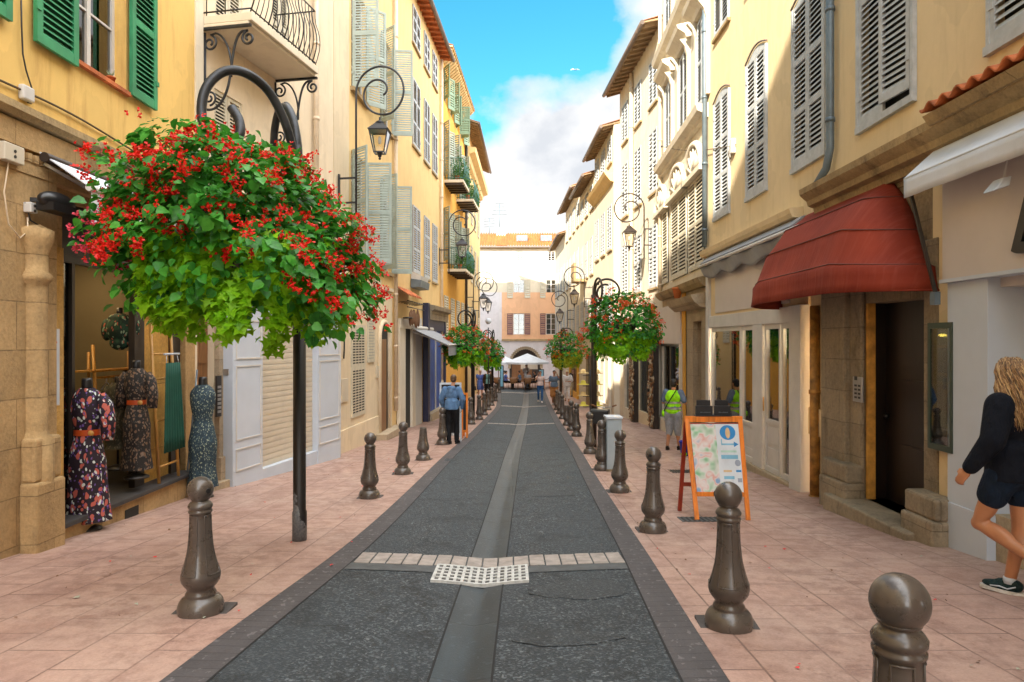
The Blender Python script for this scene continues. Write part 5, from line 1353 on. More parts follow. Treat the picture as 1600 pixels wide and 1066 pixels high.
# dark shop window with white sign board
t = thing('corner_shop_window', 'dark glazed shop window below a blank pale board, next to the man in the vest', 'shop front', W_.P(5, 0, g(20.5)))
a_, b_ = uu(1068), uu(1032)
mb = MB(); mb.wb(W_, a_, b_, .02, .10, 1.42, 2.55); mb.build('blank_sign_board', M['fascia_white'], t, bevel=.01)
mb = MB(); mb.wb(W_, a_ - .1, a_ + .14, -.02, .10, -2, 1.42); mb.wb(W_, b_ - .10, b_ + .1, -.02, .1, -2, 1.42); mb.wb(W_, a_ + .14, b_ - .1, -.02, .08, -2, -.95); mb.build('white_surround', M['plaster_bright'], t)
mb = MB(); m = a_ + (b_ - a_) * .5; mb.wb(W_, m - .12, m + .12, -.06, .02, -.95, 1.4); mb.wb(W_, a_ + .14, a_ + .2, -.06, .02, -.95, 1.4); mb.wb(W_, a_ + .2, b_ - .1, -.06, .02, 1.34, 1.4); mb.build('window_frame', M['black_plastic'], t)
mb = MB(); mb.wb(W_, a_ + .14, b_ - .1, -.05, -.04, -.95, 1.34); mb.build('pane', M['glass_dark'], t)
mb = MB(); mb.wb(W_, a_ + .14, b_ - .1, -.9, -.88, -.95, 1.4); mb.build('shop_interior', M['interior'], t)
mb = MB(); mb.tube([W_.P(b_ + .05, .1, 2.62), W_.P(b_ + .05, 1.15, 2.62)], .03, 6); mb.tube([W_.P(b_ + .05, 1.15, 2.62), W_.P(b_ + .05, 1.2, 2.5)], .03, 6); mb.build('iron_arm', M['iron_brown'], t)
t = thing('flower_pot', 'small terracotta pot standing on the stone hood above the doorway', 'pot', W_.P(uu(1071), .25, 2.66))
mb = MB(); mb.lathe([(.08, 0), (.13, .24), (.145, .24), (.145, .29), (.06, .29)], W_.P(uu(1071), .22, 2.66), 14); mb.build('pot', m_paint('orange_pot', (.60, .16, .04), .7), t)
mb = MB(); mb.lathe([(.10, .0), (.10, .012)], W_.P(uu(1071), .22, 2.93), 12); mb.build('soil', M['scrap_brown'], t)

# ================================================================ white buildings running down the right side
def plain(name, label, W, u0, u1, zt, rows, ncol, mat, ev=None, smat='shutter_white', gmat=None, wv=1.0, pitch=.12, off=.6, z0=-3):
    t = thing(name, label, 'building', W.P((u0 + u1) / 2, 0, W.gz((u0 + u1) / 2)))
    L = u1 - u0; ops = []
    for i in range(ncol):
        c = u0 + L * (i + .5) / ncol
        for (a_, b_) in rows: ops.append((c - wv / 2, c + wv / 2, a_, b_))
    facade(W, u0, u1, z0, zt, ops, mat, t); backing(W, ops, t, o=-.12)
    for o_ in ops: closed_window(W, *o_, M[smat], t, pitch=pitch, o=.03, sill='stone_cornice')
    if ev: eave(W, u0 - .05, u1 + .05, zt, ev, t, slope=.18)
    return t
rw = [(0.9 + 2.4, 5.4), (6.6, 8.7), (9.4, 11.0)]
t3 = plain('white_building', 'narrow sunlit white building with a deep timber eave and a long downpipe', WR3, 0, WR3.L, 11.9, [(3.3, 5.4), (6.5, 8.6), (9.5, 11.0)], 3, M['plaster_bright'], .62)
pipe(WR3, WR3.L * .62, -1.6, 11.7, .07, M['pipe_cream'], t3)
t4 = plain('white_building', 'low eaved white building beyond the long downpipe with a moulded band below its roof', WR4, 0, 5.4, 10.6, [(1.9, 4.0), (5.4, 7.3), (9.1, 10.2)], 3, M['plaster_bright'], .5)
cornice(WR4, 0, 5.4, 8.15, [(0, 0), (.15, .05), (.35, .3), (.42, .42), (0, .5)], M['plaster_warm'], t4)
t5 = plain('white_building', 'third sunlit white building down the right side with small upper windows', WR4, 5.42, WR4.L, 9.9, [(1.7, 3.7), (4.9, 6.8), (8.2, 9.4)], 3, M['plaster_bright'], .55)
t6 = plain('white_building', 'farthest white building on the right side next to the plaza', WR5, 0, 8.5, 10.6, [(1.5, 3.6), (5.0, 7.0), (8.3, 9.8)], 4, M['plaster_bright'], .5)
plain('white_building', 'pale building closing the right side at the plaza', WR5, 8.52, WR5.L, 9.2, [(1.5, 3.6), (5.0, 7.0)], 4, M['plaster_bright'], .5)
# balcony box with yellow shutters on the fourth one
mb = MB(); mb.wb(WR4, 8.2, 9.6, 0, .7, 4.7, 4.85); mb.wb(WR4, 8.2, 9.6, .6, .7, 4.85, 5.7); mb.build('balcony', M['stone_cornice'], t5)
# ground floor shops on that side
W_ = WR3
def shop(W, u0, u1, zt, label, mats, group=None):
    t = thing('shop_front', label, 'shop front', W.P((u0 + u1) / 2, 0, W.gz((u0 + u1) / 2)))
    zb = W.gz(u1) - .3
    mb = MB(); mb.wb(W, u0, u0 + .22, .02, .14, zb, zt); mb.wb(W, u1 - .22, u1, .02, .14, zb, zt); mb.wb(W, u0 + .22, u1 - .22, .02, .12, zt - .35, zt); mb.wb(W, u0 + .22, u1 - .22, .02, .12, zb, W.gz(u0) + .35)
    mb.build('shop_surround', M[mats[0]], t)
    mb = MB(); mb.wb(W, u0 + .22, u1 - .22, .02, .05, W.gz(u0) + .35, zt - .35); mb.build('pane', M[mats[1]], t)
    n = max(2, int((u1 - u0) / 1.1)); mb = MB()
    for i in range(1, n): u = u0 + .2 + (u1 - u0 - .4) * i / n; mb.wb(W, u - .03, u + .03, .05, .09, W.gz(u0) + .35, zt - .35)
    mb.build('glazing_bar', M[mats[2]], t)
    return t
M['shop_glass'] = m_paint('shop_glass', (.05, .06, .06), .06, bmp=0); M['shop_glass'].node_tree.nodes['Principled BSDF'].inputs['Roughness'].default_value = .06
ta = shop(W_, .3, 3.0, 1.9, 'dark glazed shop front flanked by tall ornate carved racks', ('plaster_pale', 'shop_glass', 'dark_metal'))
shop(W_, 3.2, 5.2, 1.8, 'second dark glazed shop front past the ornate racks', ('plaster_bright', 'shop_glass', 'stone_cornice'))
for uu_ in (.25, 3.0):
    t = thing('carved_rack', 'tall rack of knobbly dark trinkets ' + ('against the pale wall near the man in the vest' if uu_ < 1 else 'at the far jamb of the dark shop front'), 'rack', W_.P(uu_, .2, W_.gz(uu_)))
    mb = MB(); zb = W_.gz(uu_); mb.wb(W_, uu_ - .25, uu_ + .25, .12, .3, zb, zb + 3.0); mb.build('rack_frame', M['iron_brown'], t)
    mb = MB(); rr = random.Random(int(uu_ * 10))
    for k in range(260):
        q = W_.P(uu_ + rr.uniform(-.3, .3), .30 + rr.uniform(0, .06), zb + rr.uniform(.1, 3.0)); r_ = rr.uniform(.025, .06)
        mb.ell(q, (r_ * .6, r_, r_ * rr.uniform(.6, 1.6)), rr.choice([0, 0, 1]), 6, 4)
    mb.build('trinkets', [M['wood_brown'], M['stone_pale']], t)
shop(WR4, .5, 3.6, 1.4, 'sunlit white shop front beyond the flower post on the right', ('plaster_bright', 'plaster_bright', 'white_paint'))
shop(WR4, 4.2, 7.6, 1.1, 'brown shop front behind the rack of hats', ('stone_cornice', 'shop_glass', 'wood_brown'))
shop(WR5, .5, 5, .9, 'ochre shop front farthest down the right pavement', ('plaster_orange', 'shop_glass', 'wood_brown'))

# ================================================================ building closing the street
B = thing('plaza_building', 'house with clay tile roof, mauve shutters and arched ground floor closing the street', 'building', (1, 60, g(60)))
WF = Wall((-9.5, 60.0), (11.5, 60.0), 1); WF.n = Vector((0, -1)); W_ = WF
U = lambda px: (px - 800) / F * 60 + 9.5
Zp = lambda py: CZ + (533 - py) / F * 60
wf = [(U(802), U(819)), (U(853), U(869))]
z_sun_edge = Zp(457)  # height where the painted sunlit white takes over
ops = [(a_, b_, Zp(523), Zp(490)) for a_, b_ in wf] + [(a_, b_, Zp(466), Zp(437)) for a_, b_ in wf] + [(a_, b_, Zp(408), Zp(393)) for a_, b_ in ((U(807), U(817)), (U(856), U(867)))]
facade(W_, U(784), 21, Zp(531), Zp(386), ops, M['plaster_white'], B, back=9)  # white plaster puts blown-out sunlight into the upper wall's colour
facade(W_, 0, U(784) - .002, -3, Zp(386), [], M['plaster_white'], B, back=9, name='side_wall')
mb = MB(); pr = [(0, Zp(531)), (.03, Zp(531)), (.03, z_sun_edge), (0, z_sun_edge)]
# apricot wall colour below the painted sunlit white, openings left clear
o2 = [o_ for o_ in ops if o_[3] < z_sun_edge + .3]
fa_ = WF.P; W2 = Wall((-9.5, 59.97), (11.5, 59.97), 1); W2.n = Vector((0, -1))
facade(W2, U(784), 21, Zp(531), z_sun_edge, [(a_ - .02, b_ + .02, c_, d_) for a_, b_, c_, d_ in o2], M['plaster_apricot'], B, back=0, depth=.03, name='apricot_below_sun')
mb = MB(); mb.wb(W_, 0, U(784), .0, .03, -3, z_sun_edge); mb.build('grey_below_sun', M['plaster_lilac'], B)  # grey wall colour; the white above it is painted sunlight
for (a_, b_, c_, d_) in ops: sash(W_, a_, b_, c_, d_, B, M['white_paint'], o=-.08, bars=(1, 3), glass='glass_dark')
backing(W_, ops, B, o=-.2, mat='shop_glass')
for (a_, b_, c_, d_) in ops[:4]:
    for s_ in (0, 1):
        w = (b_ - a_) * .52
        o0 = a_ - w - .04 if s_ == 0 else b_ + .04
        shutter(Fr(W_.P(o0, .07, 0)[:2], W_.d, W_.n), w, c_, d_, M['shutter_mauve' if d_ < z_sun_edge else 'shutter_cream'], B, (.5,), pitch=.14)
# arch storey
zA = Zp(531); ac, ar = U(821), 25 / F * 60; zs_ = Zp(575)
mb = MB(); n = 24; z_t = zA
arcp = [(ac - ar * math.cos(math.pi * k / n), zs_ + (Zp(545) - zs_) * math.sin(math.pi * k / n)) for k in range(n + 1)]
P = W_.P
for k in range(n):
    (ua, za), (ub, zb) = arcp[k], arcp[k + 1]; mb.quad(P(ua, 0, za), P(ub, 0, zb), P(ub, 0, z_t), P(ua, 0, z_t)); mb.quad(P(ua, 0, za), P(ub, 0, zb), P(ub, -.6, zb), P(ua, -.6, za))
mb.quad(P(U(767), 0, -3), P(ac - ar, 0, -3), P(ac - ar, 0, z_t), P(U(767), 0, z_t)); mb.quad(P(ac + ar, 0, -3), P(21, 0, -3), P(21, 0, z_t), P(ac + ar, 0, z_t))
mb.quad(P(ac - ar, 0, -3), P(ac - ar, -.6, -3), P(ac - ar, -.6, zs_), P(ac - ar, 0, zs_)); mb.quad(P(ac + ar, 0, -3), P(ac + ar, -.6, -3), P(ac + ar, -.6, zs_), P(ac + ar, 0, zs_))
mb.build('arch_wall', M['plaster_lilac'], B, fix=False)
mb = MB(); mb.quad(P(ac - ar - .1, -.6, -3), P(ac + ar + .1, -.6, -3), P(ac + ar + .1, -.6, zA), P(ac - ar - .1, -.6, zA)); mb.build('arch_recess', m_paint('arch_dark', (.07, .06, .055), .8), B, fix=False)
mb = MB()
for k in range(n + 1):
    ua, za = arcp[k]; mb.wb(W_, ua - .12, ua + .12, .0, .06, za - .05, za + .2)
mb.build('arch_stones', M['stone_pale'], B)
mb = MB(); mb.wb(W_, ac - 1.2, ac + .6, -.58, -.5, g(60) , -.2); mb.build('cafe_door', M['wood_brown'], B)
mb = MB(); mb.wb(W_, ac - .4, ac + 1.1, -.5, -.48, -1.0, -.1); mb.build('pale_window', M['plaster_bright'], B)  # pale plaster panel set in the arch recess
mb = MB(); mb.wb(W_, U(784), 21, .031, .12, Zp(533), Zp(530)); mb.wb(W_, 0, 21, 0, .25, Zp(389), Zp(386)); mb.build('string_course', M['stone_cornice'], B)
mb = MB(); zr = Zp(386); nt_ = 90
mb.grid(lambda a, b: P(21 * a, .35 - 5.5 * b, zr + .05 + 1.95 * b + .09 * math.sin(a * nt_ * 2 * math.pi) + .07 * ((b * 14) % 1)), nt_ * 4, 28); mb.build('roof', M['roof_tile'], B, fix=False)
mb = MB(); mb.wb(W_, 0, 21, .36, .5, zr - .1, zr + .02); mb.build('gutter', M['gutter'], B)
for px_, py_, ww in ((816, 368, 1.0), (855, 371, 1.0)):
    u = U(px_) ; mb = MB(); mb.wb(W_, u - .5, u + .5, -2.9, -1.6, zr + .75, zr + 1.28); mb.build('skylight', M['zinc'], B)
mb = MB(); u = U(783); mb.wb(W_, u - .5, u + .4, -4.8, -4.2, zr + .5, zr + 2.4); mb.build('chimney', M['plaster_bright'], B)
t = thing('roof_antenna', 'thin television aerial standing on the far tiled roof', 'antenna', P(U(779), -4.5, zr + 2))
mb = MB(); c = P(U(779), -4.5, zr + 1.7); mb.tube([c, c + Vector((0, 0, 3.0))], .035, 5)
for k in range(4): mb.tube([c + Vector((-.7 + .1 * k, 0, 2.0 + .35 * k)), c + Vector((.7 - .1 * k, 0, 2.0 + .35 * k))], .022, 4)
mb.build('mast', M['zinc'], t)
t = thing('roof_antenna', 'short branching aerial on the left end of the far tiled roof', 'antenna', P(U(762), -4.5, zr + 1.5))
mb = MB(); c = P(U(762), -4.5, zr + 1.5); mb.tube([c, c + Vector((0, 0, 1.9))], .03, 5)
for k in range(4): mb.tube([c + Vector((-.5, 0, 1.0 + .25 * k)), c + Vector((.5, 0, 1.1 + .25 * k))], .02, 4)
mb.build('mast', M['zinc'], t)
# light grey house at the left of the plaza
B2 = plain('grey_building', 'light grey house with pale shutters at the left corner of the plaza', Wall((-2.6, 48.02), (-3.3, 59.9), -1), 0, 9, 6.2, [(-.2, 1.6), (2.6, 4.6)], 3, M['plaster_lilac'])

# rear houses on the right, behind the eye, close the street for bounce light
rear('rear_building', 'sand coloured house on the right side behind the viewpoint', WR, -34, -6.05, 12, M['plaster_sand'])
# ================================================================ bollards
def ground_at(px, py):
    """point of the ground seen at a photograph pixel"""
    D = 2.0
    while D < 60 and (533 - py) / F * D + CZ > G((px - 800) / F * D, D): D += .01
    x = (px - 800) / F * D
    return Vector((x, D, G(x, D)))
def m_bollard():
    m, nt, b = nm('bollard'); v = pos(nt)
    n1 = noise(nt, v, 5, 6, .6); n2 = noise(nt, v, 22, 5, .65)
    c = ramp(nt, n1, [(.3, (.060, .047, .038)), (.7, (.080, .064, .052))])
    tc_ = N(nt, 'ShaderNodeTexCoord'); sx = N(nt, 'ShaderNodeSeparateXYZ'); nt.links.new(tc_.outputs['Object'], sx.inputs[0])
    low = mathn(nt, 'SUBTRACT', mathn(nt, 'ADD', mathn(nt, 'MULTIPLY', n1, .5), -.10), sx.outputs[2])
    c = mix(nt, ramp(nt, low, [(-.05, 0.0), (.12, .75)]), c, (.085, .07, .058))
    c = mix(nt, ramp(nt, n2, [(.70, 0.0), (.72, .8)]), c, (.16, .14, .12))
    c = mix(nt, ramp(nt, n2, [(.24, .8), (.27, 0.0)]), c, (.02, .016, .013))
    nt.links.new(c, b.inputs['Base Color']); nt.links.new(ramp(nt, noise(nt, v, 9, 6, .7), [(.35, .20), (.7, .50)]), b.inputs['Roughness'])
    b.inputs['Coat Weight'].default_value = .3; bump(nt, b, noise(nt, v, 34, 5, .6), .22, .003); return m
M['bollard'] = m_bollard()
M['bollard_slab'] = m_paint('bollard_slab', (.07, .06, .056), .8, var=.2, scale=9, bmp=.4)
k_ = .95 / 230
BP = [(36, 0), (37, 4), (37, 14), (35, 20), (31, 26), (25, 29), (24, 31), (25, 33), (24, 36), (21.5, 39), (22, 43), (26, 48), (30.5, 55), (32, 62), (31.5, 68), (28.6, 76), (25, 88), (22, 100), (19.8, 115), (18.4, 130), (17.6, 145), (17.1, 160), (17, 170),
      (19.2, 171.5), (19.2, 174), (17.8, 175.5), (17.8, 178), (19.6, 179.5), (19.8, 183), (18, 186), (16.4, 188), (13.2, 190), (12.8, 192), (15.5, 193.5), (15.8, 195.5), (12.5, 197)]
def make_bollard(headless=False, label='', group='bollards along the kerbs'):
    t = thing('bollard', label, 'bollard', (0, 0, 0), group, local=True)
    mb = MB(); prof = [(r * k_, z * k_) for r, z in BP]
    if headless: prof = [(r * k_ , z * k_) for r, z in BP if z < 160] + [(17.5 * k_, 165 * k_), (16.5 * k_, 167 * k_)]
    mb.lathe(prof, seg=28); b = mb.build('post', M['bollard'], t)
    # raised oblong panels cast in the flared shaft
    mb = MB()
    def rad(z):
        for i in range(len(BP) - 1):
            if BP[i][1] * k_ <= z <= BP[i + 1][1] * k_:
                f_ = (z - BP[i][1] * k_) / max(1e-6, (BP[i + 1][1] - BP[i][1]) * k_); return (BP[i][0] + (BP[i + 1][0] - BP[i][0]) * f_) * k_
        return .08
    ztop = .69 if not headless else .62
    for a0 in (R(-110), R(-20), R(70), R(160)):
        da = R(26); pts = []
        zz = [.29 + (ztop - .29) * i / 9 for i in range(10)]
        for z in zz: pts.append((a0 - da, z))
        for q in range(1, 4): pts.append((a0 - da + 2 * da * q / 4, ztop))
        for z in zz[::-1]: pts.append((a0 + da, z))
        for q in range(1, 4): pts.append((a0 + da - 2 * da * q / 4, .29))
        mb.tube([(math.cos(a) * (rad(z) + .001), math.sin(a) * (rad(z) + .001), z) for a, z in pts], .0045, 5, closed=True)
    mb.build('cast_panel', M['bollard'], b)
    if not headless:
        mb = MB(); mb.ell((0, 0, 209.5 * k_), .088, 0, 28, 18); hd = mb.build('ball_head', M['bollard'], t)
        mb = MB(); mb.tube([(.07, -.045, 209.5 * k_), (.0775, -.05, 209.5 * k_)], .018, 12); mb.build('plug', M['black_plastic'], hd)
    mb = MB(); mb.box(-.19, .19, -.17, .17, -.03, .004); mb.build('footing_slab', M['bollard_slab'], t)
    return t
bl = make_bollard(); bh = make_bollard(True)
spots = [('L', 314, 957, 'brown bollard nearest the viewpoint on the left pavement, below the big flower ball', 0),
 ('L', 577, 778, 'second brown bollard on the left pavement, just past the black flower post', 0),
 ('L', 629, 741, 'third brown bollard on the left, between a whole bollard and the headless one', 0),
 ('L', 661, 719, 'headless brown bollard with its ball broken off', 1),
 ('L', 691, 695, 'brown bollard standing right behind the headless one, next to the man in the blue hoodie', 0),
 ('R', 1403, 1100, 'huge cropped bollard at the bottom right edge of the photo', 0),
 ('R', 1139, 980, 'brown bollard in front of the orange sandwich board', 0),
 ('R', 1020, 831, 'brown bollard to the left of the orange sandwich board', 0),
 ('R', 968, 769, 'brown bollard beside the pale utility cabinet', 0),
 ('R', 941, 735, 'brown bollard overlapping the pale utility cabinet and the parked bicycle', 0),
 ('R', 922, 709, 'brown bollard in front of the black flower post on the right', 0)]
LABELS_FAR_L = ['first of the small far bollards on the left, beside the orange framed chalkboard', 'second of the small far bollards on the left', 'third of the small far bollards on the left', 'fourth of the small far bollards on the left', 'fifth of the small far bollards on the left', 'sixth of the small far bollards on the left', 'farthest small bollard on the left before the plaza']
LABELS_FAR_R = ['far right bollard just beyond the black flower post', 'second far right bollard beyond the black flower post', 'far right bollard without its ball, in the middle of the row', 'fourth far right bollard beyond the black flower post', 'fifth far right bollard near the man in tan shorts', 'sixth far right bollard near the man in tan shorts', 'last bollard of the right row before the plaza']
first = {0: bl, 1: bh}; used = {0: False, 1: False}; slot = []
for sd, px, py, lb, hl in spots:
    p = ground_at(px, py) if py < 1066 else Vector((1.21, 2.15, g(2.15)))
    slot.append((p, lb, hl))
for i, q in enumerate(((736, 663), (749, 656), (757, 649), (763, 641), (768, 634), (774, 627), (780, 614))): slot.append((ground_at(*q), LABELS_FAR_L[i], 0))
for i, q in enumerate(((901, 682), (893, 673), (886, 665), (879, 655), (874, 647), (870, 641), (867, 633))): slot.append((ground_at(*q), LABELS_FAR_R[i], 1 if i == 2 else 0))
for i, (p, lb, hl) in enumerate(slot):
    o = first[hl] if not used[hl] else copy_tree(first[hl]); used[hl] = True
    o.location = (p.x, p.y, g(p.y)); o.rotation_euler.z = R(90) * (i % 4) + R(random.uniform(-5, 5))
    o['label'] = lb; o.rotation_euler.x = R(random.uniform(-1.2, 1.2)); o.rotation_euler.y = R(random.uniform(-1.2, 1.2))

# ================================================================ flowers
def heart(mb, c, d, n, L, mi=0, notch=.12, cup=.12):
    """leaf: base c, direction d, normal n"""
    d = d.normalized(); s = d.cross(n).normalized(); n = s.cross(d)
    w = L * .46
    pts = [(0, 0, 0), (-notch * .3, .55, 0), (.25, 1, cup), (.62, .72, cup), (1, 0, -.05), (.62, -.72, cup), (.25, -1, cup), (-notch * .3, -.55, 0)]
    v = [c + d * (a * L) + s * (b * w) + n * (h * L) for a, b, h in pts] + [c + d * (L * .45)]
    mb.add(v, [(8, 0, 1, 2), (8, 2, 3, 4), (8, 4, 5, 6), (8, 6, 7, 0)], mi, True)
def star(mb, c, d, n, L, mi=0):
    """lobed sweet potato vine leaf"""
    d = d.normalized(); s = d.cross(n).normalized(); n = s.cross(d)
    pts = [(0, 0), (-.15, .35), (.25, .28), (.30, .72), (.52, .26), (1, 0), (.52, -.26), (.30, -.72), (.25, -.28), (-.15, -.35)]
    v = [c + d * (a * L) + s * (b * L) + n * (-.18 * a * a * L + .1 * abs(b) * L) for a, b in pts] + [c + d * (L * .3)]
    mb.add(v, [(10, i, (i + 1) % 10) for i in range(10)], mi, True)
M['leaf_green'] = m_leaf('leaf_green', (.010, .085, .012), (.030, .20, .022), (.08, .34, .035), .38, .3)
M['leaf_lime'] = m_leaf('leaf_lime', (.11, .32, .008), (.20, .50, .012), (.34, .66, .02), .45, .4)
M['leaf_lime_sunned'] = m_leaf('leaf_lime_sunned', (.16, .24, .012), (.32, .40, .02), (.5, .52, .04), .45, .4)  # lime leaf with the sun's yellow put into its colour
M['bloom_red'] = m_leaf('bloom_red', (.50, .006, .004), (.72, .012, .006), (.80, .03, .015), .5, .25)
M['bloom_orange'] = m_leaf('bloom_orange', (.62, .05, .008), (.72, .12, .012), (.75, .06, .01), .5, .25)
M['bloom_pink'] = m_leaf('bloom_pink', (.62, .03, .08), (.72, .05, .10), (.75, .1, .15), .5, .25)
def flower_ball(c, rx, ry, rz, parent, seed, n_green, n_lime, n_bloom, size=1.0, bloom='bloom_red', lime='leaf_lime', split=-.28, skirt=.85, bumps=.22, shift=(0, 0), tilt=0.0, gaps=0):
    rr = random.Random(seed); c = Vector(c)
    def shell(u, v):
        """direction -> radius factor with an uneven outline"""
        d = Vector((math.sin(v) * math.cos(u), math.sin(v) * math.sin(u), math.cos(v)))
        k = 1 + bumps * mnoise.noise(d * 2.1 + Vector((seed, 0, 0))) + bumps * .6 * mnoise.noise(d * 5.3 + Vector((0, seed, 0)))
        return d, k
    def lean(p):
        e = (p.x - c.x) / rx
        return p - Vector((0, 0, tilt * max(0, e + .1) ** 1.6 * rz))
    core = MB()
    dark = []
    mg = MB(); ml = MB(); mf = MB(); mp = MB()
    for i in range(n_green):
        u = rr.uniform(0, 6.283); v = math.acos(rr.uniform(-.75, 1)); d, k = shell(u, v)
        cz = math.cos(v)
        if cz < split and rr.random() < .75: continue
        q = rr.uniform(.62, 1.0) if rr.random() < .35 else rr.uniform(.88, 1.04)
        p = c + Vector((d.x * rx, d.y * ry, d.z * rz)) * (k * q)
        p = lean(p); out = Vector((d.x / rx, d.y / ry, d.z / rz)).normalized()
        hang = (Vector((rr.gauss(0, .5), rr.gauss(0, .5), -.55 + rr.gauss(0, .35))) + out * .55)
        nrm = (out + Vector((0, 0, .6)) + Vector((rr.gauss(0, .35), rr.gauss(0, .35), rr.gauss(0, .35)))).normalized()
        heart(mg, p, hang, nrm, size * rr.choice((rr.uniform(.04, .07), rr.uniform(.06, .10), rr.uniform(.08, .115))))
    for i in range(n_lime):
        u = rr.uniform(0, 6.283); t_ = rr.random(); q = rr.uniform(.55, 1) ** .6
        zz = split + .12 - t_ * (.86 + split) + rr.gauss(0, .05)
        rad = math.sqrt(max(.12, 1 - min(.98, abs(zz) ** 3.0))) * skirt
        k = 1 + bumps * mnoise.noise(Vector((math.cos(u) * 2, math.sin(u) * 2, zz * 2 + seed)))
        drop = .42 * mnoise.noise(Vector((math.cos(u) * 3.7, math.sin(u) * 3.7, seed * 1.3))) if t_ > .3 else 0
        p = c + Vector((math.cos(u) * rx * rad * q * k + shift[0] * t_, math.sin(u) * ry * rad * q * k + shift[1] * t_, (zz + drop) * rz))
        out = Vector((math.cos(u), math.sin(u), -.1))
        d = out * .5 + Vector((rr.gauss(0, .45), rr.gauss(0, .45), -.6 + rr.gauss(0, .25)))
        nrm = (out * .7 + Vector((0, 0, .8)) + Vector((rr.gauss(0, .3), rr.gauss(0, .3), rr.gauss(0, .3)))).normalized()
        star(ml, p, d, nrm, size * rr.uniform(.055, .10))
    for i in range(n_bloom):
        u = rr.uniform(0, 6.283); v = math.acos(rr.uniform(split - .1, .97)); d, k = shell(u, v)
        p = c + Vector((d.x * rx, d.y * ry, d.z * rz)) * (k * rr.uniform(.98, 1.08)); p = lean(p)
        if mnoise.noise(p * 2.3 / size) < -.22: continue
        for j in range(rr.randint(4, 10)):
            pc = p + Vector((rr.gauss(0, .032), rr.gauss(0, .032), rr.gauss(0, .026))) * size
            for m in range(4):
                a = rr.uniform(0, 6.28); e = Vector((rr.gauss(0, 1), rr.gauss(0, 1), rr.gauss(0, 1))).normalized(); f_ = e.orthogonal().normalized()
                s_ = size * rr.uniform(.012, .021)
                tgt = mp if (bloom == 'bloom_red' and d.x < -.80) else mf
                tgt.add([pc, pc + e * s_ + f_ * s_ * .6, pc + e * s_ * 1.7, pc + e * s_ - f_ * s_ * .6], [(0, 1, 2, 3)])
    # dark stems and soil inside so the far side does not shine through
    for i in range(60):
        a = rr.uniform(0, 6.28); b = rr.uniform(-.6, .9); e = Vector((math.cos(a) * rx * .75, math.sin(a) * ry * .75, b * rz * .7))
        core.tube([c + Vector((0, 0, -.1)), c + e * .5 + Vector((0, 0, .05)), c + e], [.012, .008, .004], 4)
    core.lathe([(.10, -.28), (.28, -.05), (.32, .05), (.2, .1)], c, 12)
    core.build('basket', M['iron_brown'], parent)
    mg.build('foliage', M['leaf_green'], parent, fix=False); ml.build('trailing_foliage', M[lime], parent, fix=False)
    mf.build('blossoms', M[bloom], parent, fix=False)
    if mp.v: mp.build('blossoms', M['bloom_pink'], parent, label='pinker blossoms on the left tip', fix=False)
def hoop_pts(base, dirv, r=.46, rise=.1, turns=1.28, r1=.17, n=46):
    """iron hoop: rises from the pole, arches out along dirv and curls in on itself"""
    pts = []; Z = Vector((0, 0, 1)); c0 = base + dirv * r + Z * rise
    for i in range(n + 1):
        t = i / n; rad = r + (r1 - r) * max(0, (t - .45) / .55) ** 1.1
        a = math.pi - t * turns * 2 * math.pi
        pts.append(c0 + dirv * (rad * math.cos(a)) * 1.0 + Z * (rad * math.sin(a)) - Z * 0)
    return [base - Z * .35 + dirv * .0] + pts
# --- big one on the left
pb = Vector((-2.24, 7.2, g(7.2)))
t = thing('flower_post', 'black iron post with scrolled hoops carrying the huge ball of red flowers on the left', 'flower post', pb)
mb = MB(); mb.lathe([(.075, 0), (.075, .3), (.066, .32), (.066, 3.4)], pb, 16); post = mb.build('post', M['iron_black'], t)
M['worn_steel'] = m_paint('worn_steel', (.16, .17, .18), .5, .5, var=.35, scale=12)
def m_worn():
    m, nt, b = nm('worn_post_foot'); v = pos(nt)
    n = noise(nt, pos(nt, (3, 3, 2.2)), 3, 5, .6)
    sx = N(nt, 'ShaderNodeSeparateXYZ'); nt.links.new(pos(nt), sx.inputs[0])
    low = mathn(nt, 'SUBTRACT', mathn(nt, 'ADD', mathn(nt, 'MULTIPLY', n, .7), -.02), mathn(nt, 'SUBTRACT', sx.outputs[2], pb.z))
    low = mathn(nt, 'ADD', low, mathn(nt, 'MULTIPLY', mathn(nt, 'SUBTRACT', pb.x, sx.outputs[0]), 2.2))
    nt.links.new(mix(nt, ramp(nt, low, [(.0, 0.0), (.02, 1.0)]), (.009, .007, .007), ramp(nt, noise(nt, pos(nt), 40, 4), [(.3, (.07, .08, .09)), (.7, (.17, .18, .19))])), b.inputs['Base Color']); b.inputs['Roughness'].default_value = .5; return m
post.data.materials[0] = m_worn()
mb = MB(); mb.lathe([(.066, 3.4), (.071, 3.4), (.071, 3.58), (.064, 3.6)], pb, 18); mb.build('cap', M['iron'], post)
top = pb + Vector((0, 0, 3.52))
cB = at(376, 368, 6.05)
d1 = Vector((-.80, -.60, 0)).normalized()
def curve3(pl, n=8):
    """smooth curve through points (Catmull-Rom)"""
    P_ = [pl[0]] + pl + [pl[-1]]; out = []
    for i in range(1, len(P_) - 2):
        for k in range(n):
            t_ = k / n; a, b, c_, d_ = P_[i-1], P_[i], P_[i+1], P_[i+2]
            out.append(.5 * ((2 * b) + (c_ - a) * t_ + (2*a - 5*b + 4*c_ - d_) * t_**2 + (3*b - a - 3*c_ + d_) * t_**3))
    return out + [pl[-1]]
h1 = [(452, 330, 7.05), (459, 262, 7.0), (450, 205, 6.85), (422, 146, 6.7), (385, 115, 6.5), (350, 112, 6.4), (322, 138, 6.3), (315, 180, 6.25), (328, 220, 6.2), (352, 236, 6.2), (373, 214, 6.25), (374, 190, 6.3), (362, 169, 6.35)]
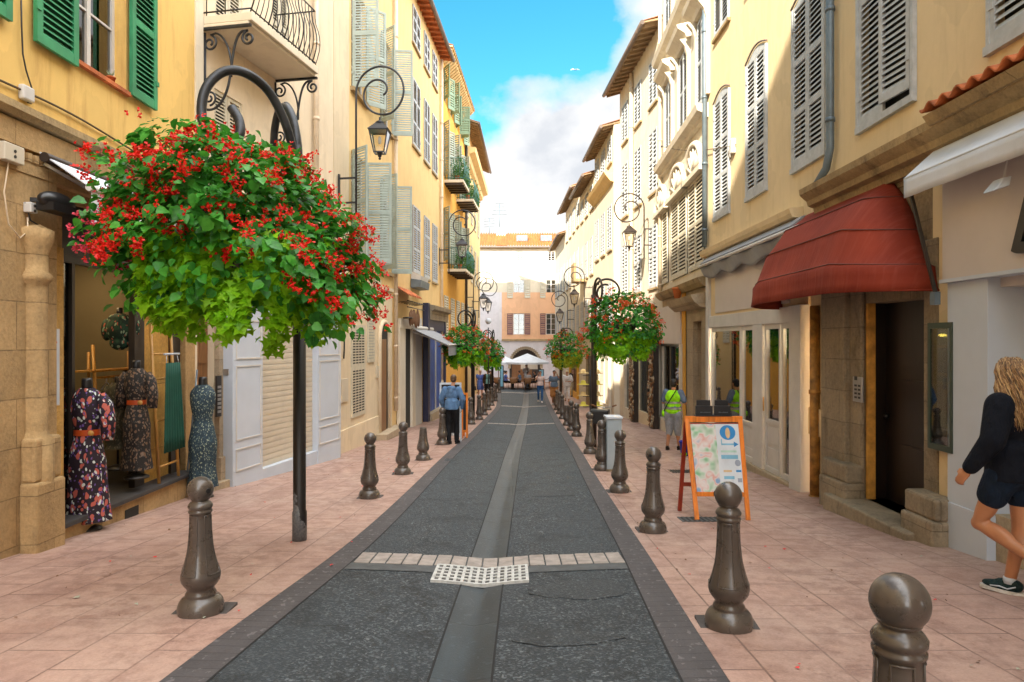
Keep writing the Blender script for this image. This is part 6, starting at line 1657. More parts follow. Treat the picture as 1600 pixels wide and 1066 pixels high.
h2 = [(458, 330, 7.2), (465, 250, 7.2), (461, 200, 7.25), (449, 170, 7.35), (437, 172, 7.5), (429, 205, 7.6), (428, 260, 7.7), (434, 290, 7.65), (440, 262, 7.5), (437, 228, 7.5)]
mb = MB(); mb.tube(curve3([at(*q) for q in h1]), .044, 12); mb.build('hoop', M['iron'], t)
mb = MB(); mb.tube(curve3([at(*q) for q in h2]), .042, 12); mb.build('hoop', M['iron'], t)
h3 = [(460, 340, 7.2), (455, 262, 7.15), (446, 205, 7.1), (440, 168, 7.0), (432, 190, 6.9), (430, 250, 6.8)]
mb = MB(); c = [at(466, 300, 7.2), at(466, 240, 7.2), at(462, 205, 7.3), at(455, 178, 7.45), at(447, 165, 7.6)]; mb.tube(curve3(c), .045, 10); mb.build('hoop', M['iron'], t)
flower_ball(cB, 1.05, .95, .86, t, 4, 7200, 6200, 620, 1.0, skirt=.84, shift=(.04, 0), split=-.20, tilt=.42, bumps=.34)
# stray sprays to the left and a long trailing vine by the post
mb = MB(); mf = MB(); rr = random.Random(21)
for (px_, py_, D_) in ((140, 335, 5.8), (160, 345, 5.85), (186, 250, 5.9), (175, 380, 5.8), (165, 402, 5.8), (196, 420, 5.85)):
    c = at(px_, py_, D_)
    for i in range(16): heart(mb, c + Vector((rr.gauss(.05, .06), rr.gauss(0, .06), rr.gauss(0, .05))), Vector((rr.gauss(-.2, .6), rr.gauss(0, .5), -.4)), Vector((rr.gauss(0, .4), -.6, .8)).normalized(), rr.uniform(.07, .12))
    for i in range(9):
        pc = c + Vector((rr.gauss(-.07, .04), rr.gauss(0, .04), rr.gauss(0, .03)))
        for m in range(5):
            e = Vector((rr.gauss(0, 1), rr.gauss(0, 1), rr.gauss(0, 1))).normalized(); f_ = e.orthogonal().normalized(); s_ = .016
            mf.add([pc, pc + e * s_ + f_ * s_ * .6, pc + e * s_ * 1.7, pc + e * s_ - f_ * s_ * .6], [(0, 1, 2, 3)])
    mb.tube([c, cB + (c - cB) * .7], .006, 4)
mb.build('stray_sprays', M['leaf_green'], t, fix=False); mf.build('blossoms', M['bloom_pink'], t, label='pinker blossoms on stray sprays', fix=False)
mb = MB()
for (a, b) in (((500, 440, 6.7), (545, 500, 6.6)), ((500, 470, 6.7), (500, 535, 6.7)), ((440, 500, 6.4), (425, 550, 6.4)), ((520, 450, 6.7), (525, 520, 6.6)), ((300, 480, 5.9), (262, 515, 5.9)), ((370, 500, 6.0), (350, 528, 6.0)), ((470, 470, 6.6), (485, 530, 6.6)), ((540, 430, 6.6), (556, 460, 6.6))):
    A_, B_ = at(*a), at(*b); mb.tube([A_, (A_ + B_) / 2 + Vector((.03, 0, .04)), B_], .004, 4)
    for i in range(34):
        q = A_.lerp(B_, rr.random()) + Vector((rr.gauss(0, .06), rr.gauss(0, .06), rr.gauss(0, .03)))
        star(mb, q, Vector((rr.gauss(0, .5), rr.gauss(-.2, .5), -.6)), Vector((rr.gauss(0, .4), -.6, .8)).normalized(), rr.uniform(.07, .11))
mb.build('trailing_vines', M['leaf_lime'], t, fix=False)

def flower_post(name_lab, base, c, rx, ry, rz, dirs, seed, ng, nl, nb, size, bloom='bloom_orange', lime='leaf_lime', h=3.5, mat='iron_black', hr=.44, split=-.25):
    base = Vector(base); t = thing('flower_post', name_lab, 'flower post', base)
    mb = MB(); mb.lathe([(.07, 0), (.07, h)], base, 12); mb.build('post', M[mat], t)
    for d in dirs:
        mb = MB(); mb.tube(hoop_pts(base + Vector((0, 0, h - .05)), Vector((*d, 0)).normalized(), hr, .12), .027, 8); mb.build('hoop', M[mat], t)
    flower_ball(c, rx, ry, rz, t, seed, ng, nl, nb, size, bloom, lime, split=split)
    return t
bx = Vector(((928 - 800) / F * 16.8, 16.8, g(16.8)))
flower_post('dark iron post with a round red and green flower ball beside the parked bicycle', bx, bx + Vector((.69, -.2, 2.92)), .88, .85, .86, ((.9, -.2), (.2, -1)), 9, 2600, 2500, 240, 1.05, h=3.75, hr=.31, mat='iron_brown')
by = Vector((2.36, 33.0, g(33)))
flower_post('far right post with a yellow green flower ball behind the man in tan shorts', by, by + Vector((.26, -.1, 2.79)), .92, .85, .88, ((1, -.3), (.3, -1)), 12, 1600, 1900, 130, 1.25, lime='leaf_lime_sunned', h=3.5, hr=.3, mat='iron_brown')
bz_ = Vector((-1.43, 25.0, g(25)))
flower_post('left post with a dense green and orange flower ball behind the grey awning', bz_, bz_ + Vector((-.26, -.2, 2.74)), .84, .8, .80, ((-.9, -.5), (.2, -1)), 15, 1900, 1700, 150, 1.15, h=3.7, hr=.3)
bw_ = Vector((-1.08, 37.5, g(37.5)))
flower_post('farthest left post with a small orange flecked flower ball', bw_, bw_ + Vector((-.02, -.1, 2.58)), .62, .7, .92, ((-.9, -.5), (.2, -1)), 18, 1300, 1200, 120, 1.25, h=3.6, hr=.3)

# ================================================================ wall lanterns
def lantern(mbf, mbg, c, s):
    """four-sided lantern, c = top hook, s = body height; frame mesh and glass mesh"""
    def sq(r, z): return [Vector((c.x + r * a, c.y + r * b, c.z + z)) for a, b in ((-1, -1), (1, -1), (1, 1), (-1, 1))]
    mbf.tube([c, c + Vector((0, 0, -.12 * s))], .012 * s * 2, 6); mbf.ell(c + Vector((0, 0, -.10 * s)), .035 * s, 0, 8, 5)
    z0, z1, z2, z3 = -.16 * s, -.36 * s, -.92 * s, -1.04 * s
    a, b = sq(.09 * s, z0), sq(.27 * s, z1); 
    mbf.hexa(b + a); mbf.lathe([(.10 * s, 0), (.12 * s, .02 * s), (.05 * s, .07 * s)], (c.x, c.y, c.z + z0), 10)
    t_ = sq(.235 * s, z1 - .01 * s); d = sq(.13 * s, z2)
    for i in range(4):
        mbf.bar(t_[i], d[i], .028 * s); mbf.bar(t_[i], t_[(i + 1) % 4], .03 * s); mbf.bar(d[i], d[(i + 1) % 4], .03 * s)
    mbf.lathe([(.02 * s, -.12 * s), (.045 * s, -.10 * s), (.06 * s, -.02 * s), (.09 * s, 0)], (c.x, c.y, c.z + z2), 10)
    mbf.ell(c + Vector((0, 0, z2 - .15 * s)), .035 * s, 0, 8, 5)
    for i in range(4):
        k = (i + 1) % 4; mbg.quad(t_[i], t_[k], d[k], d[i])
def wall_lamp(label, W, u, zlo, ztop, reach, r, s, mat, side):
    """bracket tube rising beside the wall, curling over into a spiral with the lantern below"""
    o = .42 if reach > 1 else .35
    base = W.P(u, 0, zlo); n = W.n.to_3d(); Z = Vector((0, 0, 1))
    t = thing('wall_lantern', label, 'street lamp', base)
    P = lambda oo, z: W.P(u, oo, z)
    mb = MB(); cz = ztop - r; co = o + r
    pts = [P(o, zlo), P(o, cz)]
    for k in range(1, 61):
        t_ = k / 60; a = math.pi - t_ * 1.0 * 2 * math.pi * 1.62
        rad = r if t_ < .42 else r * (1 - .80 * ((t_ - .42) / .58) ** .8)
        # keep the coil hanging from the outer lower part of the arch
        cc = P(co, cz) + (n * r * .0 - Z * r * .0)
        pts.append(cc + n * (rad * math.cos(a)) + Z * (rad * math.sin(a)))
    mb.tube(pts, .024, 8)
    for zz in (zlo + .45, zlo + 1.0): mb.bar(P(0, zz), P(o, zz), .04)
    mb.wb(W, u - .03, u + .03, 0, .03, zlo + .35, zlo + 1.1)
    mb.build('bracket', M[mat], t)
    f, g_ = MB(), MB(); hang = P(co + r * .08, cz - r * 1.0)
    hang = P(co, cz - r * .98); lantern(f, g_, hang + Vector((0, 0, -.02)), s)
    l = f.build('lamp_head', M[mat], t); g_.build('lamp_glass', M['glass_lamp'], l, fix=False)
    mb = MB(); mb.ell(hang + Vector((0, 0, -.62 * s)), (.05 * s, .05 * s, .11 * s), 0, 8, 6); mb.build('bulb', M['cool_white'], l)
    return t
M['lamp_black'] = m_paint('lamp_black', (.03, .033, .04), .35, .3)
wall_lamp('large black wall lantern on a spiral bracket, on the left facade beyond the balcony', WL1, WL1.pu(529), 4.15, 7.6, 1.2, .56, .86, 'lamp_black', -1)
wall_lamp('second left wall lantern, hanging in front of the plant filled balconies', WL2, WL2.pu(686), 4.3, 6.95, 1.2, .55, .9, 'lamp_black', -1)
wall_lamp('twin far left lantern nearest the viewer of the pair above the small flower ball', WL4, .5, 2.9, 5.3, 1.2, .55, .95, 'lamp_black', -1)
wall_lamp('far left wall lantern at the back of the pair above the small flower ball', WL4, 4.5, 2.9, 5.3, 1.2, .55, .95, 'lamp_black', -1)
wall_lamp('bronze wall lantern on a spiral bracket above the right flower ball', WR2, WR2.pu(1012, .3), 4.3, 6.5, 1.2, .50, .85, 'iron_brown', 1)
wall_lamp('second right wall lantern against the sunlit white facade', WR4, WR4.pu(917, .3), 3.2, 5.25, 1.2, .52, .9, 'iron_brown', 1)
wall_lamp('farthest right wall lantern near the plaza', WR5, 3.0, 2.4, 4.6, 1.2, .5, .95, 'iron_brown', 1)
t = thing('globe_lamp', 'white globe lamp on a thin arm at the far left corner', 'street lamp', at(763, 502, 33))
mb = MB(); mb.ell(at(763, 502, 33), .15, 0, 16, 10); mb.build('globe', M['cool_white'], t)
mb = MB(); mb.tube([at(763, 512, 33), at(763, 560, 33), at(763, 620, 33)], .03, 6); mb.build('pole', M['iron'], t)

# ================================================================ orange sandwich board
t = thing('sandwich_board', 'orange framed sandwich board with a blurry food poster standing on the right pavement', 'sign', (2.75, 8.5, g(8.5)))
pL = ground_at(1110, 812); pR_ = ground_at(1168, 814)
fl = Vector((2.33, 7.62, 0)); fr_ = Vector((2.68, 7.62, 0))
# feet and top edge found from where the legs stand
A = ground_at(1113, 813); Bq = ground_at(1170, 813)
D0 = A.y; xl, xr_ = (1094 - 800) / F * D0, (1184 - 800) / F * D0
xl = (1111 - 800) / F * D0; xr_ = (1171 - 800) / F * D0
A = Vector(((1086 - 800) / F * D0, D0, g(D0))); 
def sb(px, py, dd=0): return at(px, py, D0 + .26 * (814 - py) / 165 + dd)
TL, TR, BL, BR_ = sb(1079, 652), sb(1160, 652), sb(1088, 812), sb(1170, 813)
TL, TR, BL, BR_ = sb(1073, 655), sb(1156, 655), sb(1089, 812), sb(1169, 813)
mb = MB(); th = .045
mb.bar(TL, BL, .055, .03); mb.bar(TR, BR_, .055, .03)
mb.bar(TL + Vector((-.03, 0, 0)), TR + Vector((.03, 0, 0)), .03, .075)
lo_l, lo_r = TL.lerp(BL, .75), TR.lerp(BR_, .75); mb.bar(lo_l, lo_r, .028, .055)
mb.build('front_frame', M['wood_orange'], t, bevel=.003)
mb = MB(); bk = Vector((-.06, .62, .03))
for a_, b_ in ((TL, BL), (TR, BR_)): 
    q = b_ + bk; q.z = g(q.y); mb.bar(a_ + Vector((0, .035, -.02)), q, .05, .03)
qa, qb = TL.lerp(BL + bk, .75), TR.lerp(BR_ + bk, .75); mb.bar(qa, qb, .028, .05)
mb.build('rear_frame', M['wood_red'], t)
def m_menu():
    m, nt, b = nm('blurred_menu'); v = pos(nt)
    n = N(nt, 'ShaderNodeTexNoise', Scale=8.5, Detail=1.0); nt.links.new(v, n.inputs['Vector'])
    s_ = N(nt, 'ShaderNodeSeparateColor'); nt.links.new(n.outputs['Color'], s_.inputs[0])
    c = ramp(nt, s_.outputs[0], [(.30, (.05, .30, .10)), (.40, (.30, .52, .33)), (.47, (.60, .58, .55)), (.53, (.62, .30, .25)), (.6, (.65, .50, .48)), (.70, (.18, .32, .5))])
    c = mix(nt, ramp(nt, s_.outputs[1], [(.35, 0.0), (.65, .8)]), c, (.66, .62, .60))
    nt.links.new(c, b.inputs['Base Color']); b.inputs['Roughness'].default_value = .35; return m
def sheet(f0, f1, t0, t1, off=-.012):
    q = lambda f_, t_: TL.lerp(BL, t_).lerp(TR.lerp(BR_, t_), f_) + Vector((0, off, 0))
    return q(f0, t0), q(f1, t0), q(f1, t1), q(f0, t1)
mb = MB(); mb.quad(*sheet(.05, .52, .05, .73)); mb.build('food_poster', m_menu(), t, fix=False)
M['poster_white'] = m_paint('poster_white', (.62, .66, .70), .35, var=.1, scale=3, bmp=0)
mb = MB(); mb.quad(*sheet(.52, .955, .05, .73)); mb.build('white_poster', M['poster_white'], t, fix=False)
mb = MB(); mb.quad(*sheet(.03, .97, .04, .74, .004)); mb.build('back_panel', M['wood_red'], t, fix=False)
M['poster_blue'] = m_paint('poster_blue', (.02, .22, .52), .4, bmp=0); M['poster_sky'] = m_paint('poster_sky', (.18, .42, .58), .4, bmp=0); M['poster_mint'] = m_paint('poster_mint', (.42, .62, .52), .4, bmp=0); M['poster_sand'] = m_paint('poster_sand', (.6, .42, .22), .4, bmp=0); M['poster_grey'] = m_paint('poster_grey', (.30, .33, .40), .4, bmp=0)
def disc(fc, tc_, rf, rt, mat, off, n=20):
    mb = MB(); pts = [sheet(fc + rf * math.cos(6.2832 * k / n), 0, tc_ + rt * math.sin(6.2832 * k / n), 0, off)[0] for k in range(n)]
    mb.add(pts, [tuple(range(n))]); mb.build('printed_disc', M[mat], t, fix=False)
disc(.74, .135, .15, .075, 'poster_blue', -.0135); disc(.74, .14, .045, .055, 'poster_sand', -.015); disc(.885, .44, .055, .033, 'poster_grey', -.0135)
for f0, f1, t0, t1, mt in ((.60, .86, .245, .262, 'poster_sky'), (.60, .62, .20, .262, 'poster_sky'), (.58, .88, .315, .335, 'poster_mint'), (.58, .9, .36, .40, 'poster_sky'), (.60, .76, .51, .53, 'poster_sand'), (.84, .94, .51, .53, 'poster_blue'), (.60, .80, .57, .60, 'poster_sky'), (.86, .94, .59, .63, 'poster_grey')):
    mb = MB(); mb.quad(*sheet(f0, f1, t0, t1, -.0136)); mb.build('printed_line', M[mt], t, fix=False)
mb = MB(); a_ = sheet(.84, 0, .225, 0, -.0136)[0]; b_ = sheet(.84, 0, .282, 0, -.0136)[0]; c_ = sheet(.93, 0, .253, 0, -.0136)[0]; mb.add([a_, b_, c_], [(0, 1, 2)]); mb.build('printed_arrow', M['poster_blue'], t, fix=False)
for px_, w_, lb in ((1100, 25, 'left black card holder on top of the orange sandwich board'), (1128, 24, 'right black card holder on top of the orange sandwich board')):
    c0 = sb(px_ - w_ / 2, 645); c1 = sb(px_ + w_ / 2, 645); zb = TL.z + .035
    t2 = thing('card_holder', lb, 'card holder', (c0.x, c0.y, zb)); zt_ = zb + .20
    mb = MB(); mb.box(c0.x - .015, c1.x + .015, c0.y - .04, c0.y + .06, zb, zb + .014); mb.box(c0.x - .005, c1.x + .005, c0.y - .02, c0.y + .02, zb + .014, zb + .13); mb.build('tray', M['black_plastic'], t2, bevel=.003)
    mb = MB(); mb.box(c0.x + .012, c1.x - .012, c0.y + .022, c0.y + .032, zb + .02, zt_); mb.build('card', M['black_plastic'], t2, bevel=.002)
    mb = MB(); rr = random.Random(2); u = c0.x + .05
    while u < c1.x - .03: mb.box(u, u + .008, c0.y - .0215, c0.y - .0205, zb + .045, zb + .045 + rr.uniform(.006, .012)); u += .013
    mb.build('faint_print', M['zinc'], t2)

# chalkboards beside the man in the hoodie
def board(label, px0, px1, pyt, pyb, D, mat, face, name='chalkboard'):
    a_, b_ = at(px0, pyb, D), at(px1, pyb, D); zb = g(D); zt_ = at(px0, pyt, D).z
    t = thing(name, label, 'sign', (a_.x, D, zb)); W_ = Fr((a_.x, D), (1, 0), (0, -1)); w_ = b_.x - a_.x
    mb = MB(); fw = .05; mb.wb(W_, 0, fw, -.03, .03, zb, zt_); mb.wb(W_, w_ - fw, w_, -.03, .03, zb, zt_); mb.wb(W_, fw, w_ - fw, -.03, .03, zt_ - fw, zt_); mb.wb(W_, fw, w_ - fw, -.03, .03, zb + .15, zb + .22)
    f = mb.build('frame', M[mat], t)
    mb = MB(); mb.wb(W_, fw, w_ - fw, -.01, .01, zb + .22, zt_ - fw); mb.build('writing_panel', M[face], f)
    mb = MB()
    for s_ in (.02, w_ - .06): mb.bar(W_.P(s_ + .02, -.02, zt_ - .03), W_.P(s_ + .02, -.5, g(D + .5)), .04)
    mb.build('rear_leg', M[mat], t)
    rr = random.Random(int(px0)); mb = MB()
    for i in range(5):
        z = zt_ - .25 - i * .16
        mb.tube([W_.P(fw + .08 + k * .03, .012, z + rr.uniform(-.015, .015)) for k in range(max(2, int((w_ - .25) / .03)))], .006, 3)
    mb.build('chalk_lines', M['cool_white'], f)
board('tall black chalkboard with a white frame that the man in the blue hoodie leans over', 687, 721, 598, 688, 18.3, 'cool_white', 'black_plastic')
board('narrow orange framed chalkboard beyond the man in the blue hoodie', 721, 731, 614, 678, 19.2, 'wood_orange', 'black_plastic')
board('pale blue menu board on a stand at the right of the cafe terrace', 841, 850, 577, 596, 50, 'black_plastic', 'poster_sky', 'menu_board')
board('pale blue menu board on a stand at the left of the cafe terrace', 781, 787, 571, 592, 50, 'black_plastic', 'poster_sky', 'menu_board')

# ================================================================ utility cabinet and bicycle
c = ground_at(960, 737)
t = thing('utility_cabinet', 'pale grey blue utility cabinet on the right pavement behind the bollards', 'cabinet', c)
mb = MB(); mb.box(c.x - .14, c.x + .14, c.y, c.y + .35, c.z + .04, c.z + .98); mb.build('body', m_paint('cabinet_paint', (.31, .37, .41), .45, var=.06), t, bevel=.012)
mb = MB(); mb.box(c.x - .155, c.x + .155, c.y - .02, c.y + .37, c.z + .98, c.z + 1.02); mb.build('lid', M['cool_white'], t, bevel=.006)
mb = MB(); mb.box(c.x - .15, c.x + .15, c.y - .01, c.y + .36, c.z - .05, c.z + .04); mb.build('base', M['stone_grey'], t)
mb = MB(); mb.box(c.x - .12, c.x + .12, c.y - .006, c.y - .001, c.z + .10, c.z + .92); mb.box(c.x + .08, c.x + .10, c.y - .015, c.y - .006, c.z + .5, c.z + .6); mb.build('door', bpy.data.materials['cabinet_paint'], t)

def bicycle(label, base, ang, mat, basket=True):
    t = thing('bicycle', label, 'bicycle', (base.x, base.y, base.z), rotz=ang, local=True)
    wr = .33
    for y in (-.52, .52):
        mb = MB(); mb.tube([(0, y + wr * math.cos(6.2832 * k / 28), wr + wr * math.sin(6.2832 * k / 28)) for k in range(28)], .019, 7, closed=True); w_ = mb.build('wheel', M['black_plastic'], t)
        mb = MB(); 
        for k in range(12): a = 6.2832 * k / 12; mb.tube([(0, y, wr), (0, y + (wr - .02) * math.cos(a), wr + (wr - .02) * math.sin(a))], .002, 3)
        mb.tube([(-.04, y, wr), (.04, y, wr)], .02, 8); mb.build('spokes', M['steel'], w_)
    mb = MB(); bb, st, hd = (0, -.08, .30), (0, -.22, .78), (0, .36, .82)
    for a, b in ((bb, st), (st, hd), (bb, (0, .40, .70)), (bb, (0, -.52, wr)), (st, (0, -.52, wr)), (hd, (0, .38, .62)), ((0, .38, .62), (0, .52, wr))): mb.tube([a, b], .017, 7)
    mb.build('frame', M[mat], t)
    mb = MB(); mb.tube([hd, (0, .33, .98)], .014, 6); mb.tube([(-.28, .22, 1.05), (-.18, .33, 1.0), (0, .35, .98), (.18, .33, 1.0), (.28, .22, 1.05)], .013, 7); hb = mb.build('handlebar', M['steel'], t)
    mb = MB(); mb.tube([(-.30, .20, 1.055), (-.20, .31, 1.01)], .019, 7); mb.tube([(.30, .20, 1.055), (.20, .31, 1.01)], .019, 7); mb.build('grip', M['wood_brown'], hb)
    mb = MB(); mb.ell((0, -.26, .90), (.07, .13, .035)); mb.tube([st, (0, -.25, .88)], .013, 6); mb.build('saddle', M['black_plastic'], t)
    if basket:
        mb = MB(); mb.box(-.21, .21, -.75, -.35, .70, 1.02); mb.build('cargo_box', M['black_plastic'], t, bevel=.03)
    return t
c = ground_at(935, 722)
bicycle('dark bicycle with a black box parked against the right flower post', Vector((2.15, 16.2, g(16.2))), R(-14), 'dark_metal')
# hats on a stand
c = Vector((3.15, 27.5, g(27.5)))
t = thing('hat_stand', 'stand of straw and yellow sun hats in front of the sunlit shop on the right', 'stand', c)
mb = MB(); mb.tube([c, c + Vector((0, 0, 1.9))], .03, 6)
for k in range(4): mb.tube([c + Vector((-.3, 0, .4 + .42 * k)), c + Vector((.3, 0, .4 + .42 * k))], .015, 5)
mb.build('pole', M['iron'], t)
for i, z in enumerate((.45, .85, 1.3, 1.75)):
    for sx in (-.28, .28):
        mb = MB(); mb.lathe([(.24, 0), (.22, .02), (.11, .04), (.10, .14), (.04, .17)], c + Vector((sx, 0, z)), 12); mb.build('hat', m_paint('straw', (.62, .45, .20) if i % 2 else (.7, .62, .1), .8), t)

# ================================================================ dress shop display
def m_floral(name, base, p1, p2, p3, scale=9.0):
    m, nt, b = nm(name); v = pos(nt)
    n = N(nt, 'ShaderNodeTexNoise', Scale=6.0, Detail=2.0); nt.links.new(v, n.inputs['Vector'])
    ad = N(nt, 'ShaderNodeVectorMath', operation='MULTIPLY_ADD'); nt.links.new(n.outputs['Color'], ad.inputs[0]); ad.inputs[1].default_value = (.12, .12, .12); nt.links.new(v, ad.inputs[2])
    def layer(s, lo, hi, dx):
        mp = N(nt, 'ShaderNodeMapping'); mp.inputs['Scale'].default_value = (s, s, s * .55); mp.inputs['Location'].default_value = (dx, dx, dx); mp.inputs['Rotation'].default_value = (dx, dx * .5, 0)
        nt.links.new(ad.outputs[0], mp.inputs[0]); vo = N(nt, 'ShaderNodeTexVoronoi', Scale=1.0); nt.links.new(mp.outputs[0], vo.inputs['Vector'])
        return ramp(nt, vo.outputs['Distance'], [(lo, 1.0), (hi, 0.0)])
    c = mix(nt, layer(scale, .34, .38, .3), base, p1)
    c = mix(nt, layer(scale * 1.35, .26, .30, 4.1), c, p2)
    c = mix(nt, layer(scale * 1.7, .22, .26, 9.7), c, p3)
    nt.links.new(c, b.inputs['Base Color']); b.inputs['Roughness'].default_value = .75
    return m
def mannequin(label, c, h, mats, belt=None, sleeves=True, hem=.12, width=1.0, rot=0, flare=.30, stand=True, stout=1.0):
    """tailor's dummy on a stand wearing a long dress; c at floor"""
    t = thing('mannequin', label, 'mannequin', c)
    s = h / 1.62; Z = lambda z: c.z + z * s
    def body(o):
        return [(0.30 + 0 * o, hem)]
    rings = [(hem, flare, flare * .8), (.40, flare * .82, flare * .68), (.70, .19, .16), (.88, .155, .13), (.98, .125, .10), (1.03, .125, .10), (1.12, .15, .12), (1.24, .17, .13), (1.34, .175, .11), (1.40, .14, .085), (1.45, .07, .06)]
    mb = MB(); n = 40; nz = 34; ca, sa = math.cos(rot), math.sin(rot)
    def fn(a, b_):
        zz = hem + (1.45 - hem) * a
        for i in range(len(rings) - 1):
            if rings[i][0] <= zz <= rings[i + 1][0]: break
        f_ = (zz - rings[i][0]) / (rings[i + 1][0] - rings[i][0]); rx = rings[i][1] + (rings[i + 1][1] - rings[i][1]) * f_; ry = rings[i][2] + (rings[i + 1][2] - rings[i][2]) * f_
        th = 2 * math.pi * b_
        fold = 1 + (.055 * math.sin(th * 9 + 1.3 * math.sin(th * 2)) + .03 * math.sin(th * 17)) * max(0, min(1, (1.0 - zz) / .6))
        x = rx * math.cos(th) * fold * width; y = ry * math.sin(th) * fold
        return (c.x + (x * ca - y * sa) * s, c.y + (x * sa + y * ca) * s, Z(zz))
    mb.grid(fn, nz, n); 
    d = mb.build('dress', mats[0], t, fix=False)
    if sleeves:
        mb = MB()
        for sg in (-1, 1):
            pts = [(sg * .14, 1.37), (sg * .20, 1.28), (sg * .235, 1.10), (sg * .23, .92)]
            mb.tube([(c.x + x * ca * width * s, c.y + x * sa * s, Z(z)) for x, z in pts], [.06 * s, .075 * s, .07 * s, .06 * s], 12)
        mb.build('sleeves', mats[0], d)
    if belt:
        mb = MB(); mb.grid(lambda a, b_: (c.x + (.134 * math.cos(6.2832 * b_) * ca * width - .107 * math.sin(6.2832 * b_) * sa) * s, c.y + (.134 * math.cos(6.2832 * b_) * sa * width + .107 * math.sin(6.2832 * b_) * ca) * s, Z(.97 + .06 * a)), 2, 28); mb.build('belt', belt, t, fix=False)
        mb = MB(); q = Vector((c.x + .10 * s, c.y - .10 * s, Z(1.0))); mb.ell(q, (.035, .015, .03)); mb.build('buckle', M['bamboo'], t)
    mb = MB(); mb.lathe([(.055 * s, 1.43 * s), (.05 * s, 1.47 * s), (.05 * s, 1.52 * s), (.045 * s, 1.55 * s)], c, 14); mb.build('neck', M['black_plastic'], t)
    if stand:
        mb = MB(); mb.tube([c + Vector((0, 0, .03)), (c.x, c.y, Z(hem + .3))], .014, 8); mb.lathe([(.15, 0), (.15, .02), (.06, .06), (.02, .07)], c, 18); mb.build('stand', M['dark_metal'], t)
    return t
M['belt'] = m_paint('belt', (.50, .07, .01), .5)
c = Vector((-4.60, 7.35, g(7.35))); c = ground_at(136, 828) + Vector((0, .0, 0))
mannequin('mannequin in a long dark dress with coral and white flowers next to the stone pier', Vector((c.x, c.y, g(c.y))), 1.80, [m_floral('floral_coral', (.012, .004, .012), (.45, .10, .07), (.55, .60, .56), (.14, .07, .28), 17)], M['belt'], hem=.10, flare=.25, width=.92)
c2_ = WL.P(WL.pu(213, -.15), -.02, zS)
mannequin('mannequin in a brown patterned dress with a tan belt in the shop doorway', WL.P(WL.pu(211), .02, zS + .16), 1.58, [m_floral('floral_brown', (.012, .009, .007), (.16, .09, .05), (.20, .14, .10), (.06, .05, .04), 26)], M['belt'], hem=.12, flare=.22, width=.9, stand=True)
mannequin('stout second dress in olive print hanging behind the brown patterned one', WL.P(WL.pu(184, -.45), -.45, zS + .2), 1.3, [m_floral('floral_olive', (.05, .045, .025), (.11, .09, .05), (.15, .12, .07), (.03, .03, .02), 24)], None, hem=.35, flare=.22, width=1.0)
c3 = Vector(((317 - 800) / F * 10.0, 10.0, g(10.0)))
mannequin('mannequin in a sleeveless dark teal speckled dress standing beside the wooden door', c3, 1.84, [m_floral('floral_teal', (.015, .035, .05), (.02, .05, .07), (.30, .34, .24), (.12, .16, .15), 30)], None, sleeves=False, hem=.14, flare=.20, width=.92)
# green leafy top on the upper shelf
t = thing('display_bust', 'bust wearing a dark green leafy blouse on the high shelf inside the shop', 'mannequin', WL.P(WL.pu(186, -1.0), -1.0, 1.0))
q = at(187, 512, 9.0); mb = MB(); mb.ell(q + Vector((0, 0, -.02)), (.17, .13, .20)); mb.ell(q + Vector((-.17, 0, -.03)), (.07, .07, .15)); mb.ell(q + Vector((.19, 0, 0)), (.08, .07, .14)); mb.ell(q + Vector((0, 0, .12)), (.15, .10, .07)); mb.ell(q + Vector((0, 0, -.2)), (.13, .10, .1)); remesh(mb, 'blouse', m_floral('floral_leaf', (.006, .03, .02), (.012, .06, .03), (.25, .35, .22), (.4, .1, .06), 14), t, .014, 4)
mb = MB(); mb.lathe([(.04, .15), (.035, .26)], q, 10); mb.build('neck', M['black_plastic'], t)
# bamboo ladder racks
def ladder(label, pL_, pR2, zb, zt, rungs, lean=.12, name='bamboo_ladder'):
    t = thing(name, label, 'clothes rack', (pL_.x, pL_.y, zb)); n = Vector((1, 0, 0))
    mb = MB()
    for p in (pL_, pR2): mb.tube([Vector((p.x + lean, p.y, zb)), Vector((p.x, p.y, zt))], .022, 8)
    mb.build('upright', M['bamboo'], t)
    for r_ in rungs:
        f_ = (r_ - zb) / (zt - zb); dx = lean * (1 - f_); mb = MB(); mb.tube([(pL_.x + dx, pL_.y - .02, r_), (pR2.x + dx, pR2.y + .02, r_)], .016, 7); mb.build('rung', M['bamboo'], t)
    return t
l0 = WL.P(WL.pu(237), -.02, 0); l1 = WL.P(WL.pu(268), -.02, 0)
ladder('bamboo ladder rack holding a bottle green pleated skirt against the ochre board', l0, l1, zS, 1.75, (-.2, .42, .98, 1.32))
t = thing('hanging_skirt', 'bottle green pleated skirt hanging from the bamboo ladder rack', 'garment', (l0.x, l0.y, .2))
lt, lb_ = 1.20, -.02
def fn(a, b_):
    yA = l0.y + .08; yB = l1.y - .06; sp = (yB - yA) * (1 + .42 * (1 - b_)); ym = (yA + yB) / 2 + .03 * (1 - b_)
    return (l0.x + .17 + .018 * math.sin(a * 46) * (1.2 - b_) , ym + sp * (a - .5), lb_ + (lt - lb_) * b_ - .0)
mb = MB(); mb.grid(fn, 70, 6); o = mb.build('cloth', m_paint('bottle_green', (.005, .07, .045), .8), t, fix=False); o.modifiers.new('s', 'SOLIDIFY').thickness = .004
mb = MB(); mb.tube([(l0.x + .16, l0.y + .06, lt + .12), (l1.x + .16, l1.y - .06, lt + .12)], .014, 6); mb.tube([(l0.x + .16, l0.y + .12, lt + .1), (l0.x + .17, l0.y + .1, lt)], .005, 4); mb.tube([(l0.x + .16, l1.y - .12, lt + .1), (l0.x + .17, l1.y - .1, lt)], .005, 4); mb.build('hanger', M['cool_white'], t)
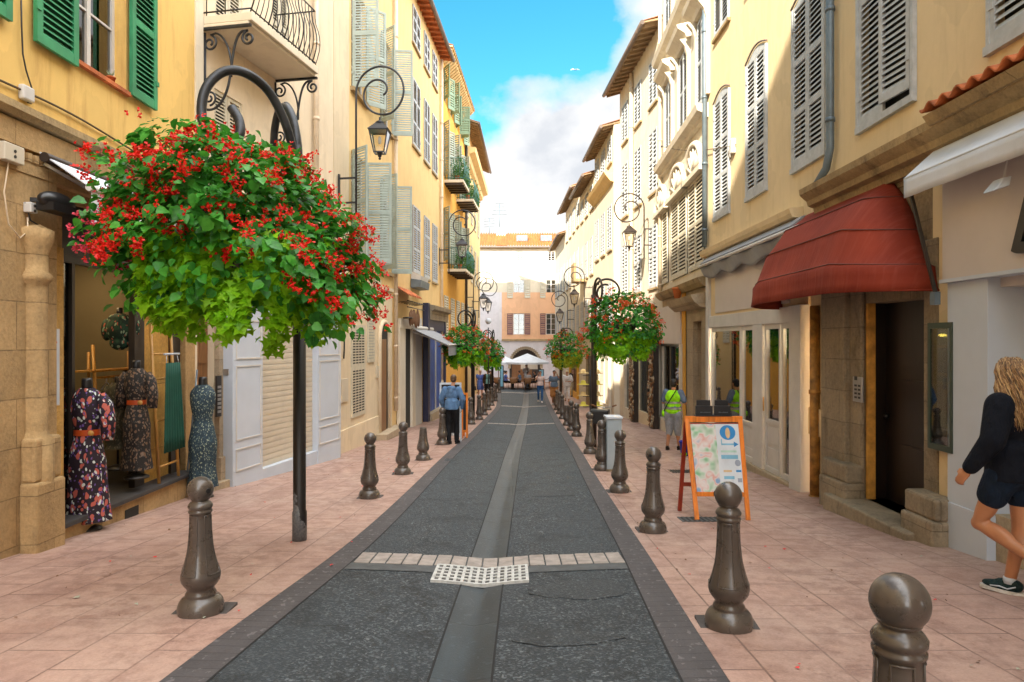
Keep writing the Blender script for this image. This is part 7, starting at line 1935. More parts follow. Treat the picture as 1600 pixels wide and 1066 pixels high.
b0 = WL.P(WL.pu(145, -.8), -.8, 0); b1 = WL.P(WL.pu(205, -.8), -.8, 0)
t = ladder('bamboo clothes rail with white hangers inside the dress shop', b0, b1, zS, 1.45, (1.0,), .1, 'bamboo_rail')
mb = MB(); mb.tube([b0 + Vector((-.12, .1, 1.35)), b0 + Vector((-.12, .1, zS))], .02, 7); mb.tube([b1 + Vector((-.1, .1, 1.35)), b1 + Vector((-.1, .1, zS))], .02, 7); mb.build('upright', M['bamboo'], t)
mb = MB(); mb.box(b0.x - .25, b0.x + .05, b0.y - .1, b1.y + .25, 1.08, 1.10); mb.build('shelf', M['bamboo'], t)
for k in range(2):
    t = thing('clothes_hanger', ('nearer' if k == 0 else 'farther') + ' white plastic hanger on the bamboo rail inside the dress shop', 'hanger', b0)
    y0 = b0.y + .28 + k * .16; x0 = b0.x + .02; mb = MB(); mb.tube([(x0, y0, 1.0), (x0, y0, .93), (x0 + .03, y0 - .17, .84), (x0 - .03, y0 + .17, .84), (x0, y0, .93)], .010, 5); mb.build('hook', M['cool_white'], t)
# leaning pole by the door mannequin
t = thing('leaning_pole', 'thin grey metal pole leaning by the teal dress mannequin', 'pole', at(289, 778, 10.2))
a_ = ground_at(289, 778); mb = MB(); mb.tube([a_, at(308, 578, a_.y + .35)], .012, 6); mb.build('rod', M['zinc'], t)
# shoes on the shop floor left out; a gull high over the street
t = thing('gull', 'tiny distant gull flying against the white cloud', 'bird', at(899, 109, 60))
c = at(899, 109, 60); mb = MB(); mb.ell(c, (.16, .07, .06), 0, 8, 6)
for sg in (-1, 1): mb.add([c + Vector((.06, 0, 0)), c + Vector((-.08, 0, 0)), c + Vector((sg * .22 - .02, .1, .15)), c + Vector((sg * .45, .15, .02))], [(0, 1, 3, 2)])
mb.build('body', M['zinc'], t, fix=False)
t = thing('facade_cable', 'cable looping along the ornate building to a pale meter box', 'cable', at(1034, 229, 20.4))
a_, b_ = at(1034, 229, 20.4), at(1150, 226, 13.9)
mb = MB(); mb.tube([a_.lerp(b_, k / 24) - Vector((0, 0, .12 * 4 * (k / 24) * (1 - k / 24))) for k in range(25)], .009, 5); mb.build('wire', M['cable'], t)
mb = MB(); mb.ell(a_, .035, 0, 8, 6); mb.build('anchor', M['iron'], t)
u = WR.pu(1148); z = WR.pz(1148, 228)
t = thing('electrical_box', 'pale meter box with a looped cable high on the sunlit cream wall between two windows', 'electrical box', WR.P(u, 0, z))
mb = MB(); mb.wb(WR, u - .08, u + .08, .002, .09, z - .16, z + .14); mb.build('cover', M['white_paint'], t, bevel=.01)
mb = MB(); mb.tube([WR.P(u + .2, .03, z + .12), WR.P(u + .25, .05, z - .1), WR.P(u + .1, .06, z - .25), WR.P(u, .05, z - .16)], .01, 5); mb.build('cable', M['cable'], t)
# ================================================================ people
def V3(*a): return Vector(a)
def person(label, loc, heading, J, cl, voxel=.016, scale=1.0, skin='skin', hair=(.05, .03, .015), group=None, fingers=True, hair_fn=None):
    """J: joints in metres in the figure's own frame (x right, y forward, z up)"""
    t = thing('person', label, 'person', loc, group, rotz=heading, local=True)
    t.scale = (scale,) * 3
    D = dict(hip=(0, 0, .93), waist=(0, 0, 1.08), chest=(0, 0, 1.28), neck=(0, 0, 1.46), head=(0, .01, 1.62),
             sr=(.18, 0, 1.41), er=(.24, -.03, 1.13), wr=(.25, .04, .88), sl=(-.18, 0, 1.41), el=(-.24, -.03, 1.13), wl=(-.25, .04, .88),
             hr=(.095, 0, .90), kr_=(.10, .02, .49), ar=(.10, -.01, .085), hl=(-.095, 0, .90), kl_=(-.10, .02, .49), al=(-.10, -.01, .085), tr=(0, 1, 0), tl=(0, 1, 0), sw=.0)
    D.update(J); J = {k: (Vector(v) if isinstance(v, tuple) else v) for k, v in D.items()}
    up = (J['neck'] - J['hip']).normalized(); side = (J['sr'] - J['sl']).normalized(); fwd = up.cross(side).normalized() * -1
    rot = Matrix((side, -up.cross(side) * -1, up)).transposed()
    rot = Matrix((side, side.cross(up) * -1, up)).transposed()
    def limb(mb, pts, rs, seg=12):
        pts = [Vector(p) for p in pts]
        # subdivide for smooth taper
        P_, R_ = [], []
        for i in range(len(pts) - 1):
            for k in range(4): P_.append(pts[i].lerp(pts[i+1], k / 4)); R_.append(rs[i] + (rs[i+1] - rs[i]) * k / 4)
        P_.append(pts[-1]); R_.append(rs[-1]); mb.tube(P_, R_, seg)
        for p, r_ in zip(pts, rs): mb.ell(p, r_ * .99, 0, seg, 8)
    def torso(mb, e=0.0, z0=None):
        mb.ell(J['hip'] + up * .02, (.165 + e, .115 + e, .13 + e), rot=rot, seg=18); mb.ell(J['waist'], (.135 + e, .10 + e, .14), rot=rot, seg=18)
        mb.ell(J['chest'], (.158 + e, .112 + e, .17), rot=rot, seg=18); mb.ell(J['chest'] + up * .09, (.165 + e, .09 + e, .08 + e), rot=rot, seg=18)
        limb(mb, [J['hip'], J['waist'], J['chest']], [.10 + e] * 3)
    mb = MB(); torso(mb)
    limb(mb, [J['chest'] + up * .12, J['neck'], J['head'] - Vector((0, 0, .06))], [.07, .052, .05])
    h = J['head']; hd = J.get('face', None); f3 = (Vector(hd).normalized() if hd else fwd_of(J))
    hs = Vector((f3.y, -f3.x, 0)).normalized(); hrot = Matrix((hs, f3, Vector((0, 0, 1)))).transposed()
    mb.ell(h + Vector((0, 0, .025)), (.074, .092, .092), rot=hrot, seg=18, rings=12); mb.ell(h + f3 * .02 - Vector((0, 0, .05)), (.055, .068, .06), rot=hrot)
    mb.ell(h + f3 * .098 - Vector((0, 0, .005)), (.012, .018, .022), rot=hrot, seg=8, rings=6); mb.ell(h + f3 * .08 - Vector((0, 0, .055)), (.025, .016, .009), rot=hrot, seg=8, rings=6)
    for s_ in (-1, 1): mb.ell(h + hs * (.076 * s_), (.010, .02, .03), rot=hrot, seg=8, rings=6)
    for s_ in ('r', 'l'):
        limb(mb, [J['s' + s_], J['e' + s_], J['w' + s_]], [.052, .042, .027])
        limb(mb, [J['h' + s_], J['k%s_' % s_], J['a' + s_]], [.088, .056, .038]); 
        kn, an = J['k%s_' % s_], J['a' + s_]
        dk = (an - kn).normalized(); toe = J['t' + s_].normalized()
        mb.ell(kn.lerp(an, .3) - toe * .018, (.052, .055, .12), rot=dk.to_track_quat('Z', 'Y').to_matrix())
        mb.ell(an + toe * .06 - Vector((0, 0, .045)), (.04, .11, .035), rot=Matrix((toe.cross(Vector((0, 0, 1))), toe, Vector((0, 0, 1)))).transposed() if abs(toe.z) < .3 else toe.to_track_quat('Y', 'Z').to_matrix())
        # hand: palm, four curled fingers of unequal length and a thumb
        w_ = J['w' + s_]; hdv = J.get('hand' + s_); hd_ = (Vector(hdv) if hdv else (w_ - J['e' + s_])).normalized(); 
        sg = 1 if s_ == 'r' else -1; pn = Vector((-sg, 0, 0)); pn = (pn - hd_ * pn.dot(hd_)).normalized(); wd = hd_.cross(pn).normalized()
        if wd.y < 0: wd = -wd
        pr = Matrix((pn, wd, hd_)).transposed()
        mb.ell(w_ + hd_ * .05, (.016, .038, .052), rot=pr, seg=12)
        if fingers:
            for q, (off_, L_) in enumerate(((.028, .068), (.010, .076), (-.009, .071), (-.026, .056))):
                a0 = w_ + hd_ * .088 + wd * off_; a1 = a0 + hd_ * (L_ * .45) + pn * .008; a2 = a1 + hd_ * (L_ * .30) + pn * .022; a3 = a2 + hd_ * .006 + pn * .022
                mb.tube([a0 - hd_ * .02, a0, a1, a2, a3], [.009, .0095, .0088, .008, .0068], 8)
            b0 = w_ + hd_ * .03 + wd * .032; mb.tube([b0 - wd * .015, b0 + hd_ * .02 + wd * .014 + pn * .008, b0 + hd_ * .052 + wd * .018 + pn * .02], [.013, .011, .0085], 8)
        else: mb.ell(w_ + hd_ * .11 + pn * .012, (.02, .035, .045), rot=pr)
    body = remesh(mb, 'body', M[skin], t, voxel, 3)
    # face details and hair
    if 'noface' not in cl:
        mb = MB()
        for s_ in (-1, 1): mb.ell(h + f3 * .082 + hs * (.032 * s_) + Vector((0, 0, .02)), (.011, .006, .007), rot=hrot, seg=8, rings=6)
        mb.build('eyes', M['black_plastic'], body)
    hm = m_paint('hair', hair, .5, var=.35, scale=60, bmp=.4, obj=True)
    mb = MB(); mb.ell(h + Vector((0, 0, .045)) - f3 * .014, (.083, .098, .085), rot=hrot, seg=18, rings=12); mb.ell(h - f3 * .035 + Vector((0, 0, .0)), (.080, .075, .085), rot=hrot)
    if hair_fn: hair_fn(t, h, f3, hs, hrot, hm)
    else: remesh(mb, 'hair', hm, t, .012, 2)
    # clothes
    if 'top' in cl:
        mat, sleeve, e, low = cl['top']
        mb = MB(); mb.ell(J['chest'], (.175 + e, .125 + e, .17), rot=rot, seg=18); mb.ell(J['waist'], (.160 + e, .120 + e, .14), rot=rot, seg=18)
        mb.ell(J['chest'] + up * .085, (.178 + e, .10 + e, .085), rot=rot, seg=18)
        # straight hem
        a, b = J['waist'] + up * .05, J['hip'] - up * low
        prof = 10; bse = len(mb.v); n = 22
        for i in range(5):
            c_ = a.lerp(b, i / 4)
            for k in range(n):
                th = 2 * math.pi * k / n; fl_ = 1 + .02 * i + .02 * math.sin(th * 5 + i)
                mb.v.append(tuple(c_ + rot @ Vector(((.172 + e) * fl_ * math.cos(th), (.130 + e) * fl_ * math.sin(th), 0))))
        for i in range(4):
            for k in range(n): k2 = (k + 1) % n; mb.f.append((bse + i*n+k, bse + i*n+k2, bse + (i+1)*n+k2, bse + (i+1)*n+k)); mb.m.append(0); mb.sm.append(True)
        mb.f.append(tuple(bse + k for k in range(n))); mb.m.append(0); mb.sm.append(True); mb.f.append(tuple(bse + 4*n + k for k in range(n))[::-1]); mb.m.append(0); mb.sm.append(True)
        for s_ in ('r', 'l'):
            if sleeve >= 1: limb(mb, [J['s' + s_] - up * .01, J['e' + s_], J['e' + s_].lerp(J['w' + s_], .96)], [.075 + e, .062 + e, .046 + e * .4])
            elif sleeve > 0: limb(mb, [J['s' + s_] - up * .01, J['s' + s_].lerp(J['e' + s_], sleeve)], [.068 + e, .064 + e])
        tp = remesh(mb, 'top', M[mat], t, max(voxel, .014), 4)
    if 'bottom' in cl:
        mat, ln, w_ = cl['bottom']
        mb = MB(); mb.ell(J['hip'] + up * .03, (.178, .132, .12), rot=rot, seg=18); mb.ell(J['hip'] - up * .03, (.180, .136, .11), rot=rot, seg=18)
        for s_ in ('r', 'l'):
            hp, kn, an = J['h' + s_], J['k%s_' % s_], J['a' + s_]
            if ln <= .5: limb(mb, [hp, hp.lerp(kn, ln * 2)], [.108 + w_, .098 + w_])
            else: limb(mb, [hp, kn, kn.lerp(an, (ln - .5) * 2)], [.108 + w_, .074 + w_, .060 + w_])
        remesh(mb, 'trousers' if ln > .8 else 'shorts', M[mat], t, max(voxel, .014), 3)
    if 'shoes' in cl:
        for s_ in ('r', 'l'):
            an, toe = J['a' + s_], J['t' + s_].normalized(); sd = toe.cross(Vector((0, 0, 1))).normalized(); upv = sd.cross(toe)
            ro = Matrix((sd, toe, upv)).transposed(); fb = an - upv * .05
            mb = MB(); mb.ell(fb + toe * .05 + upv * .006, (.046, .135, .036), rot=ro, seg=14); mb.ell(fb - toe * .035 + upv * .03, (.041, .055, .042), rot=ro); mb.ell(fb + toe * .03 + upv * .03, (.040, .07, .034), rot=ro)
            so_ = remesh(mb, 'shoe', M[cl['shoes'][0]], t, .010, 2)
            mb = MB(); n = 18; b0 = []; 
            ring = [(math.cos(2*math.pi*k/n) * (.047 + .004 * math.sin(2*math.pi*k/n)), .05 + .142 * math.sin(2*math.pi*k/n)) for k in range(n)]
            lo = [fb + sd * x + toe * y - upv * .036 for x, y in ring]; hi = [fb + sd * x + toe * y - upv * .012 for x, y in ring]
            mb.add(lo + hi, [tuple(range(n))[::-1], tuple(range(n, 2*n))] + [(k, (k+1) % n, n + (k+1) % n, n + k) for k in range(n)], 0, False); mb.build('sole', M[cl['shoes'][1]], so_)
            if len(cl['shoes']) > 2:
                mb = MB(); mb.lathe([(.044, 0), (.043, .03), (.040, .045)], (0, 0, 0), 14); 
                mb.v = [tuple(an + Vector(v) - Vector((0, 0, .012))) for v in mb.v]; mb.build('sock', M[cl['shoes'][2]], t)
                mb = MB()
                for s2 in (-1, 1): mb.tube([fb + sd * (.046 * s2) + toe * .11 + upv * .002, fb + sd * (.048 * s2) + toe * .05 + upv * .012, fb + sd * (.046 * s2) - toe * .0 + upv * .004, fb + sd * (.043 * s2) - toe * .05 + upv * .03], .005, 5)
                mb.build('side_stripe', M['cool_white'], so_)
    return t
def fwd_of(J):
    s = (J['sr'] - J['sl']); return Vector((-s.y, s.x, 0)).normalized()
for k, c_, r_ in (('navy_cloth', (.0045, .006, .011), .9), ('denim', (.008, .016, .032), .9), ('denim_blue', (.03, .09, .22), .85), ('blue_hoodie', (.10, .19, .34), .9), ('black_cloth', (.012, .012, .014), .9), ('vest_yellow', (.34, .85, .01), .6), ('shirt_slate', (.14, .18, .26), .85), ('grey_cloth', (.26, .26, .27), .9), ('tee_blue', (.13, .19, .28), .9), ('tan_cloth', (.36, .17, .06), .9), ('white_cloth', (.68, .66, .66), .9), ('pink_cloth', (.62, .48, .45), .9), ('teal_cloth', (.18, .38, .40), .9), ('khaki', (.40, .33, .20), .9), ('dress_blue', (.10, .16, .48), .9), ('shoe_teal', (.01, .028, .03), .6), ('leather', (.05, .03, .02), .5), ('sole_white', (.6, .58, .55), .6), ('sandal', (.03, .02, .015), .6), ('blue_bucket', (.01, .04, .55), .4)):
    M[k] = m_paint(k, c_, r_, var=.15, scale=14, bmp=0, obj=True)
    nt = M[k].node_tree; b = nt.nodes['Principled BSDF']; b.inputs['Specular IOR Level'].default_value = .2
    fo = mathn(nt, 'ADD', noise(nt, pos(nt, (1.6, 1.6, .8), (.3, .2, .5), obj=True), 7, 4, .55), mathn(nt, 'MULTIPLY', noise(nt, pos(nt, obj=True), 90, 3), .06)); bump(nt, b, fo, .9, .05)
M['vest_yellow'].node_tree.nodes['Principled BSDF'].inputs['Emission Strength'].default_value = 0

# --- young woman walking at the right edge
def long_hair(t, h, f3, hs, hrot, hm):
    mb = MB(); mb.ell(h + Vector((0, 0, .04)) - f3 * .016, (.088, .106, .092), rot=hrot, seg=18, rings=12)
    mb.ell(h - f3 * .05 - Vector((0, 0, .06)), (.098, .07, .13), rot=hrot); mb.ell(h - f3 * .06 - Vector((0, 0, .18)), (.110, .058, .13), rot=hrot)
    base = remesh(mb, 'hair', hm, t, .012, 3)
    mb = MB(); rr = random.Random(6)
    for i in range(1000):
        a = rr.uniform(-1.75, 1.75); z0 = rr.uniform(-.03, .125); L = rr.uniform(.28, .40) + (z0 * .8)
        rad = Vector((.092 * math.sin(a), -.105 * math.cos(a), 0)) * rr.uniform(.96, 1.08); k0 = math.sqrt(max(.05, 1 - (max(0, z0 - .03) / .105) ** 2))
        p = h + hrot @ (rad * k0 * 1.0) + Vector((0, 0, z0 + .01)) - f3 * .012; pts = [p]; ph = rr.uniform(0, 6.28); am = rr.uniform(.006, .016)
        spread = hrot @ Vector((math.sin(a) * .8, -1.5, 0))
        for k in range(1, 11):
            s_ = k / 10; q = p + Vector((0, 0, -L * s_)) + spread * (.045 * math.sin(min(1, s_ * 1.2) * 1.65)) + hs * (am * math.sin(ph + s_ * 11)) - f3 * (am * math.cos(ph + s_ * 11))
            pts.append(q)
        mb.tube(pts, [.003, .0042, .0045, .0045, .0044, .0042, .004, .0035, .003, .0025, .001], 4, mi=rr.choice([0, 0, 1, 2]))
    dk = m_paint('hair_dark', (.11, .055, .022), .5, var=.3, scale=40, obj=True); lt_ = m_paint('hair_light', (.48, .30, .13), .45, var=.2, scale=40, obj=True)
    mb.build('hair_strands', [hm, dk, lt_], base, fix=False)
wloc = Vector((3.81, 5.20, g(5.20)))
wt = person('blonde woman in black hoodie, frayed denim shorts and sneakers walking at the right edge', wloc, R(30),
       dict(hip=(0, .0, .90), waist=(0, .0, 1.05), chest=(0, .0, 1.26), neck=(0, .0, 1.44), head=(0, .02, 1.595),
            hl=(-.10, .02, .87), kl_=(-.105, .17, .50), al=(-.09, -.22, .30), hr=(.10, -.01, .87), kr_=(.075, -.02, .48), ar=(.03, .03, .085), tl=(0, .62, -.78), tr=(-.1, 1, 0),
            sl=(-.18, .0, 1.395), el=(-.275, .0, 1.14), wl=(-.32, .13, .93), sr=(.18, .0, 1.395), er=(.25, .04, 1.13), wr=(.22, .20, .98), handl=(-.15, .5, -.8), face=(.55, .85, 0)),
       dict(top=('navy_cloth', 1, .022, .06), bottom=('denim', .20, .006), shoes=('shoe_teal', 'sole_white', 'cool_white')), voxel=.010, scale=1.05, skin='skin_tan', hair=(.28, .15, .06), hair_fn=long_hair)
# hood, frayed hem and laces
mb = MB(); mb.ell((0, -.085, 1.41), (.125, .075, .07)); mb.ell((0, -.105, 1.35), (.08, .05, .08)); mb.ell((.07, -.03, 1.43), (.06, .08, .045)); mb.ell((-.07, -.03, 1.43), (.06, .08, .045)); remesh(mb, 'hood', M['navy_cloth'], wt, .012, 3)
mb = MB(); rr = random.Random(4)
for sx, sy in ((-.10, .055), (.097, -.012)):
    for k in range(70):
        a = rr.uniform(0, 6.28); p = Vector((sx + .105 * math.cos(a), sy + .105 * math.sin(a), .735)); mb.tube([p, p + Vector((rr.gauss(0, .004), rr.gauss(0, .004), -rr.uniform(.015, .05)))], .0015, 3)
mb.build('frayed_hem', M['denim'], wt)

# --- man in the yellow vest
ml = ground_at(1052, 703)
vt = person('man in a lime yellow safety vest and pale shorts at the dark shop window', ml, R(-30),
       dict(hip=(0, 0, .92), hl=(-.11, 0, .88), al=(-.13, -.06, .085), hr=(.11, 0, .88), ar=(.12, .08, .085), el=(-.27, .05, 1.14), wl=(-.22, .28, 1.10), er=(.28, .03, 1.14), wr=(.22, .26, 1.12), head=(0, .05, 1.60), tl=(-.2, 1, 0), tr=(.2, 1, 0)),
       dict(top=('shirt_slate', .75, .012, -.02), bottom=('grey_cloth', .62, .02), shoes=('sandal', 'sandal')), voxel=.016, scale=.98, skin='skin_tan', hair=(.02, .015, .012))
mb = MB(); mb.ell((0, 0, 1.28), (.205, .155, .17)); mb.ell((0, 0, 1.36), (.19, .13, .10)); mb.ell((0, 0, 1.08), (.195, .152, .15)); mb.ell((0, 0, .96), (.205, .165, .13))
remesh(mb, 'safety_vest', M['vest_yellow'], vt, .016, 3)
mb = MB()
for z in (1.13, .99): mb.grid(lambda a, b: (.213 * math.cos(6.2832 * b), .166 * math.sin(6.2832 * b), z + .05 * a), 1, 32)
mb.build('reflective_band', M['steel'], vt, fix=False)
mb = MB(); mb.tube([(.10, -.10, 1.46), (.02, -.17, 1.30), (-.12, -.165, 1.08), (-.21, -.06, .93)], .012, 6); mb.build('bag_strap', M['black_cloth'], vt)
mb = MB(); mb.ell((-.23, .0, .88), (.05, .12, .09)); mb.build('shoulder_bag', M['vest_yellow'], vt)
bb_ = ground_at(1072, 712)
t = thing('bucket', 'blue plastic cleaning bucket with a bright scrubbing brush beside the man in the vest', 'bucket', bb_)
mb = MB(); mb.lathe([(.11, 0), (.15, .30), (.158, .30), (.158, .32), (.14, .32), (.10, .03)], bb_, 20); mb.build('pail', M['blue_bucket'], t)
mb = MB(); mb.tube([bb_ + Vector((.152 * math.cos(a), .02, .30 + .14 * math.sin(a))) for a in [math.pi * k / 12 for k in range(13)]], .006, 5); mb.build('handle', M['steel'], t)
mb = MB(); mb.tube([bb_ + Vector((-.05, -.1, .08)), bb_ + Vector((.08, -.12, .42))], .013, 6); mb.build('brush_handle', M['pink_cloth'], t)
mb = MB(); mb.ell(bb_ + Vector((-.08, -.13, .05)), (.07, .05, .045)); mb.build('brush_head', M['vest_yellow'], t)

# --- man in the blue hoodie
hl_ = ground_at(706, 694)
ht = person('man in a faded blue hoodie and black trousers seen from behind beside the chalkboard', hl_, R(-12),
       dict(head=(.03, .06, 1.66), chest=(0, .02, 1.29), neck=(.01, .03, 1.48), el=(-.29, .0, 1.15), wl=(-.27, .12, .93), er=(.29, .02, 1.15), wr=(.24, .12, .92), ar=(.10, .10, .085), kr_=(.10, .09, .49), al=(-.06, -.05, .085), tr=(.15, 1, 0)),
       dict(top=('blue_hoodie', 1, .012, .05), bottom=('black_cloth', .97, .004), shoes=('black_cloth', 'black_plastic')), voxel=.018, scale=1.0, hair=(.10, .055, .03))
mb = MB(); mb.ell((0, -.05, 1.44), (.13, .08, .065)); mb.ell((0, -.09, 1.37), (.09, .045, .08)); remesh(mb, 'hood', M['blue_hoodie'], ht, .016, 3)
bb_ = Vector((hl_.x - .35, hl_.y + .2, g(hl_.y)))

# --- distant walkers
def pix(px, py): return ground_at(px, py)
walk = dict(kl_=(-.10, .12, .50), al=(-.09, .18, .085), kr_=(.10, .03, .49), ar=(.09, -.20, .12))
person('woman in pink top and blue jeans walking up the road, hand at her face', pix(844, 629), R(180), dict(**walk, er=(.27, .10, 1.22), wr=(.12, .16, 1.52), handr=(0, .1, 1)),
       dict(top=('pink_cloth', .3, .005, .0), bottom=('denim_blue', .95, -.01), shoes=('white_cloth', 'sole_white')), voxel=.022, hair=(.10, .05, .03), fingers=False)
person('man in slate blue t-shirt and tan shorts, hand at his ear, near the kerb', pix(866, 634), R(170), dict(**walk, el=(-.30, .06, 1.24), wl=(-.14, .08, 1.56), handl=(.3, 0, 1)),
       dict(top=('tee_blue', .6, .012, .02), bottom=('tan_cloth', .48, .012), shoes=('white_cloth', 'sole_white')), voxel=.022, hair=(.03, .02, .015), fingers=False, scale=1.04)
person('woman in a loose white blouse and pale trousers behind the man on the phone', pix(886, 628), R(175), dict(**walk, el=(-.26, .08, 1.14), wl=(-.02, .24, 1.14), er=(.28, .02, 1.14), wr=(.26, .1, .93)),
       dict(top=('white_cloth', .8, .045, .05), bottom=('white_cloth', .85, -.005), shoes=('tan_cloth', 'sandal')), voxel=.022, hair=(.62, .50, .32), fingers=False)
person('person in dark brown clothes standing in the shade behind the woman in white', pix(896, 620), R(160), dict(), dict(top=('leather', 1, .02, .02), bottom=('khaki', .95, .0), shoes=('leather', 'sandal')), voxel=.024, hair=(.03, .02, .02), fingers=False)
person('man in an open dark jacket and teal shirt walking on the left pavement', Vector((-1.40, 39.5, g(39.5))), R(178), dict(**walk), dict(top=('teal_cloth', .0, .012, .03), bottom=('black_cloth', .95, .0), shoes=('leather', 'sandal')), voxel=.022, hair=(.35, .30, .26), fingers=False, scale=1.04)
jk = [o for o in COL.objects if o.name.startswith('person') and o.get('label', '').startswith('man in an open dark')][0]
mb = MB()
for sg in (-1, 1):
    mb.ell((sg * .13, .0, 1.28), (.075, .15, .20)); mb.ell((sg * .14, 0, 1.02), (.07, .16, .18)); mb.tube([(sg * .18, 0, 1.40), (sg * .24, -.03, 1.13), (sg * .25, .03, .92)], [.075, .062, .05], 10)
mb.ell((0, -.09, 1.2), (.17, .06, .28)); remesh(mb, 'jacket', M['leather'], jk, .024, 2)
person('woman in a bright blue dress beside the man in the dark jacket', Vector((-1.85, 39.8, g(39.8))), R(170), dict(), dict(top=('dress_blue', .3, .02, .35), shoes=('leather', 'sandal')), voxel=.022, hair=(.5, .35, .2), fingers=False)
bg_ = Vector((-2.18, 39.6, g(39.6) + .55)); t = thing('handbag', 'brown handbag carried by the woman in the blue dress', 'bag', bg_)
mb = MB(); mb.hexa([bg_ + Vector(p) for p in ((-.12, -.05, 0), (.12, -.05, 0), (.12, .05, 0), (-.12, .05, 0), (-.09, -.03, .24), (.09, -.03, .24), (.09, .03, .24), (-.09, .03, .24))]); mb.build('body', M['leather'], t, bevel=.02)
mb = MB(); mb.tube([bg_ + Vector((-.07, 0, .23)), bg_ + Vector((0, 0, .42)), bg_ + Vector((.07, 0, .23))], .008, 5); mb.build('strap', M['leather'], t)

# --- cafe terrace
def parasol(label, px, D, r, zt, mat):
    p = Vector(((px - 800) / F * D, D, g(D))); t = thing('parasol', label, 'parasol', p)
    mb = MB(); mb.tube([p, p + Vector((0, 0, zt))], .03, 8); mb.build('pole', M['wood_brown'], t)
    mb = MB(); n = 8; top = p + Vector((0, 0, zt)); ring = [p + Vector((r * math.cos(6.2832 * (k + .5) / n), r * math.sin(6.2832 * (k + .5) / n), zt - .65)) for k in range(n)]; low = [q - Vector((0, 0, .14)) for q in ring]
    mb.add([top] + ring + low, [(0, 1 + k, 1 + (k + 1) % n) for k in range(n)] + [(1 + k, 1 + n + k, 1 + n + (k + 1) % n, 1 + (k + 1) % n) for k in range(n)]); mb.build('canopy', M[mat], t, fix=False)
    mb = MB()
    for q in ring: mb.tube([top - Vector((0, 0, .06)), q - Vector((0, 0, .04))], .015, 4)
    mb.build('rib', M['wood_brown'], t)
    mb = MB(); mb.lathe([(.28, 0), (.26, .12), (.12, .3), (.05, .34)], p, 14); mb.build('base', M['cool_white'], t)
parasol('white cafe parasol open in front of the arch', 824, 52, 1.75, 2.62, 'awning_white')
parasol('white cafe parasol partly hidden behind the far left flower ball', 779, 53, 1.6, 2.6, 'awning_white')
def chair(label, x, y, rz, first=[None]):
    if first[0] is None:
        t = thing('cafe_chair', label, 'chair', (0, 0, 0), 'rattan chairs on the cafe terrace', local=True); first[0] = t
        mb = MB(); mb.box(-.21, .21, -.2, .22, .43, .46); mb.build('seat', M['wood_brown'], t)
        mb = MB(); mb.grid(lambda a, b: (.22 * math.cos(math.pi * a), -.2 - .05 * math.sin(math.pi * a) * b, .46 + .42 * b), 8, 3); o = mb.build('backrest', M['wood_brown'], t, fix=False); o.modifiers.new('s', 'SOLIDIFY').thickness = .02
        for sx in (-.19, .19):
            for sy in (-.18, .2): mb = MB(); mb.tube([(sx, sy, 0), (sx * .95, sy * .95, .44)], .016, 5); mb.build('leg', M['wood_brown'], t)
        mb = MB(); mb.tube([(-.22, -.22, .88), (-.25, .0, .66), (-.22, .2, .64)], .015, 5); mb.tube([(.22, -.22, .88), (.25, .0, .66), (.22, .2, .64)], .015, 5); mb.build('armrest', M['wood_brown'], t)
        c = t
    else: c = copy_tree(first[0])
    c.location = (x, y, g(y)); c.rotation_euler.z = rz; c['label'] = label; return c
def table(label, x, y, first=[None]):
    if first[0] is None:
        t = thing('cafe_table', label, 'table', (0, 0, 0), 'round tables on the cafe terrace', local=True); first[0] = t
        mb = MB(); mb.lathe([(.35, .72), (.36, .74), (.35, .755)], seg=20); mb.build('tabletop', M['wood_brown'], t)
        mb = MB(); mb.lathe([(.22, 0), (.2, .02), (.03, .06), (.03, .72)], seg=12); mb.build('pedestal', M['iron_black'], t); c = t
    else: c = copy_tree(first[0])
    c.location = (x, y, g(y)); c['label'] = label; return c
sit = dict(hip=(0, 0, .56), waist=(0, -.02, .72), chest=(0, -.02, .92), neck=(0, .0, 1.10), head=(0, .02, 1.25), sr=(.18, 0, 1.04), er=(.24, .08, .80), wr=(.12, .32, .78), sl=(-.18, 0, 1.04), el=(-.24, .08, .80), wl=(-.12, .32, .78),
           hr=(.1, .03, .54), kr_=(.12, .45, .50), ar=(.12, .45, .085), hl=(-.1, .03, .54), kl_=(-.12, .45, .50), al=(-.12, .45, .085))
tabs = [(-1.1, 51.2, 'cafe table at the left of the terrace under the far parasol'), (.1, 50.8, 'cafe table in the middle of the terrace'), (1.15, 50.6, 'cafe table below the open parasol'), (2.1, 51.4, 'cafe table at the right end beside the menu board'), (-2.2, 52.4, 'cafe table behind the left menu board')]
for i, (x, y, lb) in enumerate(tabs):
    table(lb, x, y)
    for k, (dx, dy, rz) in enumerate(((-.55, 0, R(-90)), (.55, 0, R(90)), (0, -.6, 0))):
        chair(('left', 'right', 'front')[k] + ' rattan chair at the ' + lb.replace('cafe table ', 'table '), x + dx, y + dy, rz)
seats = [(.55, 50.8, 90, 'tee_blue', 'seated guest in a blue shirt at the middle table'), (1.15, 50.0, 0, 'grey_cloth', 'seated guest in a grey shirt seen from behind under the open parasol'), (-.55, 51.2, 90, 'white_cloth', 'seated guest in white at the left table'), (1.7, 50.6, 90, 'black_cloth', 'seated guest in black between the open parasol and the menu board'), (-.45, 50.8, -90, 'dress_blue', 'seated guest in royal blue facing right at the middle table'), (-1.65, 51.2, -90, 'leather', 'seated guest in brown at the far left table')]
for x, y, rz, mt, lb in seats:
    person(lb, Vector((x, y, g(y) - .02)), R(rz), dict(sit), dict(top=(mt, .6, .012, -.05), bottom=('black_cloth', .95, .0), shoes=('leather', 'sandal')), voxel=.03, hair=(.05, .03, .02), fingers=False)
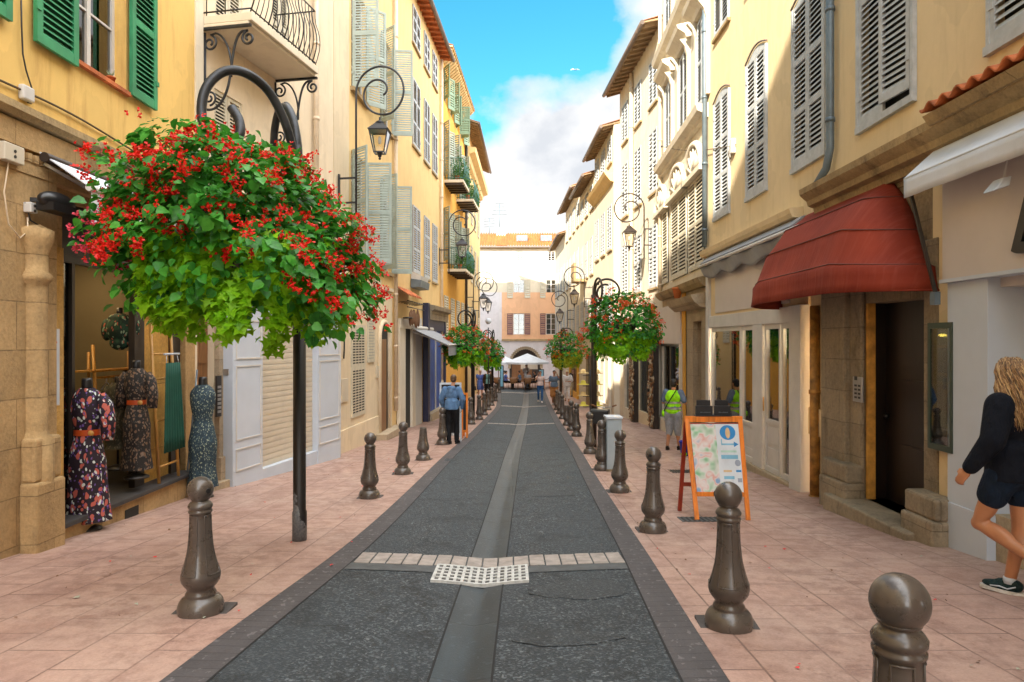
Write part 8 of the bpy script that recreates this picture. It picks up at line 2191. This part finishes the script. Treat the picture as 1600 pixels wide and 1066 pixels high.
person('waiter in white shirt standing behind the terrace tables', Vector((1.1, 53.3, g(53))), R(180), dict(), dict(top=('white_cloth', .6, .012, .02), bottom=('black_cloth', .95, .0), shoes=('leather', 'sandal')), voxel=.03, hair=(.03, .02, .02), fingers=False)
bicycle('small bicycle parked at the far left corner of the plaza', Vector((-2.0, 45, g(45))), R(80), 'dark_metal', False)
# ================================================================ one object for each separate piece of a part
SPLIT = {'ceiling_emitter': None, 'folding_arm': None, 'upright': None, 'pilaster': None, 'pilasters': 'pilaster', 'door_pier': None, 'window_sill': None, 'string_course': None,
         'yellow_render': None, 'glazing_bar': None, 'flower_pots': 'flower_pot', 'armrest': None, 'eyes': 'eye', 'grip': None, 'angle_iron': None, 'panel_moulding': None,
         'clothes_on_rack': 'garment', 'pillar': None, 'buttons': 'button', 'socket': None, 'recess_back': None, 'rafter_ends': 'rafter', 'iron_rail': None, 'front_bar': None,
         'reflective_band': None, 'blade': None, 'step': None, 'white_surround': 'surround', 'boarding': None, 'hanging_goods': 'hanging_bag', 'slab_joists': 'slab_joist', 'support_arm': None, 'roller': None}
def islands(me):
    par = list(range(len(me.vertices)))
    def find(a):
        while par[a] != a: par[a] = par[par[a]]; a = par[a]
        return a
    for e in me.edges:
        a, b = find(e.vertices[0]), find(e.vertices[1])
        if a != b: par[a] = b
    out = {}
    for p in me.polygons: out.setdefault(find(p.vertices[0]), []).append(p)
    return list(out.values())
for o in list(scene.objects):
    base = o.name.split('.')[0]
    if o.type != 'MESH' or o.parent is None or base not in SPLIT or o.data.users > 1: continue
    isl = islands(o.data)
    if len(isl) < 2 or len(isl) > 40: continue
    me = o.data; new = SPLIT[base] or base; first_ = True
    for polys in isl:
        ids = sorted({v for p in polys for v in p.vertices}); mp_ = {v: i for i, v in enumerate(ids)}
        m2 = bpy.data.meshes.new(new); m2.from_pydata([me.vertices[v].co[:] for v in ids], [], [[mp_[v] for v in p.vertices] for p in polys])
        for m in me.materials: m2.materials.append(m)
        m2.polygons.foreach_set('material_index', [p.material_index for p in polys]); m2.polygons.foreach_set('use_smooth', [p.use_smooth for p in polys]); m2.update()
        if first_: o.data = m2; o.name = new; first_ = False; continue
        c = o.copy(); c.data = m2; c.name = new; COL.objects.link(c)
